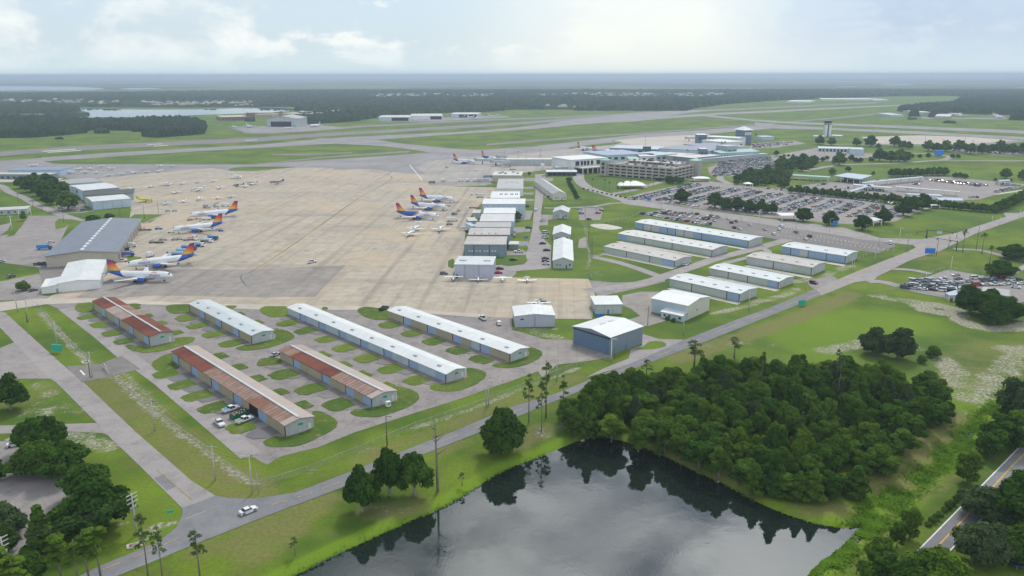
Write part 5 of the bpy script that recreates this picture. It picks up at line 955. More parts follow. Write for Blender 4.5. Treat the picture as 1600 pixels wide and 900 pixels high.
# the wood beside the pond
WOOD = [(880, 674), (905, 688), (960, 691), (1010, 711), (1060, 727), (1110, 747), (1160, 763), (1200, 783), (1255, 791), (1325, 792), (1352, 755), (1378, 742), (1432, 692), (1478, 655), (1478, 640), (1440, 612), (1400, 602), (1340, 590), (1280, 588), (1200, 592), (1120, 592), (1060, 602), (990, 607), (940, 622), (900, 637), (880, 655)]
ww = wpoly(WOOD); wx = np.array([p.x for p in ww]); wy = np.array([p.y for p in ww]); pts = []
for it in range(9000):
    x, y = random.uniform(wx.min(), wx.max()), random.uniform(wy.min(), wy.max())
    d, i_ = npseg(np.array([[x]]), np.array([[y]]), ww, True)
    if not i_[0, 0]: continue
    if all((x - a) ** 2 + (y - b) ** 2 > 5.5 ** 2 for a, b, _ in pts): pts.append((x, y, d[0, 0]))
POLE_E = at(1478, 648)
for x, y, d in pts:
    # which side of the wood is nearest
    if d < 5.5:
        pxv = 800 + F * x / (y * cos(R(15)) + 110 * sin(R(15)))
        front = y < 218 - (pxv - 880) * 0.055 + 6
        if pxv > 1380 and y < 262: zone, kd = 'on the ditch edge of the wood', 'wood'
        elif front: zone, kd = 'on the pond edge of the wood', random.choice(('wood', 'wood', 'cone', 'wood'))
        else: zone, kd = 'on the road edge of the wood', 'wood'
    else: zone, kd = 'inside the wood beside the pond', random.choice(('wood',) * 7 + ('greyoak', 'brightoak', 'oak'))
    look = {'wood': 'dark green broadleaf tree', 'cone': 'dense conical green tree', 'greyoak': 'dull grey green tree', 'oak': 'spreading dark oak', 'brightoak': 'fresh yellow green tree'}[kd]
    hh = random.uniform(7.0, 13.5) if d > 5.5 else random.uniform(6.5, 10.5)
    tree_at(Vector((x, y, 0)), kd, random.uniform(6.8, 11.0) * (1.0 if kd in ('wood', 'oak') else .8), look + ' ' + zone, 'trees of the wood beside the pond', hh)
for px, py, top in ((1186, 640, 545), (1307, 640, 552), (1210, 700, 655), (1305, 610, 540), (1250, 690, 640)): tree(px, py, 14, 'thinpine', 'thin half bare pine rising out of the wood', 'thin pines rising out of the wood', top)
for px, py, w, k, lab in ((1018, 700, 16, 'bush', 'pale round shrub alone on the pond bank below the wood'),): tree(px + 12, py + 12, w, k, lab)
for px, py, w, top, lab in ((1207, 772, 46, 703, 'largest pale conical tree at the pond corner of the wood'), (1246, 783, 36, 736, 'small conical tree, left of a pair at the wood corner'), (1270, 784, 38, 732, 'small conical tree, right of a pair at the wood corner'), (918, 684, 40, 622, 'broad conical tree at the left end of the wood'), (962, 676, 26, 620, 'narrow conical tree near the left end of the wood')): tree(px, py, w, 'cone', lab, None, top)
# single trees
for px, py, w, kind, top, lab in (
    (785, 708, 84, 'oak', 637, 'large round dark oak alone between road and pond'), (608, 774, 60, 'parkoak', 697, 'big oak with pale double trunk beside the pond, left one'), (648, 774, 68, 'parkoak', 704, 'big oak beside the dead trunk on the pond lawn'), (566, 800, 62, 'parkoak', 727, 'spreading oak nearest the road on the pond lawn'),
    (684, 768, 26, 'snag', 652, 'tall bare dead tree beside the oaks on the pond lawn'), (461, 868, 16, 'thinpine', 836, 'tiny sapling on the grass nearest the white car'), (722, 758, 14, 'thinpine', 738, 'tiny sapling between dead tree and pond edge'),
    (826, 660, 24, 'thinpine', 580, 'thin pine, left one of the roadside group by the wood'), (846, 676, 20, 'thinpine', 590, 'thin pine, shortest of the roadside group by the wood'), (853, 652, 30, 'thinpine', 560, 'tallest thin pine of the roadside group by the wood'), (880, 650, 20, 'thinpine', 584, 'thin pine touching the left end of the wood'),
    (1084, 580, 40, 'thinpine', 528, 'bare limbed pine standing between road and wood'), (1147, 560, 26, 'thinpine', 524, 'sparse pine on the grass behind the wood'), (1010, 590, 22, 'thinpine', 560, 'wispy pine at the road edge of the wood'),
    (1364, 553, 46, 'greyoak', 511, 'dull green oak, left of a pair behind the wood'), (1402, 561, 50, 'greyoak', 508, 'dull green oak, right of a pair behind the wood'), (1458, 558, 24, 'bush', 540, 'round green shrub alone on the sandy grass'), (1440, 567, 15, 'bush', 555, 'small dark shrub beside the round one on sandy grass'),
    (1514, 490, 46, 'oak', 442, 'tall dark oak at the fenced yard, left of its clump'), (1542, 492, 52, 'oak', 448, 'dark oak in the middle of the yard clump'), (1553, 506, 46, 'oak', 460, 'dark oak at the front of the yard clump'), (1575, 500, 42, 'oak', 462, 'dark oak at the right end of the yard clump'),
    (1562, 434, 44, 'oak', 406, 'single round oak behind the cars of the fenced yard'), (1584, 404, 44, 'oak', 380, 'wide low oak at the right edge near the palms'), (1504, 394, 11, 'palm', 359, 'tall palm nearest the road junction'), (1534, 397, 11, 'palm', 364, 'tall palm, middle one of three on the lawn'), (1546, 412, 10, 'palm', 384, 'shortest of three palms on the lawn'),
    (1592, 660, 66, 'greyoak', 585, 'grey leafless looking tree at the right edge above the ditch'), (1562, 700, 58, 'wood', 650, 'bushy green tree beside the ditch, left of the corner thicket'), (1590, 700, 60, 'wood', 640, 'bushy green tree beside the corner road, deep in the thicket'), (1545, 715, 44, 'wood', 672, 'low green tree at the ditch end of the thicket'), (1575, 690, 40, 'brightoak', 655, 'bright green tree in the corner thicket'), (1512, 755, 38, 'wood', 703, 'round topped bush tree at the head of the hedge line'),
    (1421, 842, 34, 'wood', 792, 'taller dark bush tree, largest of the hedge line'), (1401, 855, 26, 'wood', 815, 'dark bush tree just below the largest in the hedge line'), (1372, 884, 46, 'brightoak', 835, 'bright green bushy tree at the low end of the hedge'), (1352, 905, 30, 'bush', 870, 'low bright bush at the picture bottom by the hedge'), (1385, 903, 44, 'wood', 862, 'green bushy tree at the picture bottom by the hedge'),
    (1545, 812, 84, 'greyoak', 755, 'wide dark oak overhanging the corner road'), (1590, 820, 92, 'oak', 735, 'big dark oak at the right edge beside the corner road'), (1531, 880, 78, 'greyoak', 808, 'white flowering bushy tree beside the corner road'), (1465, 925, 96, 'brightoak', 855, 'bright yellow green tree at the bottom right'), (1425, 930, 70, 'oak', 872, 'dark green tree left of the bright one at the bottom'), (1596, 880, 70, 'oak', 815, 'dark oak in the bottom right corner'),
    (17, 640, 52, 'parkoak', 582, 'round oak at the left edge on the sandy lawn'), (60, 704, 62, 'oak', 648, 'dark oak touching the driveway, left of a pair'), (82, 700, 46, 'oak', 650, 'dark oak touching the driveway, right of a pair'), (55, 742, 74, 'oak', 685, 'dark oak shading the left side of the car park'), (100, 745, 74, 'oak', 684, 'dark oak in the middle of the car park row'), (138, 775, 72, 'oak', 720, 'dark oak over the car park row near the road'), (152, 832, 108, 'oak', 746, 'largest dark oak beside the utility pole'), (110, 828, 60, 'oak', 780, 'dark oak left of the largest one'), (68, 862, 50, 'cone', 788, 'pale green conical tree below the car park'), (-4, 750, 30, 'oak', 716, 'small oak cut by the left edge'), (8, 838, 66, 'greyoak', 784, 'sparse tree at the left edge below the car park'), (12, 862, 40, 'oak', 815, 'dark bushy oak on the small traffic island'), (45, 905, 60, 'oak', 862, 'low dark bushes under the corner pines'),
    (97, 912, 38, 'pine', 830, 'bright pine at the bottom left, first of four'), (122, 915, 32, 'pine', 838, 'bright pine at the bottom left, second of four'), (140, 908, 34, 'pine', 826, 'bright pine at the bottom left, third of four'), (158, 905, 36, 'pine', 815, 'bright pine at the bottom left, last of four'), (8, 940, 46, 'pine', 850, 'yellow green pine cut by the left bottom corner'), (30, 935, 42, 'pine', 868, 'yellow green pine next to the corner pole'),
    (232, 905, 30, 'thinpine', 790, 'sparse tall pine beside the road, left of two'), (254, 905, 24, 'thinpine', 815, 'sparse pine beside the road, right of two'), (313, 908, 34, 'thinpine', 820, 'thin pine with tufts of needles on the grass below the road'),
    (782, 330 + 3, 14, 'faroak', None, 'placeholder'), (808, 345, 16, 'faroak', 329, 'small dark tree against the apron hangar wall'), (145, 345, 19, 'farbush', 335, 'wide round shrub behind the big beige hangar'), (171, 342, 13, 'farbush', 332, 'round shrub at the ridge end of the big beige hangar'), (36, 454, 21, 'bush', 438, 'round clipped shrub near the white hangar'), (37, 345, 9, 'faroak', 329, 'small tree in front of the lilac roofed office'), (827, 274, 5, 'faroak', 268, 'little tree beside the arrivals canopy'), (889, 283, 9, 'farbush', 275, 'shrub in the ivy hedge by the terminal drive')):
    if lab == 'placeholder': continue
    tree(px, py, w, kind, lab, None, top)
def many(P, kind, label, group, top=None):
    for i, (px, py, w) in enumerate(P): tree(px, py, w, kind, label.replace('#', ordn(i)), group, None)
many([(34, 294, 20), (49, 300, 26), (55, 293, 24), (75, 294, 26), (86, 301, 24), (66, 306, 24), (71, 311, 26), (79, 320, 24), (102, 303, 22), (92, 312, 18), (62, 299, 24)], 'faroak', 'dark oak, # in the clump west of the apron hangars', 'oaks in the clump west of the apron'); many([(107, 328, 32)], 'faroak', 'single dark oak in front of the pale blue hangar', None)
many([(1065, 317, 29), (1117, 325, 29), (1135, 328, 22), (1152, 330, 24), (1172, 332, 24), (1190, 333, 24), (1206, 334, 20), (1255, 346, 27), (1296, 352, 27), (1347, 359, 28), (1380, 349, 27), (1411, 337, 26), (1424, 331, 28), (1440, 327, 26)], 'oak', 'leafy oak, # from the left along the entrance road', 'oaks along the entrance road')
many([(1236 + 12 * i, 301.5 + 1.15 * i, 13 + (i * 7) % 4) for i in range(18)], 'faroak', 'round hedge tree, # from the left behind the big car park', 'hedge trees behind the big car park')
many([(1449 + 8.5 * i, 323.5 + 0.75 * i, 14 + (i * 5) % 5) for i in range(13)], 'faroak', 'hedge tree, # from the left along the lawn top', 'hedge trees along the lawn top'); many([(1558 + 6 * i, 331 - 2.6 * i, 17) for i in range(9)], 'faroak', 'hedge tree, # on the bank running to the right edge', 'hedge trees running to the right edge')
def scatter(poly, n, wr, kind, label, group, md=4.0):
    P = wpoly(poly); X = [p.x for p in P]; Y = [p.y for p in P]; got = []
    for it in range(n * 60):
        if len(got) >= n: break
        x, y = random.uniform(min(X), max(X)), random.uniform(min(Y), max(Y)); d, i_ = npseg(np.array([[x]]), np.array([[y]]), P, True)
        if i_[0, 0] and all((x - a) ** 2 + (y - b) ** 2 > md * md for a, b in got): got.append((x, y)); tree_at(Vector((x, y, 0)), kind, random.uniform(*wr), label, group)
scatter([(1142, 291), (1148, 282), (1175, 274), (1200, 270), (1232, 273), (1236, 284), (1228, 293), (1190, 292), (1160, 289)], 60, (7, 12), 'faroak', 'dense dark bushy tree in the thicket behind the gazebo', 'trees of the thicket behind the gazebo', 5.0)
scatter([(1205, 268), (1212, 258), (1235, 254), (1250, 250), (1275, 254), (1272, 266), (1240, 270)], 22, (10, 16), 'faroak', 'dark tree between the garage lots and the truck yard', 'trees between the garage lots and the truck yard', 7.0)
many([(1281, 226, 15), (1299, 227, 14), (1338, 228, 14), (1311, 258, 22), (1337, 254, 9), (1344, 254, 9), (1361, 253, 9), (1374, 252, 22), (1392, 253, 20), (1404, 253, 22), (1415, 253, 18), (1285, 252, 8), (1292, 250, 8), (1302, 255, 7), (1360, 229, 20), (1372, 232, 9), (1398, 229, 18), (1410, 232, 14), (1420, 233, 12), (1450, 236, 18), (1464, 237, 16), (1478, 237, 18), (1498, 236, 18), (1515, 240, 18), (1535, 240, 18), (1547, 239, 14), (1562, 240, 20), (1582, 241, 18), (1598, 240, 16), (1330, 251, 10), (1425, 246, 7), (1437, 247, 7), (1450, 246, 8), (1466, 245, 8), (1488, 247, 7), (1497, 247, 7), (1225, 245, 5), (1232, 245, 5), (1239, 245, 5), (1213, 243, 9)], 'faroak', 'far dark tree, # from the tower side across the terminal lawns', 'far trees across the terminal lawns')
many([(1394 + 9 * i, 276.5 - .3 * i, 14) for i in range(10)] + [(1492, 278, 9), (1500, 278, 10), (1508, 279, 9), (1571, 279, 17), (1598, 281, 16), (1579, 284, 5), (1555, 283, 5), (1364, 273, 6), (1325, 268, 10), (1300, 273, 12), (1322, 281, 7)], 'faroak', 'dark bushy tree, # in the line behind the rental lot', 'bushy trees behind the rental lot')
many([(945, 291), (948, 297), (958, 299), (969, 302), (975, 297), (985, 296), (1008, 291), (1015, 289), (1021, 288), (930, 291), (952, 268), (1035, 281), (1126, 235), (1131, 235), (1072, 250), (1058, 250), (1176, 224), (1160, 224)] and [(x, y, 6) for x, y in ((945, 294), (952, 298), (964, 300), (974, 298), (985, 297), (1007, 292), (1014, 290), (1021, 289), (926, 293), (952, 271), (1033, 283), (1127, 237), (1132, 237), (1073, 249), (1180, 224))], 'palm', 'small palm, # from the left along the terminal drive and forecourt', 'small palms of the terminal drive')
many([(912 + 7.2 * i, 296 + 1.55 * i - .012 * (i - 5) ** 2, 3.6) for i in range(12)], 'farbush', 'clipped shrub, # along the lawn side of the terminal drive', 'clipped shrubs along the terminal drive'); many([(889 + 1.6 * i, 287 + 3.0 * i, 8) for i in range(9)] + [(1047, 287, 16), (1030, 283, 9), (1060, 287, 16), (1045, 284, 14)], 'farbush', 'bushy shrub, # beside the white fence and garage lawn', 'bushy shrubs beside the garage lawn')
many([(1450 + 6.2 * i, 822 - 5.6 * i, 10 + (i * 3) % 4) for i in range(10)], 'bush', 'low hedge bush, # up the line beside the corner road', 'low hedge bushes beside the corner road')
many([(848, 310, 5), (1010, 345, 4), (1052, 503, 8), (1042, 500, 8), (822, 405, 0.1)][2:4], 'bush', 'dark clipped shrub, # beside the small front office', 'shrubs beside the small front office')
# weeds on the banks and in the ditch: one mass of leaf tufts
def weeds():
    NR.seed(5); n = 60000; P = []
    pw = catmull(wpoly(POND, 0), 3); seg = [(pw[i], pw[(i + 1) % len(pw)]) for i in range(len(pw))]; seg = [s for s in seg if at(800, 930).y - 4 < s[0].y]
    ln = np.array([(b - a).length for a, b in seg]); idx_ = NR.choice(len(seg), n // 2, p=ln / ln.sum()); t = NR.rand(n // 2)
    A_ = np.array([[s[0].x, s[0].y] for s in seg])[idx_]; B_ = np.array([[s[1].x, s[1].y] for s in seg])[idx_]
    pos = A_ + (B_ - A_) * t[:, None] + NR.normal(size=(n // 2, 2)) * 0.8; keep = np.sin(pos[:, 0] * .35) + np.sin(pos[:, 1] * .27 + 1) + NR.normal(size=len(pos)) * .6 > -.9; P.append(pos[keep])
    for w_, k, pts_ in ((2.3, n // 2, [(1320, 850), (1365, 803), (1400, 775), (1450, 735), (1490, 700), (1520, 672), (1550, 642), (1590, 602)]), (1.8, n // 3, [(1235, 925), (1265, 900), (1300, 872), (1345, 832), (1400, 790)])):
        c = catmull(wpoly(pts_), 6, False); ii = NR.randint(0, len(c) - 1, k); t = NR.rand(k)[:, None]; C_ = np.array([[p.x, p.y] for p in c]); q = C_[ii] + (C_[ii + 1] - C_[ii]) * t + NR.normal(size=(k, 2)) * w_
        P.append(q[(np.sin(q[:, 0] * .5) + np.sin(q[:, 1] * .43) + NR.normal(size=k) * .7) > -.4])
    p2 = np.concatenate(P); X, Y = p2[:, 0], p2[:, 1]
    d1, i1 = npseg(X[None], Y[None], pond_w, True); s1 = np.where(i1, -d1, d1)[0]; d2, _ = npseg(X[None], Y[None], ditch_w, False)
    z = np.minimum(-3.2 * (1 - sstep(s1, -4.5, 3.4)), -1.15 * (1 - sstep(d2[0], 1.0, 7.5))); ok = z > -1.35; p2, z = p2[ok], np.maximum(z[ok], WL)
    hgt = NR.uniform(.1, .75, len(z)) * (0.7 + 0.5 * np.sin(p2[:, 0] * .8) * np.sin(p2[:, 1] * .7)); pos = np.concatenate([p2, (z + hgt)[:, None]], 1)
    nn = unit(len(pos)); nn[:, 2] = np.abs(nn[:, 2]) + 1.3; nn /= np.linalg.norm(nn, axis=1, keepdims=True); V, Q = leaf_quads(pos, nn, .27)
    o = inst('bank_weeds', np_mesh('bank_weeds', V, Q, MATS['weed foliage'])); tag(o, 'bright green weeds along the pond bank and ditch', None, None, 'stuff')
weeds()
# ------------------------------------------------------------------ far woods and suburbs
HOUSES = []
def houses():
    random.seed(3); wm = [paint('house wall', (0.62, 0.58, 0.52), .8), paint('white house wall', (0.78, 0.78, 0.76), .8), paint('tan house wall', (0.5, 0.4, 0.3), .8)]; rm = [paint('grey shingles', (0.30, 0.30, 0.31), .8), paint('brown shingles', (0.27, 0.20, 0.17), .8), paint('pale shingles', (0.58, 0.57, 0.55), .8), paint('orange tiles', (0.42, 0.22, 0.13), .8)]
    ms = []
    for i in range(6):
        mb = MB(); L_, D_ = random.uniform(14, 22), random.uniform(9, 13); mb.box(0, L_, 0, D_, -.2, 3.4, 0)
        mb.add([(-.6, -.6, 3.45), (L_ + .6, -.6, 3.45), (L_ + .6, D_ + .6, 3.45), (-.6, D_ + .6, 3.45), (3, D_ / 2, 6.6), (L_ - 3, D_ / 2, 6.6)], [(0, 1, 5, 4), (2, 3, 4, 5), (1, 2, 5), (3, 0, 4), (3, 2, 1, 0)], 1); ms.append(mb.mesh('house', [wm[i % 3], rm[(i * 3 + 1) % 4]]))
    for (x0, x1, y0, y1, n, where) in ((-20, 130, 156, 161, 34, 'beyond the trees at the far left'), (140, 190, 158.5, 164, 16, 'on the far shore left of the lake'), (215, 400, 159, 166, 62, 'along the far shore of the lake'), (590, 770, 147, 152.5, 60, 'in the pale suburb beyond the middle woods'), (845, 1135, 146, 152, 100, 'in the wide suburb beyond the runway woods'), (855, 900, 165, 168.5, 7, 'at the edge of the runway meadow')):
        for i in range(n):
            p = at(random.uniform(x0, x1), random.uniform(y0, y1)); HOUSES.append((p.x, p.y)); o = inst('house', random.choice(ms), None, p, random.choice((0, .3, 1.57, 2.0)) + random.uniform(-.2, .2), random.uniform(.8, 1.25)); tag(o, 'tiny low house ' + where, 'house', 'houses ' + where)
houses()
def canopy_mass(label, poly, res, sp, hr, thin=0.0, name='far_wood'):
    P = wpoly(poly); X = np.array([p.x for p in P]); Y = np.array([p.y for p in P]); gx_, gy_ = np.meshgrid(np.arange(X.min() - res, X.max() + res, res), np.arange(Y.min() - res, Y.max() + res * 1.0, res))
    d, ins = npseg(gx_, gy_, P, True); hgt = np.zeros(gx_.shape); nx_, ny_ = int((X.max() - X.min()) / sp) + 3, int((Y.max() - Y.min()) / sp) + 3
    jx, jy = NR.uniform(-.42, .42, (ny_, nx_)), NR.uniform(-.42, .42, (ny_, nx_)); jh = NR.uniform(hr[0], hr[1], (ny_, nx_)); jr = NR.uniform(.5, .85, (ny_, nx_)) * sp
    if thin: jh *= (NR.rand(ny_, nx_) > thin)
    cx = np.floor((gx_ - X.min()) / sp).astype(int); cy = np.floor((gy_ - Y.min()) / sp).astype(int)
    for a in (-1, 0, 1):
        for b in (-1, 0, 1):
            i, j = np.clip(cy + a, 0, ny_ - 1), np.clip(cx + b, 0, nx_ - 1); ox = X.min() + (cx + b + .5 + jx[i, j]) * sp; oy = Y.min() + (cy + a + .5 + jy[i, j]) * sp
            q = np.clip(1 - ((gx_ - ox) ** 2 + (gy_ - oy) ** 2) / jr[i, j] ** 2, 0, 1); hgt = np.maximum(hgt, jh[i, j] * np.sqrt(q))
    hgt = np.where(ins, np.maximum(hgt, .35 * hr[0]) if not thin else hgt, 0.0); hgt += NR.uniform(-.6, .6, hgt.shape) * (hgt > 2); keepv = ins | (d < res * 1.1)
    for hx, hy in HOUSES:
        if X.min() < hx < X.max() and Y.min() < hy < Y.max():
            j0, i0 = int((hx - gx_[0, 0]) / res), int((hy - gy_[0, 0]) / res); k = int(14 / res) + 1; kf = int(70 / res) + 1; kw, kb = int(60 / res), int(220 / res); a_ = hgt[max(0, i0 - kb):i0 + kw, max(0, j0 - kw):j0 + kw]; a_[...] = np.minimum(a_, 4.0 + (a_ - 4) * .15)
            hgt[max(0, i0 - kf):i0 + k, max(0, j0 - k):j0 + 2 * k] = np.minimum(hgt[max(0, i0 - kf):i0 + k, max(0, j0 - k):j0 + 2 * k], 1.5)
    hgt = np.where(hgt < .2, -.4, hgt); id_ = np.arange(gx_.size).reshape(gx_.shape); kq = (keepv[:-1, :-1] & keepv[1:, 1:] & keepv[:-1, 1:] & keepv[1:, :-1]) & ((hgt[:-1, :-1] > 0) | (hgt[1:, 1:] > 0) | (hgt[:-1, 1:] > 0) | (hgt[1:, :-1] > 0))
    Q = np.stack([id_[:-1, :-1][kq], id_[:-1, 1:][kq], id_[1:, 1:][kq], id_[1:, :-1][kq]], 1); V = np.stack([gx_.ravel(), gy_.ravel(), hgt.ravel()], 1); used = np.unique(Q); rem = np.full(len(V), -1); rem[used] = np.arange(len(used))
    tag(inst(name, np_mesh(name, V[used], rem[Q], MATS['far foliage'])), label, None, None, 'stuff')
NR.seed(9)
canopy_mass('dark wood between the lake and the left runway', [(-70, 217), (50, 215), (100, 211.5), (134, 208), (138, 203.5), (206, 204), (210, 206.5), (222, 205), (224, 213.5), (245, 215), (290, 212), (318, 209.5), (323, 198), (310, 192), (285, 188), (240, 188), (200, 191), (120, 191), (60, 187), (-70, 182)], 2.4, 9.5, (8, 15)); canopy_mass('small dark copse on the left meadow', [(148, 208), (152, 205.5), (166, 205.5), (171, 208.2), (160, 209)], 2.0, 8, (6, 9)); canopy_mass('low bushes on the left meadow', [(86, 217.5), (90, 216), (98, 216), (99, 218)], 2.0, 5, (2, 3.5))
canopy_mass('dark wood behind the left lake arm', [(-70, 178), (60, 177.5), (110, 177), (126, 174), (120, 170.5), (90, 167.5), (40, 166), (-70, 166)], 4, 11, (8, 14)); canopy_mass('tree strip on the lake point', [(70, 181), (130, 180.3), (140, 178.8), (80, 179)], 3, 9, (4, 8))
canopy_mass('broad belt of far woods left of the runway', [(-90, 164), (90, 165), (130, 167.5), (300, 168), (470, 167), (460, 172), (470, 176), (462, 184), (464, 191), (520, 192.5), (560, 188.5), (600, 182.5), (700, 176.2), (760, 175.2), (785, 173), (800, 171.5), (895, 171.3), (900, 173), (1072, 173.2), (1083, 169.5), (1132, 163), (1200, 158), (1290, 153.5), (1400, 150.5), (1480, 150), (1560, 153), (1700, 154), (1700, 143), (1300, 141.5), (900, 142), (500, 142.5), (300, 144.5), (160, 146.5), (-90, 148)], 7, 15, (6, 17), .16)
canopy_mass('dark wood beyond the cargo airliners', [(1402, 173.5), (1420, 176.5), (1440, 178), (1462, 178.2), (1478, 177), (1560, 179.5), (1700, 182), (1700, 155), (1560, 153.5), (1500, 156), (1488, 163), (1430, 167), (1406, 170.5)], 4, 12, (9, 16)); canopy_mass('tree clump at the right edge of the runway meadow', [(1576, 187.5), (1640, 189), (1640, 183), (1590, 182)], 3, 10, (9, 15)); canopy_mass('low bushes on the cargo side meadow', [(1472, 192.5), (1480, 190), (1492, 191.5), (1494, 193)], 3, 7, (3, 5)); canopy_mass('thin bushes beside the small blue roofed building', [(1418, 185), (1434, 186.5), (1420, 187)], 3, 7, (3, 5)); canopy_mass('dark trees beside the far pale building', [(1450, 183.5), (1462, 183.5), (1466, 180.5), (1454, 180)], 3, 9, (8, 13)); canopy_mass('dark trees beside the white roofed building', [(1420, 182), (1436, 182), (1436, 178.5), (1422, 178)], 3, 9, (8, 13))
canopy_mass('shrub belt in front of the brick buildings', [(383, 190), (397, 190), (398, 187), (385, 187)], 2.5, 7, (5, 8)); canopy_mass('dark tree belt beside the blue tailed airliner', [(466, 191), (480, 194), (500, 193), (540, 191), (562, 188.5), (560, 184), (500, 183), (470, 185)], 3, 10, (8, 13))
# ------------------------------------------------------------------ aircraft
def livery(name, kind):
    t = NT(name); X, Y, Z = t.sep(t.obj)
    white = (0.74, 0.76, 0.79)
    if kind == 'a':       # white front, blue rear swept up the tail
        k = t.math('ADD', X, t.math('MULTIPLY', Z, 0.95)); m = t.ss(k, -6.0, -5.8); col = t.mix(m, (0.012, 0.085, 0.42), white)
    elif kind == 'b':     # deep blue rear half with an orange stripe
        k = t.math('SUBTRACT', X, t.math('MULTIPLY', Z, 1.15)); m = t.ss(k, -3.8, -3.6); s = t.math('MULTIPLY', t.ss(k, -5.6, -5.4), t.math('SUBTRACT', 1.0, m)); col = t.mix(m, (0.012, 0.075, 0.36), white); col = t.mix(s, col, (0.78, 0.22, 0.05))
    else: col = {'white': white, 'pale': (0.66, 0.70, 0.76), 'yellow': (0.62, 0.65, 0.06)}[kind]
    t.bsdf(col, 0.28, 0.0, 0.5); return t.mat
def sunfin():
    t = NT('sunburst fin'); X, Y, Z = t.sep(t.obj)
    # distance from the foot of the fin: yellow, orange, red, purple, blue
    dx = t.math('SUBTRACT', X, -14.2); dz = t.math('SUBTRACT', Z, 5.6); d = t.math('SQRT', t.math('ADD', t.math('MULTIPLY', t.math('MULTIPLY', dx, dx), 0.55), t.math('MULTIPLY', dz, dz)))
    rp = t.N.new('ShaderNodeValToRGB'); t.L.new(t.math('DIVIDE', d, 7.0), rp.inputs[0]); e = rp.color_ramp.elements
    e[0].position = 0.10; e[0].color = (0.80, 0.55, 0.03, 1); e[1].position = 1.0; e[1].color = (0.015, 0.06, 0.35, 1)
    for p_, c in ((.33, (0.80, 0.24, 0.02, 1)), (.58, (0.62, 0.045, 0.03, 1)), (.76, (0.22, 0.025, 0.16, 1))): q = e.new(p_); q.color = c
    low = t.ss(Z, 5.3, 5.7); t.bsdf(t.mix(low, (0.012, 0.085, 0.42), rp.outputs[0]), 0.3, 0.0, 0.5); return t.mat
LIV = {k: livery('airliner paint ' + k, k) for k in ('a', 'b', 'white', 'pale', 'yellow')}; LIV['fin'] = sunfin()
ABLUE = paint('airline blue', (0.012, 0.085, 0.42), .3, .05); TYRE = paint('tyre rubber', (0.02, 0.02, 0.02), .8); AGREY = paint('wing grey', (0.60, 0.62, 0.65), .35, .05); CABIN = paint('cabin window', (0.05, 0.07, 0.10), .2); ORANGE = paint('logo orange', (0.80, 0.25, 0.03), .4, .05); METAL = paint('bare metal', (0.45, 0.46, 0.48), .35, .1)
BLACKP = paint('near black trim', (0.03, 0.035, 0.045))
FR, FZ = 1.98, 3.55
def ring(x, ry, rz, z, n=20): return [(x, ry * cos(2 * pi * k / n), z + rz * sin(2 * pi * k / n)) for k in range(n)]
FUS = [(18.8, .12, .12, 3.05), (18.4, .62, .60, 3.12), (17.6, 1.12, 1.12, 3.25), (16.3, 1.62, 1.66, 3.42), (14.6, 1.92, 1.95, FZ), (12.5, FR, 2.02, FZ), (0, FR, 2.02, FZ), (-7.5, FR, 2.02, FZ), (-11, 1.78, 1.72, 3.80), (-14, 1.28, 1.25, 4.15), (-17, .68, .70, 4.50), (-18.6, .30, .32, 4.68), (-18.8, .1, .1, 4.70)]
def airfoil(x, y, z, c, t): return [(x, y, z), (x - c * .3, y, z + t * .6), (x - c, y, z + t * .1), (x - c * .3, y, z - t * .4)]
def fin_shape(mb, secs, m=0):  # secs: (z, x front, chord, thickness) vertical fin
    mb.loft([[(x, 0, z), (x - c * .35, t / 2, z), (x - c, 0, z), (x - c * .35, -t / 2, z)] for z, x, c, t in secs], m, False)
def text_mesh(body, size, side):
    cu = bpy.data.curves.new('lettering', 'FONT'); cu.body = body; cu.size = size; cu.resolution_u = 2; cu.align_x = 'CENTER'; cu.offset = 0.012
    o = bpy.data.objects.new('lettering_tmp', cu); COL.objects.link(o); bpy.context.view_layer.update()
    me = bpy.data.meshes.new_from_object(o.evaluated_get(bpy.context.evaluated_depsgraph_get())); bpy.data.objects.remove(o); bpy.data.curves.remove(cu)
    return me
def wrap(me, x0, z0, side, mat, name):
    """lay flat lettering on the curved side of the fuselage"""
    bm = bmesh.new(); bm.from_mesh(me); 
    for k in range(-3, 12): bmesh.ops.bisect_plane(bm, geom=bm.verts[:] + bm.edges[:] + bm.faces[:], plane_co=(0, k * .18, 0), plane_no=(0, 1, 0))
    bmesh.ops.triangulate(bm, faces=bm.faces)
    for v in bm.verts:
        a = (v.co.y + z0) / FR; xx = x0 + v.co.x * (-1 if side > 0 else 1); v.co = Vector((xx, side * (FR + .03) * cos(a), FZ + (2.05) * sin(a)))
    m = bpy.data.meshes.new(name); bm.to_mesh(m); bm.free(); m.materials.append(mat); return m
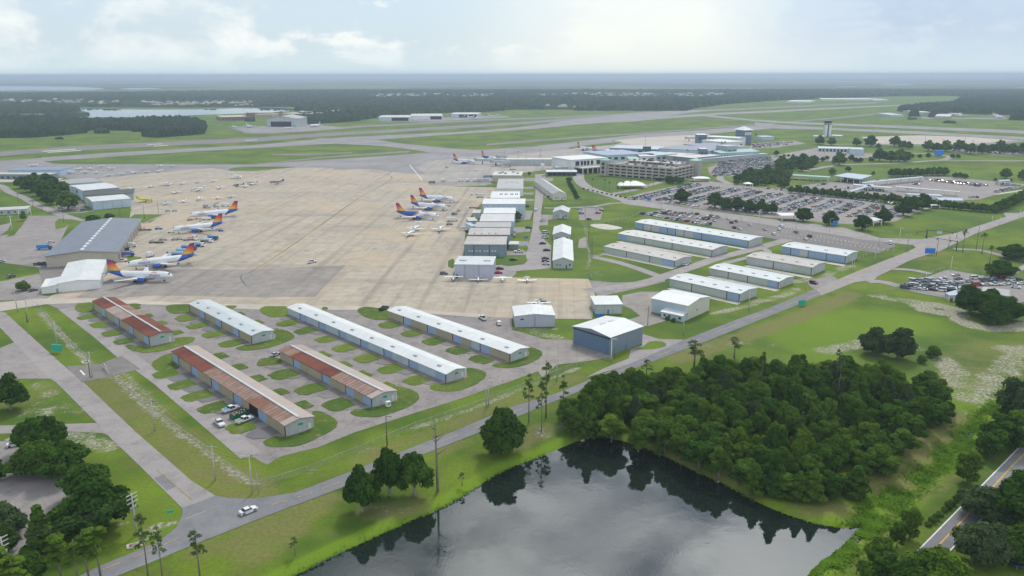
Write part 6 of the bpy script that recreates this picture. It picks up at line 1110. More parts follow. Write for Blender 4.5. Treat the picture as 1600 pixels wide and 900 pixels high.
def airliner_parts(kind):
    P = []
    lv = {'a': LIV['a'], 'b': LIV['b']}.get(kind, LIV['white']); tail = {'a': LIV['fin'], 'b': LIV['fin']}.get(kind) or paint({'teal': 'teal tail', 'blue': 'blue tail', 'red': 'red tail', 'yellow': 'yellow tail', 'white': 'white tail', 'green': 'green tail'}[kind], {'teal': (0.03, 0.42, 0.55), 'blue': (0.03, 0.10, 0.40), 'red': (0.5, 0.05, 0.06), 'yellow': (0.75, 0.48, 0.04), 'white': (0.7, 0.72, 0.75), 'green': (0.02, 0.35, 0.22)}[kind], .4, .05)
    eng = ABLUE if kind in 'ab' else LIV['white']
    mb = MB(); mb.loft([ring(*s) for s in FUS]); P.append(('fuselage', mb.mesh('fuselage', lv), []))
    for s in (1, -1):
        mb = MB(); mb.loft([airfoil(5.2, s * 1.0, 2.35, 7.2, 1.0), airfoil(1.5, s * 6.4, 2.75, 4.2, .55), airfoil(-4.9, s * 16.6, 3.75, 1.6, .22)][::s], smooth=False)
        wl = MB(); wl.add([(-5.0, s * 16.62, 3.8), (-6.5, s * 16.62, 3.85), (-6.7, s * 16.9, 4.9), (-6.2, s * 16.9, 4.9)], [(0, 1, 2, 3)]); wl.add([(-5.0, s * 16.72, 3.8), (-6.5, s * 16.72, 3.85), (-6.7, s * 17.0, 4.9), (-6.2, s * 17.0, 4.9)], [(0, 1, 2, 3)])
        P.append(('wing', mb.mesh('wing', AGREY), [('winglet', wl.mesh('winglet', ABLUE if kind in 'ab' else AGREY))]))
        e = MB(); y = s * 5.75; e.loft([[(x, y + r * cos(2 * pi * k / 16), 1.75 + r * sin(2 * pi * k / 16)) for k in range(16)] for x, r in ((5.6, .95), (5.2, 1.12), (3.6, 1.16), (2.2, .95), (1.4, .62))]); e.box(1.6, 4.4, y - .12, y + .12, 2.7, 3.2)
        ff = MB(); ff.tube([(5.62, y, 1.75), (5.70, y, 1.75)], .88, 14, 0, False); P.append(('engine', e.mesh('engine', eng), [('intake', ff.mesh('intake', BLACKP))]))
        h_ = MB(); h_.loft([airfoil(-14.6, s * .5, 4.75, 3.4, .35), airfoil(-17.4, s * 6.2, 5.2, 1.4, .15)][::s], smooth=False); P.append(('stabiliser', h_.mesh('stabiliser', ABLUE if kind in 'ab' else AGREY), []))
        g = MB(); 
        for dx in (-.5, .5): g.tube([(-1.2 + dx, s * 3.4, .58), (-1.2 + dx, s * 4.2, .58)], .58, 10)
        g.tube([(-1.2, s * 3.8, .6), (-1.2, s * 3.7, 2.6)], .18, 6); P.append(('landing_gear', g.mesh('landing_gear', TYRE), []))
        w = MB()
        for i in range(30):
            x = 12.2 - i * .72
            if kind == 'b' and x < 0: continue
            if kind == 'a' and x < -7.4: continue
            a = .30; w.add([(x + dx, s * (FR + .025) * cos(a + da), FZ + 2.05 * sin(a + da)) for dx, da in ((-.13, -.07), (.13, -.07), (.13, .07), (-.13, .07))], [(0, 1, 2, 3)])
        P.append(('window_row', w.mesh('window_row', CABIN), []))
        if kind in 'ab':
            P.append(('lettering', wrap(text_mesh('allegiant', 1.95, s), 9.4, -.35, s, paint('lettering blue', (0.02, 0.12, 0.50), .4, .05), 'lettering'), []))
            q = MB(); 
            for k in range(9):
                a0 = k * pi / 8.0; c_, s_ = cos(a0), sin(a0)
                def pt(r, a): 
                    xx, zz = 8.9 + r * cos(a), 1.55 + r * .72 * sin(a); b = zz / FR; return (xx, s * (FR + .04) * cos(b), FZ + 2.06 * sin(b))
                q.add([pt(.75, a0 - .13), pt(1.65, a0 - .10), pt(1.65, a0 + .10), pt(.75, a0 + .13)], [(0, 1, 2, 3)])
            q.add([(lambda r, a: (8.9 + r * cos(a), s * (FR + .04) * cos((1.55 + r * .72 * sin(a)) / FR), FZ + 2.06 * sin((1.55 + r * .72 * sin(a)) / FR)))(.62, k * pi / 8) for k in range(9)], [tuple(range(9))]); P.append(('sun_logo', q.mesh('sun_logo', ORANGE), []))
        d = MB()
        for x in (14.0,):
            rr = 1.93 if x > 0 else 1.62; zz = FZ if x > 0 else 3.95; d.add([(x + dx, s * (rr + .04) * cos(a), zz + rr * sin(a)) for dx, a in ((-.42, -.35), (.42, -.35), (.42, .55), (-.42, .55))], [(0, 1, 2, 3)])
        P.append(('cabin_door', d.mesh('cabin_door', paint('door outline grey', (0.5, 0.54, 0.6), .4, .05)), []))
    mb = MB(); fin_shape(mb, [(5.2, -10.0, 8.0, .5), (6.6, -11.9, 6.0, .42), (11.7, -16.2, 2.6, .2)]); P.append(('tail_fin', mb.mesh('tail_fin', tail), []))
    c = MB(); c.add([(17.05, -.95, 4.05), (17.45, -.45, 4.0), (17.45, .45, 4.0), (17.05, .95, 4.05), (16.3, 1.15, 4.85), (16.65, .5, 4.95), (16.65, -.5, 4.95), (16.3, -1.15, 4.85)], [(0, 1, 6, 7), (1, 2, 5, 6), (2, 3, 4, 5)]); c.v = [(x + .28, y * 1.1, z + .02) for x, y, z in c.v]; P.append(('cockpit_window', c.mesh('cockpit_window', CABIN), []))
    g = MB(); g.tube([(13.6, -.35, .4), (13.6, .35, .4)], .4, 10); g.tube([(13.6, 0, .4), (13.6, 0, 2.2)], .12, 6); P.append(('nose_gear', g.mesh('nose_gear', TYRE), []))
    return P
AIR = {}
def airliner(nose, tail, kind, label, group=None, k=1.0, z=3.6):
    if kind not in AIR: AIR[kind] = airliner_parts(kind)
    a, b = at2(nose, z), at2(tail, z); d = (a - b); d.z = 0; u = d.normalized(); c = Vector((a.x, a.y, 0)) - u * 18.8 * k
    r = empty('airliner', (c.x, c.y, .2), atan2(u.y, u.x), label, 'airliner', group); r.scale = (k, k, k)
    for nm, me, sub in AIR[kind]:
        o = inst(nm, me, r)
        for n2, m2 in sub: inst(n2, m2, o)
    return r
GA_ = 'sunburst tailed airliners'
airliner((270, 430.5), (163, 428), 'a', 'airliner with sunburst tail nearest the bright white hangar, nose to the right', GA_); airliner((196, 414), (301, 402), 'a', 'airliner with sunburst tail just behind the nearest one, nose to the left', GA_, 1.04)
airliner((267, 358.5), (344, 350.5), 'a', 'airliner with sunburst tail beside the row of fuel trucks', GA_, .98); airliner((294.5, 336.3), (371.5, 330), 'a', 'airliner with sunburst tail, farthest of the left hand four', GA_, 1.02)
airliner((686, 337), (613.5, 332.5), 'b', 'airliner with whole rear half blue and orange stripe, mid apron', GA_); airliner((699.5, 323), (638.5, 318.5), 'a', 'airliner with sunburst tail, middle of three in the mid apron', GA_, .96); airliner((711, 311), (653, 307), 'a', 'airliner with sunburst tail, farthest of three in the mid apron', GA_, .98)
airliner((744, 252.8), (707, 250), 'a', 'sunburst tailed airliner at the nearer long boarding bridge', GA_); airliner((777, 248.5), (753, 245), 'b', 'sunburst tailed airliner at the farther boarding bridge', GA_); airliner((926, 232.8), (896, 229.2), 'a', 'sunburst tailed airliner standing back behind the terminal block', GA_); airliner((965.5, 236.5), (927, 235.8), 'b', 'blue rear sunburst airliner right behind the terminal block', GA_)
airliner((393, 198), (370.5, 194), 'white', 'far all white widebody airliner left of the jet hangar', None, 1.05, 3); airliner((369.5, 198.6), (353, 195.6), 'white', 'far white airliner, smallest and leftmost at the jet hangar', None, .8, 3); airliner((484.5, 196.8), (514.5, 194), 'teal', 'far white airliner with teal tail beside the tree belt', None, 1.0, 3); airliner((443, 199.2), (461, 198.8), 'green', 'far small airliner with green tail on the hangar ramp', None, .62, 3); airliner((417, 194), (438, 192.5), 'red', 'far airliner with red tail in front of the open jet hangar', None, .8, 3); airliner((449, 193.6), (466, 193.2), 'white', 'far white airliner right of the open jet hangar door', None, .7, 3)
airliner((1504, 178.8), (1480.5, 178), 'blue', 'far cargo airliner with blue tail near the low pale building', None, 1.0, 3); airliner((1567, 183.6), (1531, 180), 'yellow', 'far cargo airliner with orange yellow tail, largest of the cargo row', None, 1.15, 3); airliner((1497, 181), (1514, 178.8), 'yellow', 'far cargo airliner with plain yellow tail facing left', None, .95, 3); airliner((1560, 180.5), (1534, 177.5), 'yellow', 'far cargo airliner with yellow tail hidden behind the largest', None, 1.0, 3)
# light aircraft: one small mesh each
def small_plane(kind):
    mb = MB()                                            # materials: 0 body 1 accent 2 glass 3 dark
    n = 10
    def fus(secs): mb.loft([[(x, ry * cos(2 * pi * k / n), z + rz * sin(2 * pi * k / n)) for k in range(n)] for x, ry, rz, z in secs], 0)
    if kind in ('low', 'high', 'twin'):
        L_ = 1.0 if kind != 'twin' else 1.35; fus([(3.6 * L_, .25, .3, 1.3), (3.2 * L_, .5, .5, 1.35), (1.6 * L_, .6, .65, 1.45), (.6, .62, .8, 1.6), (-1.0, .5, .65, 1.6), (-4.2 * L_, .14, .2, 1.7)])
        z = 1.0 if kind != 'high' else 2.3; W_ = 5.4 * (1.2 if kind == 'twin' else 1); mb.loft([airfoil(1.2, -W_, z + .25, 1.1, .16), airfoil(1.5, 0, z, 1.7, .24), airfoil(1.2, W_, z + .25, 1.1, .16)], 0, False)
        mb.loft([airfoil(-3.4 * L_, -1.8, 1.75, .8, .1), airfoil(-3.2 * L_, 0, 1.75, 1.2, .12), airfoil(-3.4 * L_, 1.8, 1.75, .8, .1)], 0, False); fin_shape(mb, [(1.75, -2.9 * L_, 1.7, .12), (3.1, -3.8 * L_, .8, .08)], 1)
        mb.taper(-.4, 1.5, -.52, .52, 1.85, 2.35, .3, .7, .12, 2); 
        for y in ((0,) if kind != 'twin' else (-2.1, 2.1)):
            x = 3.65 * L_ if kind != 'twin' else 2.6
            if y: mb.loft([[(xx, y + r * cos(2 * pi * k / 8), 1.25 + r * sin(2 * pi * k / 8)) for k in range(8)] for xx, r in ((2.5, .2), (2.1, .42), (-.4, .2))], 0)
            mb.box(x, x + .05, y - .9, y + .9, 1.22, 1.36, 3)
        for x, y in ((2.4, 0), (-.2, 1.3), (-.2, -1.3)): mb.tube([(x, y - .1, .28), (x, y + .1, .28)], .28, 8, 3); mb.tube([(x, y, .3), (x, y, 1.2)], .06, 4, 3)
    else:                                                # business jets and turboprops, 14 m
        fus([(7.4, .15, .15, 1.7), (6.8, .55, .5, 1.8), (5.2, .88, .9, 2.0), (0, .95, 1.0, 2.1), (-3.5, .8, .85, 2.3), (-7.0, .2, .25, 2.8)]); mb.loft([airfoil(-1.6, -7.4, 1.9, .9, .12), airfoil(1.6, -.6, 1.4, 3.0, .3), airfoil(1.6, .6, 1.4, 3.0, .3), airfoil(-1.6, 7.4, 1.9, .9, .12)], 0, False)
        fin_shape(mb, [(2.6, -4.2, 3.4, .3), (5.2, -6.6, 1.6, .15)], 1); mb.loft([airfoil(-6.6, -2.8, 5.15, .8, .1), airfoil(-6.2, 0, 5.15, 1.5, .14), airfoil(-6.6, 2.8, 5.15, .8, .1)], 0, False)
        for y in (-1.35, 1.35): mb.loft([[(xx, y + r * cos(2 * pi * k / 10), 2.6 + r * sin(2 * pi * k / 10)) for k in range(10)] for xx, r in ((-2.2, .42), (-3.2, .5), (-4.8, .32))], 0)
        mb.taper(5.4, 6.5, -.6, .6, 2.35, 2.85, .1, .7, .15, 2)
        for s in (-1, 1): mb.box(-1, 4.2, s * .96 - .02, s * .96 + .02, 2.3, 2.55, 2)
        for x, y in ((5.4, 0), (-.6, 1.5), (-.6, -1.5)): mb.tube([(x, y - .15, .3), (x, y + .15, .3)], .3, 8, 3); mb.tube([(x, y, .3), (x, y, 1.5)], .08, 4, 3)
    return mb
SPM = {}
def plane(px, py, head, kind, paintc, label, group, k=1.0):
    key = (kind, paintc)
    if key not in SPM:
        body = {'white': (0.76, 0.78, 0.80), 'grey': (0.20, 0.22, 0.25), 'yellow': (0.60, 0.66, 0.05), 'dark': (0.10, 0.10, 0.13), 'silver': (0.55, 0.6, 0.66)}[paintc]; acc = {'white': (0.66, 0.69, 0.75), 'grey': (0.12, 0.13, 0.16), 'yellow': (0.62, 0.66, 0.04), 'dark': (0.06, 0.05, 0.10), 'silver': (0.15, 0.2, 0.4)}[paintc]
        SPM[key] = small_plane(kind).mesh('light_aircraft', [paint('aircraft ' + paintc, body, .3, .06), paint('aircraft accent ' + paintc, acc, .3, .06), CABIN, TYRE])
    p = at(px, py); o = inst('business_jet' if kind == 'jet' else 'light_aircraft', SPM[key], None, (p.x, p.y, .18), R(head), k); return tag(o, label, 'aircraft', group)
G1 = 'light aircraft parked on the left of the apron'
for i, (px, py, hd, kd, pc, lab) in enumerate((
    (206.5, 296, 200, 'twin', 'white', 'small white plane by the dark gable roof corner'), (236, 293, -60, 'twin', 'white', 'white twin plane left of the T tailed jet'), (261, 290, -50, 'jet', 'white', 'white T tailed jet in the back left row'), (283.5, 288.5, 30, 'low', 'white', 'small pale plane right of the T tailed jet'), (309.5, 285.8, 200, 'low', 'white', 'tiny plane alone in the back row with dark spots'), (332, 284.5, -30, 'twin', 'white', 'white plane at the head of the dark stain'),
    (370, 279, -35, 'jet', 'white', 'large white turboprop with tall tail at the back'), (275.5, 302.5, 180, 'twin', 'white', 'white twin, first of the middle row'), (309, 298.5, 190, 'jet', 'white', 'white business jet in the middle row'), (343.5, 295, 190, 'twin', 'white', 'white plane right of the middle row jet'), (372, 291.5, 200, 'twin', 'dark', 'dark tailed plane in the middle row'), (382, 293, 20, 'low', 'white', 'tiny white plane beside the dark tailed one'), (397, 289, 190, 'twin', 'white', 'white plane parked nose to tail beside a dark one'), (394, 288, 190, 'twin', 'grey', 'grey plane half behind a white one'), (432, 287.5, 185, 'jet', 'grey', 'dark grey business jet standing apart on the apron'),
    (260, 320, 190, 'low', 'white', 'white low wing plane, first of the front row'), (288, 316.5, -90, 'low', 'white', 'white plane, second of the front row'), (312.5, 313.5, 200, 'high', 'white', 'white high wing plane, third of the front row'), (340, 311, -80, 'low', 'white', 'white plane, fourth of the front row'), (361.5, 309, 190, 'low', 'white', 'white plane, last of the front row'))): plane(px, py, hd, kd, pc, lab, G1, 1.2 if (kd == 'jet' and 370 == px) else (1.0 if kd == 'jet' else 1.05))
for i, (px, py) in enumerate(((50, 260.3), (55, 259.5), (110, 264.8), (110, 271.5), (123.5, 265.2), (140, 265.2), (133.5, 271), (151, 271), (158, 261), (174.5, 265.5), (170, 275.3), (190.5, 273.3), (210, 271.5), (229, 270.3), (248, 269), (251, 261), (267, 260.8))): plane(px, py, (i * 67) % 360, 'low' if i % 3 else 'high', 'white', 'small white plane, %s from the left on the west ramp' % ordn(i), 'light aircraft on the west ramp', 1.1)
plane(650, 361, -100, 'jet', 'white', 'white jet with T tail facing the viewer, left of a pair', 'jets on the open middle apron', 1.05); plane(641, 369, -105, 'jet', 'white', 'white jet nearest the viewer on the middle apron', 'jets on the open middle apron', 1.05); plane(688.5, 361.5, -92, 'jet', 'white', 'white jet with T tail facing the viewer, right of a pair', 'jets on the open middle apron', 1.05); plane(729, 360.5, 170, 'jet', 'silver', 'silver aircraft nose sticking out beside the lean-to sheds', None, .9)
for i, (px, py) in enumerate(((709, 438.5), (747.5, 439.5), (785.5, 440), (823.5, 440.5))): plane(px, py, -92 + i, 'low' if i % 2 else 'high', 'white', ('white plane with blue nose in front of the lilac grey hangar', 'white plane with grey nose before the lilac grey hangar', 'white plane right of the lilac grey hangar', 'white plane on the apron corner by the sheds grass')[i], 'light aircraft in front of the lilac hangar', .98)
plane(842, 477.5, 90, 'low', 'white', 'white plane hidden behind the small pale hangar', None, 1.1)
plane(227, 316, -8, 'jet', 'yellow', 'bright yellow green aircraft with white nose beside the pale hangar', None, 1.1)
for i, (px, py) in enumerate(((628, 188.5), (648, 188.3), (664, 187.3), (722, 183.5), (735, 184.5), (744, 185.2), (756, 184.3), (768, 182), (778, 181.5), (716, 182))): plane(px, py, (i * 50) % 360, 'jet', 'silver' if i > 7 else 'white', 'tiny far jet, %s from the left on the far hangar ramp' % ordn(i), 'far jets on the far hangar ramp', 1.3)
# ------------------------------------------------------------------ vehicles
CARC = {'white': (0.74, 0.75, 0.76), 'silver': (0.46, 0.48, 0.51), 'grey': (0.17, 0.18, 0.19), 'black': (0.018, 0.019, 0.022), 'blue': (0.035, 0.085, 0.22), 'red': (0.36, 0.022, 0.024), 'maroon': (0.14, 0.015, 0.03), 'gold': (0.60, 0.36, 0.06), 'green': (0.02, 0.12, 0.06), 'sky': (0.03, 0.25, 0.50), 'lime': (0.5, 0.65, 0.03)}
CARP = {k: paint('car paint ' + k, c, .22, .04, .6, .6) for k, c in CARC.items()}; LAMP = paint('lamp glass', (0.7, 0.7, 0.65), .2); TAILL = paint('tail lamp red', (0.4, 0.01, 0.01), .3)
PRO = {'sedan': dict(L=4.7, W=1.8, hood=.95, deck=1.0, roof=1.42, c0=-1.75, c1=1.05, i0=.75, i1=.75), 'suv': dict(L=4.7, W=1.9, hood=1.1, deck=1.15, roof=1.72, c0=-2.15, c1=1.1, i0=.35, i1=.65), 'van': dict(L=5.2, W=2.0, hood=1.15, deck=1.3, roof=2.05, c0=-2.5, c1=1.7, i0=.12, i1=.7)}
def body_shape(mb, kind, m=0):
    p = PRO[kind]; L_, W_ = p['L'] / 2, p['W'] / 2; prof = [(-L_, .38), (-L_ + .02, .78), (-L_ + .12, p['deck'] - .08), (p['c0'] + .1, p['deck']), (p['c1'], p['hood'] + .06), (L_ - .35, p['hood'] - .14), (L_ - .02, .68), (L_, .38), (L_ - .2, .22), (-L_ + .2, .22)]
    secs = [[(x, s * W_ * w, z) for x, z in prof] for s, w in ((-1, .86), (-1, 1.0), (1, 1.0), (1, .86))]
    secs[0] = [(x * .985, y, z * .97 + .02) for x, y, z in secs[0]]; secs[3] = [(x * .985, y, z * .97 + .02) for x, y, z in secs[3]]; n = len(prof); mb.loft(secs, m, False)
def cabin(mb, kind, mg, mp):
    p = PRO[kind]; W_ = p['W'] / 2 * .93; z0 = min(p['deck'], p['hood']) - .03; c0, c1, rf = p['c0'], p['c1'], p['roof']
    mb.taper(c0, c1, -W_, W_, z0, rf - .06, p['i0'], p['i1'], .16, mg); mb.box(c0 + p['i0'] - .04, c1 - p['i1'] + .04, -W_ + .14, W_ - .14, rf - .055, rf, mp)
    for x in (c0 + p['i0'] * .5 + .05, (c0 + c1) / 2 + .0): mb.box(x - .05, x + .05, -W_ + .02, W_ - .02, z0, rf - .06, mp) if kind != 'sedan' else None
def wheels_of(kind):
    p = PRO.get(kind) or dict(L=5.8, W=2.0); return [(x, s * (p['W'] / 2 - .10)) for x in (-p['L'] / 2 + .85, p['L'] / 2 - .85) for s in (-1, 1)]
def wheel(mb, x, y, r=.34, w=.22, m=0): mb.tube([(x, y - w / 2, r), (x, y + w / 2, r)], r, 12, m, False)
CM_ = {}
def car_mesh(kind, col):
    k = (kind, col)
    if k in CM_: return CM_[k]
    mb = MB()
    if kind == 'pickup':
        L_ = 2.9; mb.box(-L_, L_, -.98, .98, .45, 1.02, 0); mb.box(.9, L_ - .02, -.95, .95, 1.021, 1.16, 0); mb.taper(-.9, 1.35, -.93, .93, 1.021, 1.8, .18, .7, .14, 1); mb.box(-.72, .65, -.78, .78, 1.801, 1.86, 0)
        mb.box(-L_ + .06, -.92, -.86, .86, 1.021, 1.03, 4); mb.box(-L_, -.905, -.98, -.87, 1.021, 1.32, 0); mb.box(-L_, -.905, .87, .98, 1.021, 1.32, 0); mb.box(-L_, -L_ + .1, -.869, .869, 1.021, 1.32, 0)
    else:
        body_shape(mb, kind); cabin(mb, kind, 1, 0); L_ = PRO[kind]['L'] / 2
    for x, y in wheels_of(kind): wheel(mb, x, y, .36 if kind != 'sedan' else .33, .22, 2)
    for s in (-.6, .6): mb.box(L_ - .06, L_ + .012, s - .2, s + .2, .62, .78, 3)
    for s in (-.7, .7): mb.box(-L_ - .012, -L_ + .06, s - .14, s + .14, .68, .9, 5)
    CM_[k] = mb.mesh('parked_car', [CARP[col], GLASS, TYRE, LAMP, BLACKP, TAILL]); return CM_[k]
CN = {'sky': 'sky blue', 'blue': 'dark blue', 'lime': 'lime green', 'gold': 'golden yellow', 'maroon': 'maroon'}; KN = {'suv': 'tall SUV', 'sedan': 'saloon car', 'van': 'minivan', 'pickup': 'pickup truck'}
def car(p, head, kind, col, label, group=None, name=None):
    p = p if isinstance(p, Vector) else at(*p); o = inst(name or ('pickup_truck' if kind == 'pickup' else 'parked_van' if kind == 'van' else 'parked_car'), car_mesh(kind, col), None, (p.x, p.y, .16), head)
    return tag(o, label, 'pickup truck' if kind == 'pickup' else 'van' if kind == 'van' else 'car', group)
def road_head(a, b): d = at2(b) - at2(a); return atan2(d.y, d.x)
# near vehicles, with parts
def big_car(p, head, kind, col, label, cat='car', cargo=None):
    r = empty('pickup_truck' if kind == 'pickup' else 'white_car', p if isinstance(p, Vector) else at(*p), head, label, cat); r.location.z = .13
    if kind == 'pickup':
        L_ = 2.95; mb = MB(); mb.box(-L_, L_, -.98, .98, .48, .98, 0); mb.taper(1.1, L_ - .02, -.96, .96, .981, 1.2, 0, .25, .06, 0); mb.box(-L_ + .06, -.95, -.86, .86, .985, 1.0, 1); mb.box(-L_, -.95, -.99, -.87, .981, 1.34, 0); mb.box(-L_, -.95, .87, .99, .981, 1.34, 0); mb.box(-L_, -L_ + .1, -.869, .869, .981, 1.34, 0); mb.build('body', [CARP[col], BLACKP], r)
        mb = MB(); mb.taper(-.93, 1.4, -.94, .94, .982, 1.82, .16, .72, .15, 0); mb.build('window', GLASS, r); mb = MB(); mb.box(-.78, .66, -.79, .79, 1.825, 1.9); 
        for s in (-1, 1):
            for x in (-.82, .12): mb.box(x, x + .1, s * .90 - .03, s * .90 + .03, 1.0, 1.6)
        mb.build('cab_roof', CARP[col], r)
        if cargo: MB().box(-2.7, -1.2, -.7, .7, 1.01, 1.3).build('load', paint('load ' + cargo, {'blue': (0.02, 0.25, 0.6), 'green': (0.2, 0.3, 0.1)}[cargo], .7), r)
    else:
        mb = MB(); body_shape(mb, kind); mb.build('body', CARP[col], r); mb = MB(); cabin(mb, kind, 0, 1); mb.build('window', [GLASS, CARP[col]], r)
        L_ = PRO[kind]['L'] / 2
    for x, y in wheels_of(kind): mb = MB(); wheel(mb, x, y, .37); w = mb.build('wheel', TYRE, r); mb = MB(); s = 1 if y > 0 else -1; mb.tube([(x, y + s * .11, .37), (x, y + s * .125, .37)], .2, 10, 0, False); mb.build('rim', METAL, w)
    for s in (-.66, .66): MB().box(L_ - .06, L_ + .02, s - .2, s + .2, .62, .82).build('headlight', LAMP, r); MB().box(-L_ - .02, -L_ + .06, s - .14, s + .14, .68, .95).build('tail_light', TAILL, r)
    return r
big_car((388, 801), road_head((370, 806), (403, 793)), 'sedan', 'white', 'white saloon car driving on the main road past the pond')
hA = road_head((340, 657), (355, 672)); hB = road_head((352, 646), (374, 638))
big_car((343, 664), road_head((337, 658), (352, 671)), 'pickup', 'white', 'white pickup truck with dark bed driving down the yard road', 'pickup truck'); big_car((361.5, 642), hB, 'pickup', 'white', 'white pickup truck with blue load backed up to the open bay', 'pickup truck', 'blue'); big_car((382.5, 659), hB, 'pickup', 'white', 'white pickup truck parked beside the green skip', 'pickup truck', 'green')
p = at(375, 650.5); r = empty('rubbish_skip', (p.x, p.y, .05), hB, 'dark green open skip full of scrap between two white pickups', 'skip'); gm_ = paint('skip green', (0.01, 0.12, 0.08), .5); mb = MB()
for a in ((-3.2, 3.2, -1.2, -1.1, .1, 1.5), (-3.2, 3.2, 1.1, 1.2, .1, 1.5), (-3.2, -3.1, -1.09, 1.09, .1, 1.5), (3.1, 3.2, -1.09, 1.09, .1, 1.5), (-3.09, 3.09, -1.09, 1.09, .1, .2)): mb.box(*a)
for x in (-2, -1, 0, 1, 2): mb.box(x - .06, x + .06, -1.28, -1.201, .2, 1.4)
mb.build('container', gm_, r); mb = MB(); random.seed(4)
for i in range(40): x, y, z = random.uniform(-2.8, 2.6), random.uniform(-.9, .8), random.uniform(.9, 1.6); s = random.uniform(.15, .5); mb.box(x, x + s, y, y + s * .8, z, z + s * .5, random.randint(0, 1))
mb.build('scrap', [paint('rusty scrap', (0.22, 0.08, 0.04), .8), paint('pale rubble', (0.5, 0.42, 0.35), .8)], r)
# scattered cars
for px, py, hd, kd, c, lab in (
    (430, 556, road_head((424, 558), (437, 553)), 'sedan', 'silver', 'silver car half hidden at the end of the half rusty hangar'), (600, 484, road_head((592, 487), (607, 481)), 'pickup', 'black', 'black pickup truck on the grass at the end of a white hangar'), (754, 499, 2.0, 'pickup', 'white', 'white pickup truck on the grass strip, left of two'), (779.5, 507, 1.7, 'suv', 'white', 'white car on the grass strip, right of two'), (487.5, 411, .8, 'pickup', 'white', 'white pickup truck alone in the middle of the apron'), (693.5, 429, 0.05, 'suv', 'grey', 'dark grey SUV beside the lilac grey hangar'),
    (781, 421, .05, 'sedan', 'maroon', 'maroon car by the lilac grey hangar, farther of two'), (779, 427.5, .05, 'sedan', 'red', 'dark red car by the lilac grey hangar, nearer of two'), (802, 407, .05, 'sedan', 'black', 'black car on the grass behind the lilac grey hangar'), (810.5, 394.5, 3.1, 'pickup', 'white', 'white pickup truck beside the blue parasol spot'), (1271, 414 + 29.5, road_head((1271, 443), (1283, 446)), 'suv', 'maroon', 'maroon car waiting at the driveway onto the main road'),
    (837, 329.5, 1.57, 'van', 'white', 'white van driving up the centre street'), (848, 346, .0, 'sedan', 'white', 'white car nearest on the small slab beside the street'), (849, 344.6, .0, 'sedan', 'grey', 'dark car behind the white one on the small slab'), (853, 365, 0, 'van', 'white', 'white van by the white shed, farther of two'), (852, 372, 0, 'van', 'white', 'white van by the white shed, nearer of two'), (848, 381.5, 0, 'sedan', 'black', 'black car on the street side, first below the vans'), (854, 392, 0, 'sedan', 'black', 'black car in front of the long white shed, alone'), (852, 405, 0, 'sedan', 'maroon', 'dark maroon car in front of the long white shed'), (852, 410, 0, 'suv', 'blue', 'blue grey car in front of the long white shed'), (853, 413.5, 0, 'sedan', 'white', 'white car nearest in front of the long white shed'),
    (803.5, 363, 1.5, 'suv', 'white', 'white car in the lane behind the hangars, nearer pair'), (804, 369.5, 1.5, 'suv', 'silver', 'silver car in the lane behind the hangars, nearer pair'), (826, 357, 0, 'suv', 'green', 'dark green car on the street verge'), (808, 290, 0, 'pickup', 'silver', 'silver pickup in the first yard below the terminal'), (823, 322, .3, 'sedan', 'maroon', 'maroon car in the yard by the pale blue hangar'), (823, 324, .2, 'sedan', 'black', 'black car in the yard by the pale blue hangar'), (857, 288.5, .1, 'sedan', 'black', 'black car on the upper slab by the narrow shed'), (857.5, 308.3, .1, 'sedan', 'blue', 'dark blue car on the lower slab by the narrow shed'), (850, 276, 0, 'van', 'white', 'white van at the street end by the canopy'), (877, 274.5, .4, 'suv', 'silver', 'silver car by the arrivals canopy'),
    (906, 327.5, .1, 'suv', 'silver', 'silver car in the small square lot, rear left'), (907.5, 332, .1, 'suv', 'white', 'white car in the small square lot, left side'), (908, 334.5, .1, 'sedan', 'sky', 'blue car in the small square lot, left side'), (934, 326.5, .1, 'suv', 'white', 'white car in the small square lot, rear right'), (939, 330, .1, 'sedan', 'maroon', 'maroon car in the small square lot, right side'), (935, 332, .1, 'suv', 'white', 'white car in the small square lot, between two red ones'), (934, 334, .1, 'sedan', 'red', 'red car in the small square lot, right side'), (919.5, 343.5, .1, 'sedan', 'black', 'black car at the near edge of the small square lot'), (985, 311.5, .2, 'van', 'white', 'white van at the mouth of the terminal drive'), (1071, 414.5, .5, 'suv', 'white', 'white car parked against the brown stained hangar end'),
    (1391, 381, 1.2, 'van', 'white', 'white box van at the end of the half empty car park'), (24, 697, .5, 'sedan', 'white', 'white car under the oaks of the left car park'), (3, 409.5, .1, 'sedan', 'silver', 'pale car alone on the west car park'), (18, 433.5, 1.2, 'suv', 'grey', 'grey car beside the round clipped shrub hedge'), (52, 455, 1.0, 'sedan', 'grey', 'grey car between shrub and white hangar'), (79, 333, .1, 'sedan', 'silver', 'silver car on the grass behind the west car park'), (95.5, 326, .2, 'suv', 'silver', 'silver car under the single dark oak'), (130, 329, .2, 'sedan', 'blue', 'blue car at the corner of the pale blue hangar'), (116, 324, .3, 'suv', 'white', 'white car beside the single dark oak'), (100, 306.5, .2, 'sedan', 'white', 'white car between oaks and the framed hangar'), (80, 379.5, .8, 'sedan', 'white', 'white car at the left eave of the beige hangar'), (61, 414.5, .1, 'pickup', 'black', 'black pickup truck at the beige hangar corner, left of two'), (68, 414, .1, 'pickup', 'blue', 'dark blue pickup truck at the beige hangar corner'), (171.5, 412, .1, 'suv', 'black', 'dark car behind the nearest airliner tail'), (175, 411.5, .1, 'suv', 'grey', 'grey car behind the nearest airliner tail'), (191, 408.8, .2, 'pickup', 'white', 'white service pickup beside the second airliner nose')): car((px, py), hd, kd, c, lab)
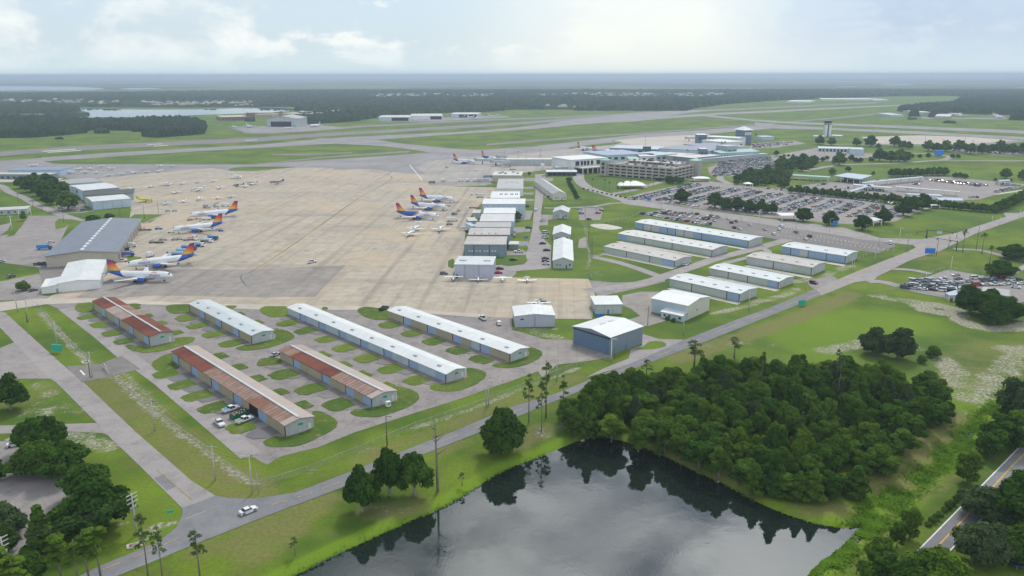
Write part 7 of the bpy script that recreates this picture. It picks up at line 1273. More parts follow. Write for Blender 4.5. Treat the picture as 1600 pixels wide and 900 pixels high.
# car parks: the nearest cars one by one, the rest as one mass
random.seed(31); PAL = ['white'] * 44 + ['silver'] * 30 + ['grey'] * 15 + ['black'] * 16 + ['blue'] * 10 + ['red'] * 5 + ['maroon'] * 4 + ['green'] * 1 + ['gold'] * 1; MASS = []
CNT = {}
def row(a, b, fill, where, group, limit=[0], step=2.75, single=True, pal=PAL, flip=0.0):
    P, Q = at2(a), at2(b); d = Q - P; n = int(d.length / step); u = d.normalized(); hd = atan2(u.y, u.x) + pi / 2 + flip
    for i in range(n):
        if random.random() > fill: continue
        q = P + u * (i + .5) * step + Vector((random.uniform(-.15, .15), random.uniform(-.3, .3), 0)); kd = random.choice(('sedan', 'sedan', 'suv', 'suv', 'suv', 'van', 'pickup')); c = random.choice(pal); h_ = hd + (pi if random.random() < .4 else 0) + random.uniform(-.04, .04)
        if single:
            key = (where, c, kd); j = CNT.get(key, 0); CNT[key] = j + 1
            car(q, h_, kd, c, '%s %s, %s of its sort %s' % (CN.get(c, c), {'suv': 'SUV', 'sedan': 'car', 'van': 'minivan', 'pickup': 'pickup'}[kd], ordn(j), where), group)
        else: MASS.append((q, h_, kd, c))
YP = ['black'] * 5 + ['white'] * 4 + ['grey'] * 2 + ['maroon'] + ['silver'] * 2
for i in range(7): row((1413 + 14.2 * i, 452 + 1.0 * i), (1431 + 11.5 * i, 438 - .2 * i + (i > 4) * 4), 1.0 if i < 6 else .8, 'in the packed rows of the fenced yard', 'cars packed in the fenced yard', step=2.9, pal=YP)
for (a, b, f_) in (((1487, 431.5), (1532, 428), .75), ((1490, 437), (1590, 434), .8), ((1505, 441), (1600, 438), .8), ((1520, 447), (1612, 444), .75), ((1578, 449), (1612, 453), .6)): row(a, b, f_, 'in the loose rows of the fenced yard', 'cars in the loose rows of the fenced yard', step=5.0, pal=['white'] * 5 + ['silver'] * 3 + ['blue'] * 2 + ['red', 'maroon', 'black', 'grey'], flip=-pi / 2)
for (a, b, f_) in (((1001, 334.5), (1035, 340), .95), ((1040, 341.5), (1112, 352.5), .72), ((1012, 331), (1034, 335.5), .35), ((1033, 333.5), (1062, 338), .95), ((1061, 338.5), (1085, 341), .8), ((1040, 331.5), (1080, 336.5), .85), ((1078, 334), (1126, 341), .85), ((1089, 341), (1112, 344.5), .85), ((1113, 346), (1122, 346), .8)): row(a, b, f_, 'in the half full car park', 'cars in the half full car park')
for px, py, c, kd in ((1137.5, 343, 'white', 'sedan'), (1142.5, 349, 'black', 'suv'), (1150, 347, 'grey', 'suv'), (1172, 352.8, 'white', 'sedan'), (1147, 357, 'black', 'suv'), (1156, 359, 'white', 'sedan'), (1195, 359.8, 'silver', 'sedan'), (1208.5, 367, 'white', 'suv'), (1220.5, 354.8, 'white', 'suv'), (1217, 360, 'white', 'suv'), (1243.5, 364, 'grey', 'suv'), (1258, 374.5, 'white', 'sedan'), (1265, 370.5, 'black', 'suv')):
    key = ('lone', c, kd); j = CNT.get(key, 0); CNT[key] = j + 1; car((px, py), road_head((1190, 365), (1230, 355)) + .9, kd, c, '%s %s, %s of its sort alone in the half empty car park' % (c, {'suv': 'SUV', 'sedan': 'car'}[kd], ordn(j)), 'lone cars in the half empty car park')
S0, S1, E0, E1 = (990, 310.5), (1392, 345), (1082, 288.2), (1428, 326.5)
rows_ = []
for k in range(11):
    t = k / 10.8
    for dd_ in (0, .031):
        s_ = (S0[0] + (S1[0] - S0[0]) * (t + dd_), S0[1] + (S1[1] - S0[1]) * (t + dd_)); e_ = (E0[0] + (E1[0] - E0[0]) * (t + dd_), E0[1] + (E1[1] - E0[1]) * (t + dd_)); m_ = ((s_[0] + e_[0]) / 2, (s_[1] + e_[1]) / 2); rows_.append((s_, m_, k, 0)); rows_.append((m_, e_, k, 1))
for s_, e_, k, far in rows_: row(s_, e_, (.98 if k < 8 else .75) if far else (.95 if k < 7 else .55), 'in the big car park behind the oaks', 'cars in the big car park', single=(not far and k >= 5), flip=.35)
row((1030, 316), (1200, 334.5), .6, 'at the front edge of the big car park', 'cars at the front edge of the big car park', single=True); row((1195, 294.5), (1320, 308), .85, 'x', 'x', single=False); row((1320, 309), (1440, 325), .8, 'x', 'x', single=False)
for i in range(12): row((1112 + 1.2 * i, 272 - 1.6 * i), (1215 - 1 * i, 264 - 1.65 * i), .93, 'x', 'x', single=False); 
for i in range(3): row((1110 + 20 * i, 276 - i), (1135 + 24 * i, 273 - 1.5 * i), .5, 'x', 'x', single=False)
for a, b, f_ in (((1446, 280), (1545, 291), .95), ((1448, 282), (1540, 292.5), .7), ((1550, 287), (1597, 291.5), .95), ((1555, 301), (1585, 294), .8), ((1513, 309), (1538, 309.5), .9), ((1298, 292.5), (1335, 295), .6), ((1340, 295.5), (1362, 297.5), .9), ((1362, 297), (1410, 301.5), .7), ((1415, 295), (1460, 298.5), .35), ((1370, 283), (1420, 281), .3), ((1425, 288), (1445, 290), .9), ((1175, 227), (1240, 222.5), .8), ((1178, 229), (1230, 226), .8), ((1176, 231), (1205, 230), .8), ((1300, 237), (1345, 240.5), .2), ((1260, 293), (1290, 288), .3)): row(a, b, f_, 'x', 'x', single=False, step=3.0)
for i in range(6): row((1480 + 2 * i, 229 + 1.8 * i), (1615, 229.5 + 2.0 * i), .6, 'x', 'x', single=False, step=3.2)
o, rz, L_, D_, hh = GARAGE
def mass_of_cars(items, label, name='far_parked_cars', zf=.16):
    mats = list(CARP.values()) + [GLASS, TYRE]; ck = list(CARP); mb = MB()
    for q, h_, kd, c in items:
        p_ = PRO.get(kd, PRO['suv']); a, w = p_['L'] / 2, p_['W'] / 2; t = MB(); t.taper(-a, a, -w, w, .3, .98, .05, .1, .04, ck.index(c)); t.taper(p_['c0'], p_['c1'], -w * .9, w * .9, .981, p_['roof'] - .05, p_['i0'], p_['i1'], .14, len(ck), ck.index(c)); t.box(-a + .4, a - .4, -w + .05, w - .05, .02, .29, len(ck) + 1)
        cs, sn = cos(h_), sin(h_); t.v = [(q.x + x * cs - y * sn, q.y + x * sn + y * cs, z + (q.z or zf)) for x, y, z in t.v]; b = len(mb.v); mb.v += t.v; mb.f += [tuple(b + i for i in f_) for f_ in t.f]; mb.m += t.m; mb.sm += t.sm
    return tag(mb.build(name, mats), label, None, None, 'stuff')
mass_of_cars(MASS, 'hundreds of distant cars filling the far car parks')
gl = []; rot = Matrix.Rotation(rz, 3, 'Z')
for i in range(46):
    up = random.random() < .4; x = random.uniform(L_ * .15, L_ * .9); y = random.uniform(D_ * .55, D_ - 6) if up else random.choice((4, 10, D_ * .5 - 5)); q = o + rot @ Vector((x, y, 0)); q.z = hh + (2.42 if up else -.2); gl.append((q, rz + pi / 2, random.choice(('sedan', 'suv')), random.choice(PAL)))
for i, (q, h_, kd, c) in enumerate(gl):
    key = ('garage', c, kd); j = CNT.get(key, 0); CNT[key] = j + 1; oo = car(Vector((q.x, q.y, 0)), h_, kd, c, '%s %s, %s of its sort on the garage roof' % (CN.get(c, c), {'suv': 'SUV', 'sedan': 'car'}[kd], ordn(j)), 'cars on the garage roof'); oo.location.z = q.z
# airport service vehicles
def tanker(px, py, head, label, tank, cabc='white', L_=9.0):
    p = at(px, py); r = empty('tanker_truck', (p.x, p.y, .17), head, label, 'tanker truck'); mb = MB(); mb.loft([[(x, 1.15 * s_ * cos(2 * pi * k / 12), 2.1 + 1.0 * s_ * sin(2 * pi * k / 12)) for k in range(12)] for x, s_ in ((-L_ / 2, .75), (-L_ / 2 + .2, 1), (L_ / 2 - 2.8, 1), (L_ / 2 - 2.6, .75))]); mb.build('tank', tank, r); MB().box(-L_ / 2, L_ / 2 - .3, -.9, .9, .6, 1.0).build('chassis', BLACKP, r)
    mb = MB(); mb.taper(L_ / 2 - 2.3, L_ / 2, -1.15, 1.15, .7, 2.7, 0, .5, .1, 0); mb.build('cab', CARP[cabc], r); MB().box(L_ / 2 - .42, L_ / 2 - .15, -1.0, 1.0, 1.7, 2.4).build('windscreen', GLASS, r)
    for x in (-L_ / 2 + 1.2, -L_ / 2 + 2.4, L_ / 2 - 1.3):
        for s in (-1, 1): mb = MB(); wheel(mb, x, s * 1.0, .5, .3); mb.build('wheel', TYRE, r)
SILV = paint('polished tank', (0.5, 0.52, 0.55), .25, .1, .6, .6); BT = paint('tank blue', (0.03, 0.22, 0.55), .35); BW = paint('tank pale blue', (0.25, 0.45, 0.65), .35)
tanker(323, 379, -.18, 'silver tanker truck with white cab, nose to the right', SILV); tanker(333, 375, -.18, 'blue tanker truck half behind the silver one', BT, 'blue', 7.5); tanker(313, 385.5, -.1, 'short blue and white truck just below the silver tanker', BW, 'white', 6.5); tanker(296, 391, -.05, 'long dark blue tanker, farthest of three by a sunburst tail', BT, 'blue', 10); tanker(288, 396, -.05, 'white and blue tanker, middle of three by a sunburst tail', BW, 'white', 10); tanker(281, 400.5, -.05, 'pale blue tanker, nearest of three by a sunburst tail', BW, 'white', 10)
def box_truck(px, py, head, label, c, L_=6.5, hgt=2.9, cabc='white', name='box_truck', cat='truck'):
    p = at(px, py); r = empty(name, (p.x, p.y, .17), head, label, cat); MB().box(-L_ / 2, L_ / 2 - 1.9, -1.15, 1.15, .75, hgt).build('cargo_box', c, r); mb = MB(); mb.taper(L_ / 2 - 1.85, L_ / 2, -1.1, 1.1, .6, 2.3, 0, .45, .1); mb.build('cab', CARP[cabc], r); MB().box(L_ / 2 - .40, L_ / 2 - .14, -.95, .95, 1.45, 2.05).build('windscreen', GLASS, r)
    for x in (-L_ / 2 + 1.2, L_ / 2 - 1.1):
        for s in (-1, 1): mb = MB(); wheel(mb, x, s * 1.0, .45, .28); mb.build('wheel', TYRE, r)
VIO = paint('bus violet', (0.16, 0.20, 0.50), .4); WB = CARP['white']; DK = paint('dark load', (0.05, 0.05, 0.055), .8)
box_truck(235, 401.5, 1.2, 'white high box truck alone in front of an airliner nose', WB, 5.5, 3.3); box_truck(209.5, 363.5, .1, 'white van truck at the beige hangar wall', WB, 6); box_truck(205, 386, .15, 'white box truck nearest the beige hangar doors', WB, 7); box_truck(198, 393.5, .05, 'black fronted open truck at the beige hangar corner', DK, 8, 2.6, 'white'); box_truck(198, 401, .1, 'violet and blue bus at the beige hangar corner', VIO, 9.5, 3.0, 'blue', 'bus', 'bus'); box_truck(70, 390, .15, 'blue bus with white roof at the beige hangar eave', BT, 9, 3.1, 'blue', 'bus', 'bus'); box_truck(324, 325, -.2, 'grey service truck beyond the farthest left airliner', paint('van grey', (0.35, 0.35, 0.36), .5), 7); box_truck(353, 322.5, -.2, 'white topped service truck beside the farthest airliner tail', WB, 8); box_truck(323, 343.8, .15, 'white van parked under the farthest airliner wing', WB, 7, 2.2)
box_truck(707, 345.5, .05, 'white trailer truck right of the striped airliner', WB, 9, 3.0); box_truck(757, 284.5, .1, 'long pale trailer at the dark ramp lane end', paint('trailer grey', (0.4, 0.42, 0.45), .5), 14, 3.2); box_truck(720, 283.5, .1, 'pale service truck on the dark ramp lane, right of three', WB, 6); box_truck(731, 283.5, 1.0, 'pale service truck on the dark ramp lane by the trailer', WB, 6); box_truck(743, 283.5, .9, 'pale service truck on the dark ramp lane, close to the trailer', WB, 6); box_truck(693, 283.5, 1.0, 'white service truck on the dark ramp lane, left one', WB, 6.5); box_truck(675, 286.5, .1, 'dark cabbed tow truck at the left end of the ramp lane', DK, 7, 2.0, 'blue'); box_truck(762, 277.5, .1, 'low blue trailer beside the tan flat roofed building', paint('trailer blue', (0.15, 0.25, 0.38), .5), 10, 2.4, 'blue')
def tug(px, py, head, label, c, L_=3.2, hgt=1.3):
    p = at(px, py); r = empty('baggage_tug', (p.x, p.y, .17), head, label, 'airport tug'); MB().taper(-L_ / 2, L_ / 2, -.8, .8, .35, hgt * .7, .05, .3, .05).build('body', c, r); mb = MB(); mb.box(-L_ * .3, L_ * .05, -.7, .7, hgt + .55, hgt + .65)
    for x in (-L_ * .28, L_ * .02):
        for s in (-.65, .65): mb.box(x - .04, x + .04, s - .04, s + .04, hgt * .7, hgt + .55)
    mb.build('canopy', c, r)
    for x in (-L_ * .33, L_ * .33):
        for s in (-1, 1): mb = MB(); wheel(mb, x, s * .75, .36, .25); mb.build('wheel', TYRE, r)
OR = paint('tug orange', (0.45, 0.16, 0.06), .6); RD = CARP['red']; BL = paint('tug blue', (0.04, 0.12, 0.35), .5); GY = paint('tug grey', (0.3, 0.3, 0.31), .6)
for i, (px, py, h_, c, L__, lab) in enumerate(((262.5, 330.5, .2, GY, 4, 'grey tug, left of two on the bare concrete by the grass corner'), (273, 330.5, .3, GY, 4, 'grey tug, right of two on the bare concrete by the grass corner'), (297, 344.5, .3, OR, 4, 'orange tug under the nose of the farthest left airliner'), (268, 363.5, .1, WB, 5, 'white tug at the nose of the third airliner'), (345.5, 361.5, .1, BL, 3.5, 'dark blue tug behind the third airliner tail'), (248.5, 358.5, -.2, BL, 6, 'blue flat tug between hangar and third airliner nose'), (226, 360.5, .15, DK, 10, 'long dark flatbed trailer beside the beige hangar'), (212, 357, .2, OR, 8, 'orange ground equipment beside the beige hangar'), (239, 380, .05, DK, 5, 'dark baggage container cart, left of two'), (250.5, 380, .05, DK, 5, 'dark baggage container cart, right of two'), (255.5, 375.5, -.2, GY, 6, 'grey belt loader above the two container carts'), (274, 375.5, .1, GY, 5, 'grey loader left of the red tug'), (280.5, 375, .2, GY, 5, 'pale loader next to the red tug group'), (297.5, 375.5, .2, RD, 5, 'red tug in the middle of the equipment row'), (291, 376, .1, GY, 3.5, 'small grey tug left of the red one'), (304, 370.5, .5, WB, 4, 'white cart behind the red tug'), (307, 375.5, .5, WB, 3.5, 'white tug right of the red one'), (200, 375, .1, GY, 4, 'grey cart line at the beige hangar doors'), (203, 366.5, .1, WB, 5, 'white cart at the beige hangar doors'), (197, 380.5, .05, GY, 5, 'grey trailer at the beige hangar doors'), (702.5, 351.5, .1, DK, 5, 'dark generator cart below the white trailer truck'), (709, 334, .2, GY, 4, 'grey tug beyond the white trailer truck'), (716.5, 330.5, .3, GY, 3, 'grey tug, farther one on the service lane'), (710, 335.5, .7, CARP['green'], 5, 'dark green tug on the service lane'), (737.5, 325.5, .1, RD, 5, 'dark red tug beside the bright white roofed hangar'), (745, 325.5, .1, OR, 5, 'brown cart beside the dark red tug'), (712, 316, .2, WB, 5, 'white tug at the nose of the farthest mid airliner'), (701.5, 322.5, .2, GY, 4, 'grey tug at the nose of the middle mid airliner'), (695.5, 328.5, .2, WB, 5, 'white tug between two mid apron airliners'), (669, 316.5, .2, GY, 8, 'grey loader under the wing of a mid apron airliner'), (740, 304.5, .1, WB, 6, 'white cart at the left end of the cart row'), (748, 304.2, .1, WB, 5, 'white cart, second of the cart row'), (754, 305, .1, WB, 5, 'white cart at the right end of the cart row'), (750, 309, .2, CARP['green'], 7, 'teal trailer below the cart row'), (698, 262, .1, OR, 4, 'brown tug alone on the grey terminal apron'), (744, 266.5, .1, WB, 6, 'white tug alone before the boarding bridges'), (779, 259.5, .1, GY, 8, 'grey loader under the boarding bridges'), (801, 265.5, .1, BL, 8, 'dark service cart at the concourse foot'), (812, 258, .1, BL, 7, 'blue cart at the concourse foot'), (839, 474.5, .2, WB, 4, 'white tractor behind the small pale hangar'), (846.5, 473.5, .1, DK, 5, 'dark mower behind the small pale hangar'), (858, 265, .1, OR, 9, 'orange barrier trailer beside the service shelter'))): tug(px, py, h_, lab, c, L__)
# passenger stairs
p = at(338, 323); r = empty('passenger_stairs', (p.x, p.y, .17), -.3, 'grey passenger stairs between two service trucks', 'stairs'); mb = MB(); mb.slab([(-2.5, -.8, .6), (-2.5, .8, .6), (2.5, .8, 3.6), (2.5, -.8, 3.6)], .25); mb.build('flight', METAL, r); MB().box(-2, 2.6, -.9, .9, .3, .55).build('chassis', GY, r)
for s in (-.85, .85): mb = MB(); mb.slab([(-2.5, s - .03, 1.5), (-2.5, s + .03, 1.5), (2.5, s + .03, 4.5), (2.5, s - .03, 4.5)], .9); mb.build('side_rail', METAL, r)
# ------------------------------------------------------------------ grass islands of the hangar yard
def isl(pts): sheet('grass_island', pts, 'island', 0.10, 3, 0.16)
for pts in ([(412, 690), (418, 697), (440, 699), (470, 696), (500, 683), (522, 671), (527, 661), (521, 653), (503, 644), (488, 644), (489, 668), (447, 683), (430, 682)], [(548, 644), (555, 650), (575, 652), (595, 651), (620, 643), (648, 631), (655, 620), (648, 612), (630, 605), (619, 608), (620, 626), (583, 637), (560, 640)], [(671, 604), (678, 610), (700, 612), (720, 610), (745, 600), (759, 588), (757, 581), (745, 577), (729, 576), (729, 590), (698, 599), (682, 600)], [(768, 571), (778, 574), (800, 575), (825, 569), (845, 558), (847, 551), (838, 545), (825, 544), (825, 556), (798, 566), (780, 568)], [(197, 539), (203, 546), (220, 551), (237, 551), (265, 546), (296, 536), (305, 530), (300, 527), (285, 527), (273, 529), (272, 534), (236, 542), (215, 540)], [(368, 544), (380, 548), (400, 547), (427, 542), (455, 531), (460, 525), (450, 518), (438, 515), (429, 518), (429, 530), (395, 538), (382, 540)], [(117, 484), (121, 476), (135, 473), (147, 474), (148, 486), (128, 489)], [(259, 482), (264, 477), (280, 476), (297, 476.5), (298, 487), (275, 491), (264, 488)], [(406, 484), (414, 479), (432, 479), (450, 480), (451, 493), (428, 496), (412, 491)], [(558, 485), (568, 480), (588, 481), (607, 485), (608, 498), (586, 500), (566, 493)], [(402, 567), (408, 561), (425, 559), (438, 561), (439, 569), (415, 572), (403, 572)], [(237, 570), (243, 563), (255, 556), (270, 552.5), (271, 566), (279, 575), (262, 582), (245, 579)], [(352, 478.5), (362, 477.5), (370, 478.5), (366, 482), (358, 482)], [(202, 475.5), (212, 474.5), (221, 476), (214, 480), (206, 480)], [(505, 480), (512, 480.5), (511, 484), (503, 484)]): isl(pts)
def row_islands(hg, n, x0, x1, off, size, side='front', trim=None):
    f = hg[1]
    for i in range(n):
        x = f.L * (x0 + (x1 - x0) * i / (n - 1)) if n > 1 else f.L * x0; a, b = size; q = random.uniform(.88, 1.12); a *= q; b *= random.uniform(.9, 1.2); x += random.uniform(-.8, .8)
        c_ = random.uniform(.25, .6); pts = [(-a, b * .9), (-a * 1.02, -b * .2), (-a * .72, -b * .9), (-a * .3, -b), (a * .4, -b * 1.02), (a * .8, -b * .8), (a, -b * c_), (a * .97, b * .9), (a * .6, b), (-a * .6, b * 1.03)]; yo = -off if side == 'front' else f.D + off
        P = [f.o + f.u * (x + p[0]) + f.v * (yo + p[1]) for p in pts]; P = catmull([Vector((p.x, p.y, 0)) for p in P], 3); sheet('grass_island', [(p.x, p.y) for p in P], 'island', 0.10, 0, 0.3, px=False)
row_islands(HG[6], 4, .14, .60, 7.6, (4.3, 4.2)); row_islands(HG[6], 1, .82, .82, 7.6, (4.3, 4.0)); row_islands(HG[6], 5, .08, .80, 5.5, (3.6, 3.2), 'back'); row_islands(HG[5], 3, .25, .85, 7.4, (4.6, 4.2)); row_islands(HG[5], 4, .12, .8, 5.0, (3.6, 2.6), 'back')
row_islands(HG[3], 7, .10, .92, 7.0, (4.6, 4.0)); row_islands(HG[3], 5, .15, .85, 4.5, (3.0, 1.8), 'back'); row_islands(HG[4], 5, .12, .88, 6.6, (4.6, 3.8)); row_islands(HG[1], 4, .16, .82, 6.4, (4.2, 3.6)); row_islands(HG[1], 4, .15, .85, 4.6, (3.4, 2.8), 'back'); row_islands(HG[2], 4, .15, .90, 6.8, (4.4, 3.8)); row_islands(HG[2], 3, .3, .85, 4.6, (3.4, 2.8), 'back')
for k, w in ((1, 5.0), (2, 5.0), (5, 5.5), (6, 6.0), (3, 4.0), (4, 3.0)):
    f = HG[k][1]; n = int(f.L / 12); 
    for i in range(n): x = f.L * (i + .5) / n + (i % 3 - 1) * .8; P = [f.o + f.u * (x + a) + f.v * b for a, b in ((-3.6, -.1), (-3.9, -w), (-1.5, -w - 3.2), (2.6, -w - 2.4), (4.0, -w + .5), (3.5, -.1))]; sheet('bay_apron', [(p.x, p.y) for p in P], 'dark asphalt' if k in (1, 2, 6) else 'lot dark asphalt', .07, 0, .25, px=False)
# ------------------------------------------------------------------ poles, lamps, wires, signs, fences
CONCP = paint('concrete pole', (0.48, 0.47, 0.45), .8, .1, 2.0); WOODP_ = paint('wooden pole', (0.13, 0.10, 0.085), .9, .2, 2.0); WIRE = paint('wire', (0.06, 0.06, 0.065), .6); TEALP = paint('green pole paint', (0.16, 0.30, 0.26), .6)
POLES = []
def pole(px, py, top, label, kind='arm', mat=CONCP, r_=.20, group=None, arm=0.0):
    p = at(px, py); h = height((px, py), top); r = empty('utility_pole' if kind in ('arm', 'arm3', 'wood') else 'lamp_post', p, arm, label, 'utility pole' if kind in ('arm', 'arm3', 'wood') else 'lamp post', group)
    mb = MB(); mb.tube([(0, 0, -.3), (0, 0, h)], [r_ * 1.2, r_ * .7], 8); mb.build('pole', mat, r)
    if kind in ('arm', 'arm3'):
        for z in ((h - .5,) if kind == 'arm' else (h - .3, h - 1.3, h - 2.4)): MB().box(-1.5, 1.5, -.09, .09, z - .1, z + .1).build('cross_arm', CONCP if kind == 'arm3' else GREYT, r)
        if kind == 'arm3':
            for s in (-.55, .55): mb = MB(); mb.tube([(s, 0, h - 4.4), (s, 0, h - 3.5)], .3, 10); mb.build('transformer', GREYT, r)
    elif kind == 'lamp':
        MB().box(-.1, 1.7, -.06, .06, h - .15, h).build('lamp_arm', mat, r); MB().box(1.2, 2.1, -.2, .2, h - .28, h - .16).build('lamp_head', GREYT, r)
    elif kind == 'double':
        for s in (-1, 1): MB().box(min(s * .1, s * 1.5), max(s * .1, s * 1.5), -.05, .05, h - .12, h).build('lamp_arm', mat, r); MB().box(min(s * 1.0, s * 1.8), max(s * 1.0, s * 1.8), -.22, .22, h - .28, h - .13).build('lamp_head', TRIMW, r)
    elif kind == 'mast':
        MB().box(-1.6, 1.6, -.5, .5, h - .6, h).build('light_frame', GREYT, r)
    POLES.append((p, h)); return p, h
P1 = [pole(27.5, 488, 455, 'pale utility pole, farthest of the line along the fence'), pole(45, 503, 462, 'pale utility pole with a dark stump beside it near the gate'), pole(90, 541, 500, 'pale utility pole right behind the green road sign'), pole(144.5, 590, 549, 'pale utility pole with transformer at the gate lane', 'arm'), pole(242, 673, 622, 'pale utility pole alone on the dry grass, middle of the line', 'arm'), pole(336.5, 751, 695, 'pale utility pole near the corner, left of two', 'arm'), pole(394.5, 771, 711, 'pale utility pole near the corner, right of two', 'arm')]
pole(42.5, 503.5, 487, 'dark wooden stump pole beside a pale pole', 'wood', WOODP_, .2); pole(141, 589.5, 560, 'dark wooden pole beside the transformer pole', 'wood', WOODP_, .16); pole(605, 697, 650, 'dark wooden pole with white lamp at the yard road end', 'lamp', WOODP_, .17); pole(404, 771, 738, 'short thin pole at the fence corner beside the pale pole', 'wood', GREYT, .1)
P2 = [pole(15, 915, 835, 'tall pale pole with three cross arms at the left bottom corner', 'arm3', CONCP, .24, None, 1.1), pole(214, 835, 769, 'tall pale pole with three cross arms and transformers by the junction', 'arm3', CONCP, .24, None, 1.1)]
pole(763.5, 634, 594, 'pale utility pole at the yard bend, thicker of two', 'arm'); pole(759.5, 637, 606, 'thin grey pole at the yard bend beside a pale one', 'wood', GREYT, .14); pole(955, 564, 529, 'white pole at the corner of the dark blue hangar', 'lamp', TRIMW, .2); pole(960, 560, 542, 'short dark pole at the corner of the dark blue hangar', 'wood', WOODP_, .12); pole(1012, 509, 478, 'dark pole beside the cream gabled hangar apron', 'wood', WOODP_, .14); pole(1067.5, 522, 484, 'pale pole in front of the cream gabled hangar end', 'wood', CONCP, .2); pole(1170, 483, 452, 'pale pole at the end wall of a pale hangar', 'wood', CONCP, .2); pole(870, 594, 560, 'pale pole on the verge behind the roadside pines', 'arm', CONCP, .18)
pole(1258, 451, 429, 'pale pole by the maroon car driveway', 'wood', CONCP, .2); pole(1330, 424, 401, 'pale pole at the short blue doored hangar, left of two', 'wood', CONCP, .2); pole(1333.5, 423, 404, 'pale pole at the short blue doored hangar, right of two', 'wood', CONCP, .16); pole(1366, 411, 386, 'pale pole on the verge below the half empty car park', 'wood', CONCP, .2); pole(1395, 401, 378, 'pale pole pair on the verge at the car park corner', 'wood', CONCP, .22); pole(1417, 393, 366, 'green lamp post with flat double head at the junction', 'double', TEALP, .2)
for i, (px, py, tp) in enumerate(((997, 321, 309), (1033, 326, 312), (1031, 318, 311), (1076, 331, 324), (1081.5, 332, 318), (1111, 337, 317), (1102, 329, 310), (1158, 345, 335), (1152, 358, 339), (1185.5, 349, 327), (1152, 321, 305), (1186, 296, 280), (1227, 302, 292), (1257, 306, 288), (1233, 329, 315), (1333, 334, 316), (1296, 363, 341), (1243.5, 357, 342), (1265, 369, 351), (1352, 370, 351), (1373, 385, 366), (1405, 376, 356), (1313, 309, 300), (1389, 300, 286), (1470, 308, 290), (1492, 311, 296), (1566, 312, 300), (1416, 274, 265), (1518, 272, 262), (1459, 276, 262))): pole(px, py, tp, 'slim lamp post, %s from the left among the car parks' % ordn(i) if i < 20 else 'slim lamp post, %s in the rental lot and hedge group' % ordn(i - 20), 'lamp', GREYT if i % 3 else TRIMW, .13, 'slim lamp posts of the car parks')
for i, (px, py, tp) in enumerate(((1463, 399, 371), (1481.5, 390, 366), (1494.5, 372, 360), (1525, 391, 353), (1550, 346, 337), (1562, 352, 339), (1592, 345, 327), (1485, 424, 400), (1447, 433, 425))): pole(px, py, tp, 'dark slim pole, %s near the traffic light junction' % ordn(i), 'wood', WOODP_ if i < 4 else TRIMW, .14, 'slim poles near the junction')
for i, (px, py, tp) in enumerate(((19, 360, 337), (31, 345.5, 328), (49, 338, 321))): pole(px, py, tp, ('white double lamp post on a round base in the west car park', 'white lamp post beside the lilac roofed office, shorter', 'white lamp post by the west drive hedge')[i], 'double', TRIMW, .25)
for i, (px, py, tp) in enumerate(((100, 348, 328), (66, 330, 318), (29, 317, 297), (52, 325, 310), (188, 340, 322), (226, 342, 318), (248, 334, 311), (847, 347, 327), (808, 333, 308), (914, 339, 320), (920, 378, 350), (923, 397, 365), (925, 403, 370), (907, 313, 304), (919, 349, 345))): pole(px, py, tp, 'dark slim pole, %s from the left along yards and streets' % ordn(i), 'wood', WOODP_, .13, 'slim dark poles along yards and streets')
for i, (px, py, tp) in enumerate(((788, 255, 238), (809.5, 252, 236), (822, 258, 236), (844, 250, 233), (918, 240, 235), (958, 240, 219), (1008, 228, 214), (1339, 212, 200), (1363, 219, 202), (1445, 226, 204), (1507, 226, 205), (1520, 225, 219), (1473, 225, 218), (1288, 240, 232))): pole(px, py, tp, 'tall thin floodlight mast, %s from the left by the aprons' % ordn(i), 'mast', GREYT, .28, 'tall floodlight masts by the aprons')
def wires(name, A, B, offs, sag, label):
    (p, h), (q, k) = A, B; mb = MB(); d = (q - p); d.z = 0; n = Vector((-d.y, d.x, 0)).normalized()
    for o_, dz in offs:
        a = Vector((p.x, p.y, h + dz)) + n * o_; b = Vector((q.x, q.y, k + dz)) + n * o_; mb.tube([a.lerp(b, t) - Vector((0, 0, sag * 4 * t * (1 - t))) for t in np.linspace(0, 1, 9)], .028, 4)
    tag(mb.build(name, WIRE), label, 'power line')
for i in range(len(P1) - 1): wires('power_line', P1[i], P1[i + 1], [(-1.4, -.4), (0, -.4), (1.4, -.4)], .7, 'thin overhead wires, %s span along the left fence line' % ordn(i))
wires('power_line', P2[0], P2[1], [(-1.3, -.2), (1.3, -.2), (-1.2, -1.2), (1.2, -1.2), (1.2, -2.3)], 1.2, 'thin overhead wires across the oaks at the bottom left')
def sign(px, py, w, hgt, z0, head, m, label, cat='road sign', posts=2, pm=GREYT):
    p = at(px, py); r = empty('road_sign', p, head, label, cat); MB().box(-w / 2, w / 2, -.06, .06, z0, z0 + hgt).build('sign_panel', m, r); MB().box(-w / 2 + .1, w / 2 - .1, -.075, -.061, z0 + hgt * .92, z0 + hgt * .96).build('sign_border', TRIMW, r)
    for s in ((-.35, .35) if posts == 2 else (0,)): MB().box(s * w - .06, s * w + .06, .062, .15, -.2, z0 + hgt * .9).build('post', pm, r)
TG = paint('teal sign paint', (0.0, 0.40, 0.28), .5, .05)
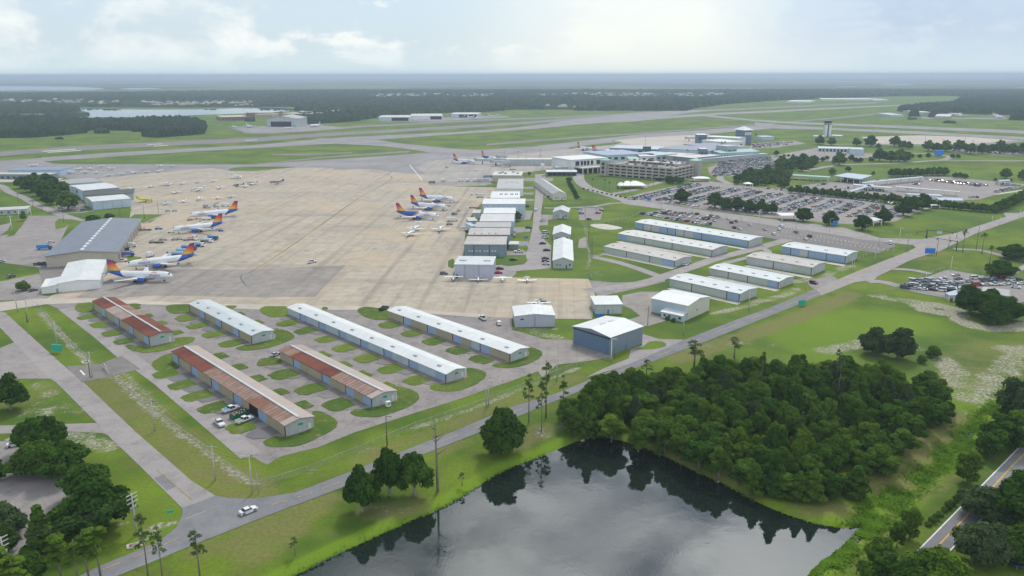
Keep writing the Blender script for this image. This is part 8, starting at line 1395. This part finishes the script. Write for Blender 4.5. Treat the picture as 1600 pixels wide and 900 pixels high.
sign(90, 551, 4.6, 2.9, .8, -.15, TG, 'green road sign panel on the grass beside the left road'); sign(1252.5, 478, 3.4, 2.6, .5, .1, TG, 'green road sign panel on the verge of the main road'); sign(1452.5, 398.5, 6.2, 3.6, 1.0, -.1, BLUES, 'blue road sign panel at the traffic light junction'); sign(1466, 247.5, 12, 7.5, 4, 0, BLUES, 'large blue road sign far away on the terminal lawn'); sign(1304.5, 354, 4, 3, 1.2, .1, BLUES, 'blue sign panel beside the oaks of the big car park'); sign(1014, 313.5, 3.6, 2.8, .4, 0, BLUES, 'blue tilted sign panel at the big car park corner'); sign(267, 812, 1.4, .7, 2.0, .4, TG, 'small green street name sign at the left junction', 'street sign', 1); sign(1010, 250, 11, 6, 12, 0, paint('dark sign panel', (0.04, 0.10, 0.09), .4), 'dark oval looking sign board above the garage roof', 'sign', 2); sign(822, 372.5, 3, 1.2, .3, 0, BLUES, 'low blue board on the grass by the street', 'board', 2); sign(936, 494.5, 3.2, 1.4, .1, .2, BLUES, 'bright blue low board beside the square shed', 'board', 2)
# traffic lights
def gantry(px, py, top, ex, ey, label, lights, panel=None):
    p = at(px, py); h = height((px, py), top); q = at(ex, ey, h); d = Vector((q.x - p.x, q.y - p.y, 0)); L_ = d.length; r = empty('traffic_signal', p, atan2(d.y, d.x), label, 'traffic signal'); mb = MB(); mb.tube([(0, 0, -.2), (0, 0, h + .4)], [.34, .26], 8); mb.build('mast', BLACKP, r); mb = MB(); mb.tube([(.2, 0, h - .3), (L_, 0, h)], [.2, .12], 6); mb.build('arm', BLACKP, r)
    for t in lights: MB().box(L_ * t - .22, L_ * t + .22, -.3, -.13, h - 1.4, h + .1).build('signal_head', BLACKP, r)
    if panel: MB().box(L_ * panel - 1.6, L_ * panel + 1.6, -.32, -.24, h - 1.9, h - .2).build('name_panel', paint('pale blue sign', (0.45, 0.6, 0.75), .4), r)
gantry(1447.3, 371.5, 358.5, 1493, 363.5, 'black traffic signal mast at the far side of the junction', (.5, .9), .45); gantry(1494, 391.5, 376.5, 1444, 369, 'black traffic signal mast on the palm side of the junction', (.2, .6, .95)); gantry(1447.6, 372.2, 359, 1433, 363, 'short black signal arm on the far corner of the junction', (.95,))
# fences
def fence(label, pts, h=1.9, step=5.0, group=None):
    P = wpoly(pts); o = P[0]; r = empty('chain_link_fence', o, 0, label, 'fence', group); t_ = MATS.get('chain link')
    if not t_:
        t = NT('chain link'); b = t.N.new('ShaderNodeBsdfDiffuse'); b.inputs[0].default_value = (0.35, 0.37, 0.38, 1); tr = t.N.new('ShaderNodeBsdfTransparent'); m = t.N.new('ShaderNodeMixShader'); m.inputs[0].default_value = 0.16; t.L.new(tr.outputs[0], m.inputs[1]); t.L.new(b.outputs[0], m.inputs[2]); t.L.new(m.outputs[0], t.out.inputs[0]); MATS['chain link'] = t.mat
    mb = MB(); rail = MB(); pm = MATS.get('fencepost')
    if not pm: q = MB(); q.tube([(0, 0, -.2), (0, 0, h + .1)], .05, 5); MATS['fencepost'] = pm = q.mesh('post', [paint('galvanised post', (0.45, 0.46, 0.46), .5)])
    n = 0
    for a, b in zip(P[:-1], P[1:]):
        a, b = a - o, b - o; mb.add([(a.x, a.y, 0), (b.x, b.y, 0), (b.x, b.y, h), (a.x, a.y, h)], [(0, 1, 2, 3)]); rail.tube([(a.x, a.y, h), (b.x, b.y, h)], .035, 4); k = max(1, int((b - a).length / step))
        for i in range(k):
            if n < 95: c = a.lerp(b, i / k); inst('fence_post', pm, r, c); n += 1
    mb.build('wire_mesh', MATS['chain link'], r); rail.build('top_rail', paint('galvanised post', (0.45, 0.46, 0.46), .5), r)
fence('chain link fence from apron edge to the gate lane on the left', [(58, 477), (105, 533), (147, 572), (163, 581)]); fence('long chain link fence from gate lane to the road corner', [(172, 587), (240, 644), (330, 713), (390, 757), (402, 762)]); fence('chain link fence along the main road below the hangar yard', [(402, 762), (480, 738), (560, 706), (650, 668), (760, 630), (870, 585), (945, 556)]); fence('chain link fence round the far side of the fenced yard', [(1420, 441), (1475, 421), (1530, 428), (1600, 439), (1640, 445)]); fence('chain link fence along the near side of the fenced yard', [(1390, 455), (1405, 452), (1440, 460), (1490, 469), (1560, 480), (1640, 482)]); fence('chain link fence beside the half empty car park corner', [(1343, 405), (1360, 398), (1400, 388)]); fence('chain link fence behind the street sheds lawn', [(916, 345), (918, 380), (921, 430), (925, 440)]); fence('chain link fence at the lawn above the half full car park', [(930, 352), (985, 342), (1000, 335)]); fence('chain link fence from the beige hangar into the west car park', [(32, 408), (78, 400), (76, 412), (36, 419)])
p = at(163, 574); d = at(170, 586) - p; r = empty('vehicle_gate', p, atan2(d.y, d.x), 'grey sliding vehicle gate across the fenced gate lane', 'gate'); MB().box(0, d.length, -.04, .04, .15, 1.9).build('gate_panel', MATS['chain link'], r)
for z in (.15, 1.0, 1.85): MB().box(0, d.length, -.06, .06, z, z + .1).build('gate_rail', paint('galvanised post', (0.45, 0.46, 0.46), .5), r)
p = at(134, 566); r = empty('manhole_vault', p, .6, 'square concrete vault with dark grate beside the gate lane', 'drain'); MB().box(-1.5, 1.5, -1.5, 1.5, 0, .25).build('slab', CONC, r); MB().box(-.6, .6, -.6, .6, .251, .3).build('grate', BLACKP, r)
p = at(617, 629); r = empty('air_conditioner', (p.x, p.y, 0), .7, 'white air conditioner box at the end of the half rusty hangar', 'air conditioner'); p2 = at(603, 633); r.location = (p2.x + 1.0, p2.y - 1.2, 0); MB().box(-.8, .8, -.6, .6, 0, 1.9).build('casing', TRIMW, r); MB().box(-.6, .6, -.64, -.605, .9, 1.7).build('vent_grille', GREYT, r)
# guard rails at the culvert
def rail(label, a, b):
    P, Q = at2(a), at2(b); d = Q - P; r = empty('guard_rail', P, atan2(d.y, d.x), label, 'guard rail'); MB().box(0, d.length, -.05, .05, .5, .85).build('beam', METAL, r); n = max(2, int(d.length / 2))
    for i in range(n + 1): MB().box(d.length * i / n - .08, d.length * i / n + .08, .055, .2, -.2, .75).build('post', GREYT, r)
rail('grey guard rail over the culvert on the near road side', (216, 890), (267, 869)); rail('grey guard rail over the culvert on the junction side', (207, 857), (252, 836))
p = at(212, 852.5); r = empty('drain_inlet', p, .5, 'rusty drain inlet in a concrete frame beside the junction', 'drain'); MB().box(-2, 2, -1, 1, 0, .3).build('concrete_frame', CONC, r); MB().box(-1.4, 1.4, -.6, .6, .301, .36).build('grate', paint('rusty scrap', (0.22, 0.08, 0.04), .8), r)
p = at(1588, 882); r = empty('trampoline', p, 0, 'round dark trampoline in the bottom right garden', 'trampoline'); mb = MB(); mb.tube([(0, 0, .9), (0, 0, .94)], 2.1, 20, 0, False); mb.build('mat', BLACKP, r); mb = MB(); mb.tube([(2.2 * cos(a), 2.2 * sin(a), .95) for a in np.linspace(0, 2 * pi, 21)], .12, 6); mb.build('rim_pad', paint('pad blue', (0.02, 0.08, 0.3), .5), r)
for a in range(6): MB().box(2.1 * cos(a * 1.05) - .04, 2.1 * cos(a * 1.05) + .04, 2.1 * sin(a * 1.05) - .04, 2.1 * sin(a * 1.05) + .04, 0, .9).build('leg', METAL, r)
for i, (px, py, m, lab) in enumerate(((822 + 1, 388, BLUES, 'bright blue parasol beside the white pickup on the street yard'), (815, 297, TRIMW, 'small white parasol in the yard by the pale blue hangar'))):
    p = at(px, py); r = empty('parasol', p, 0, lab, 'parasol'); mb = MB(); n = 8; mb.add([(1.6 * cos(2 * pi * k / n), 1.6 * sin(2 * pi * k / n), 2.0) for k in range(n)] + [(0, 0, 2.7)], [(k, (k + 1) % n, n) for k in range(n)]); mb.build('canopy', m, r); mb = MB(); mb.tube([(0, 0, 0), (0, 0, 2.65)], .04, 6); mb.build('pole', GREYT, r)
# ------------------------------------------------------------------ air
def make_haze():
    mb = MB(); mb.box(-160000, 160000, -3500, 170000, -5, 126)
    t = NT('haze'); v = t.N.new('ShaderNodeVolumePrincipled'); v.inputs['Color'].default_value = (0.60, 0.72, 0.93, 1); v.inputs['Density'].default_value = 0.000115; v.inputs['Anisotropy'].default_value = 0.2
    t.L.new(v.outputs[0], t.out.inputs['Volume']); o = mb.build('haze', t.mat); tag(o, kind='stuff'); o['label'] = 'thin blue haze over the whole airfield'
make_haze()
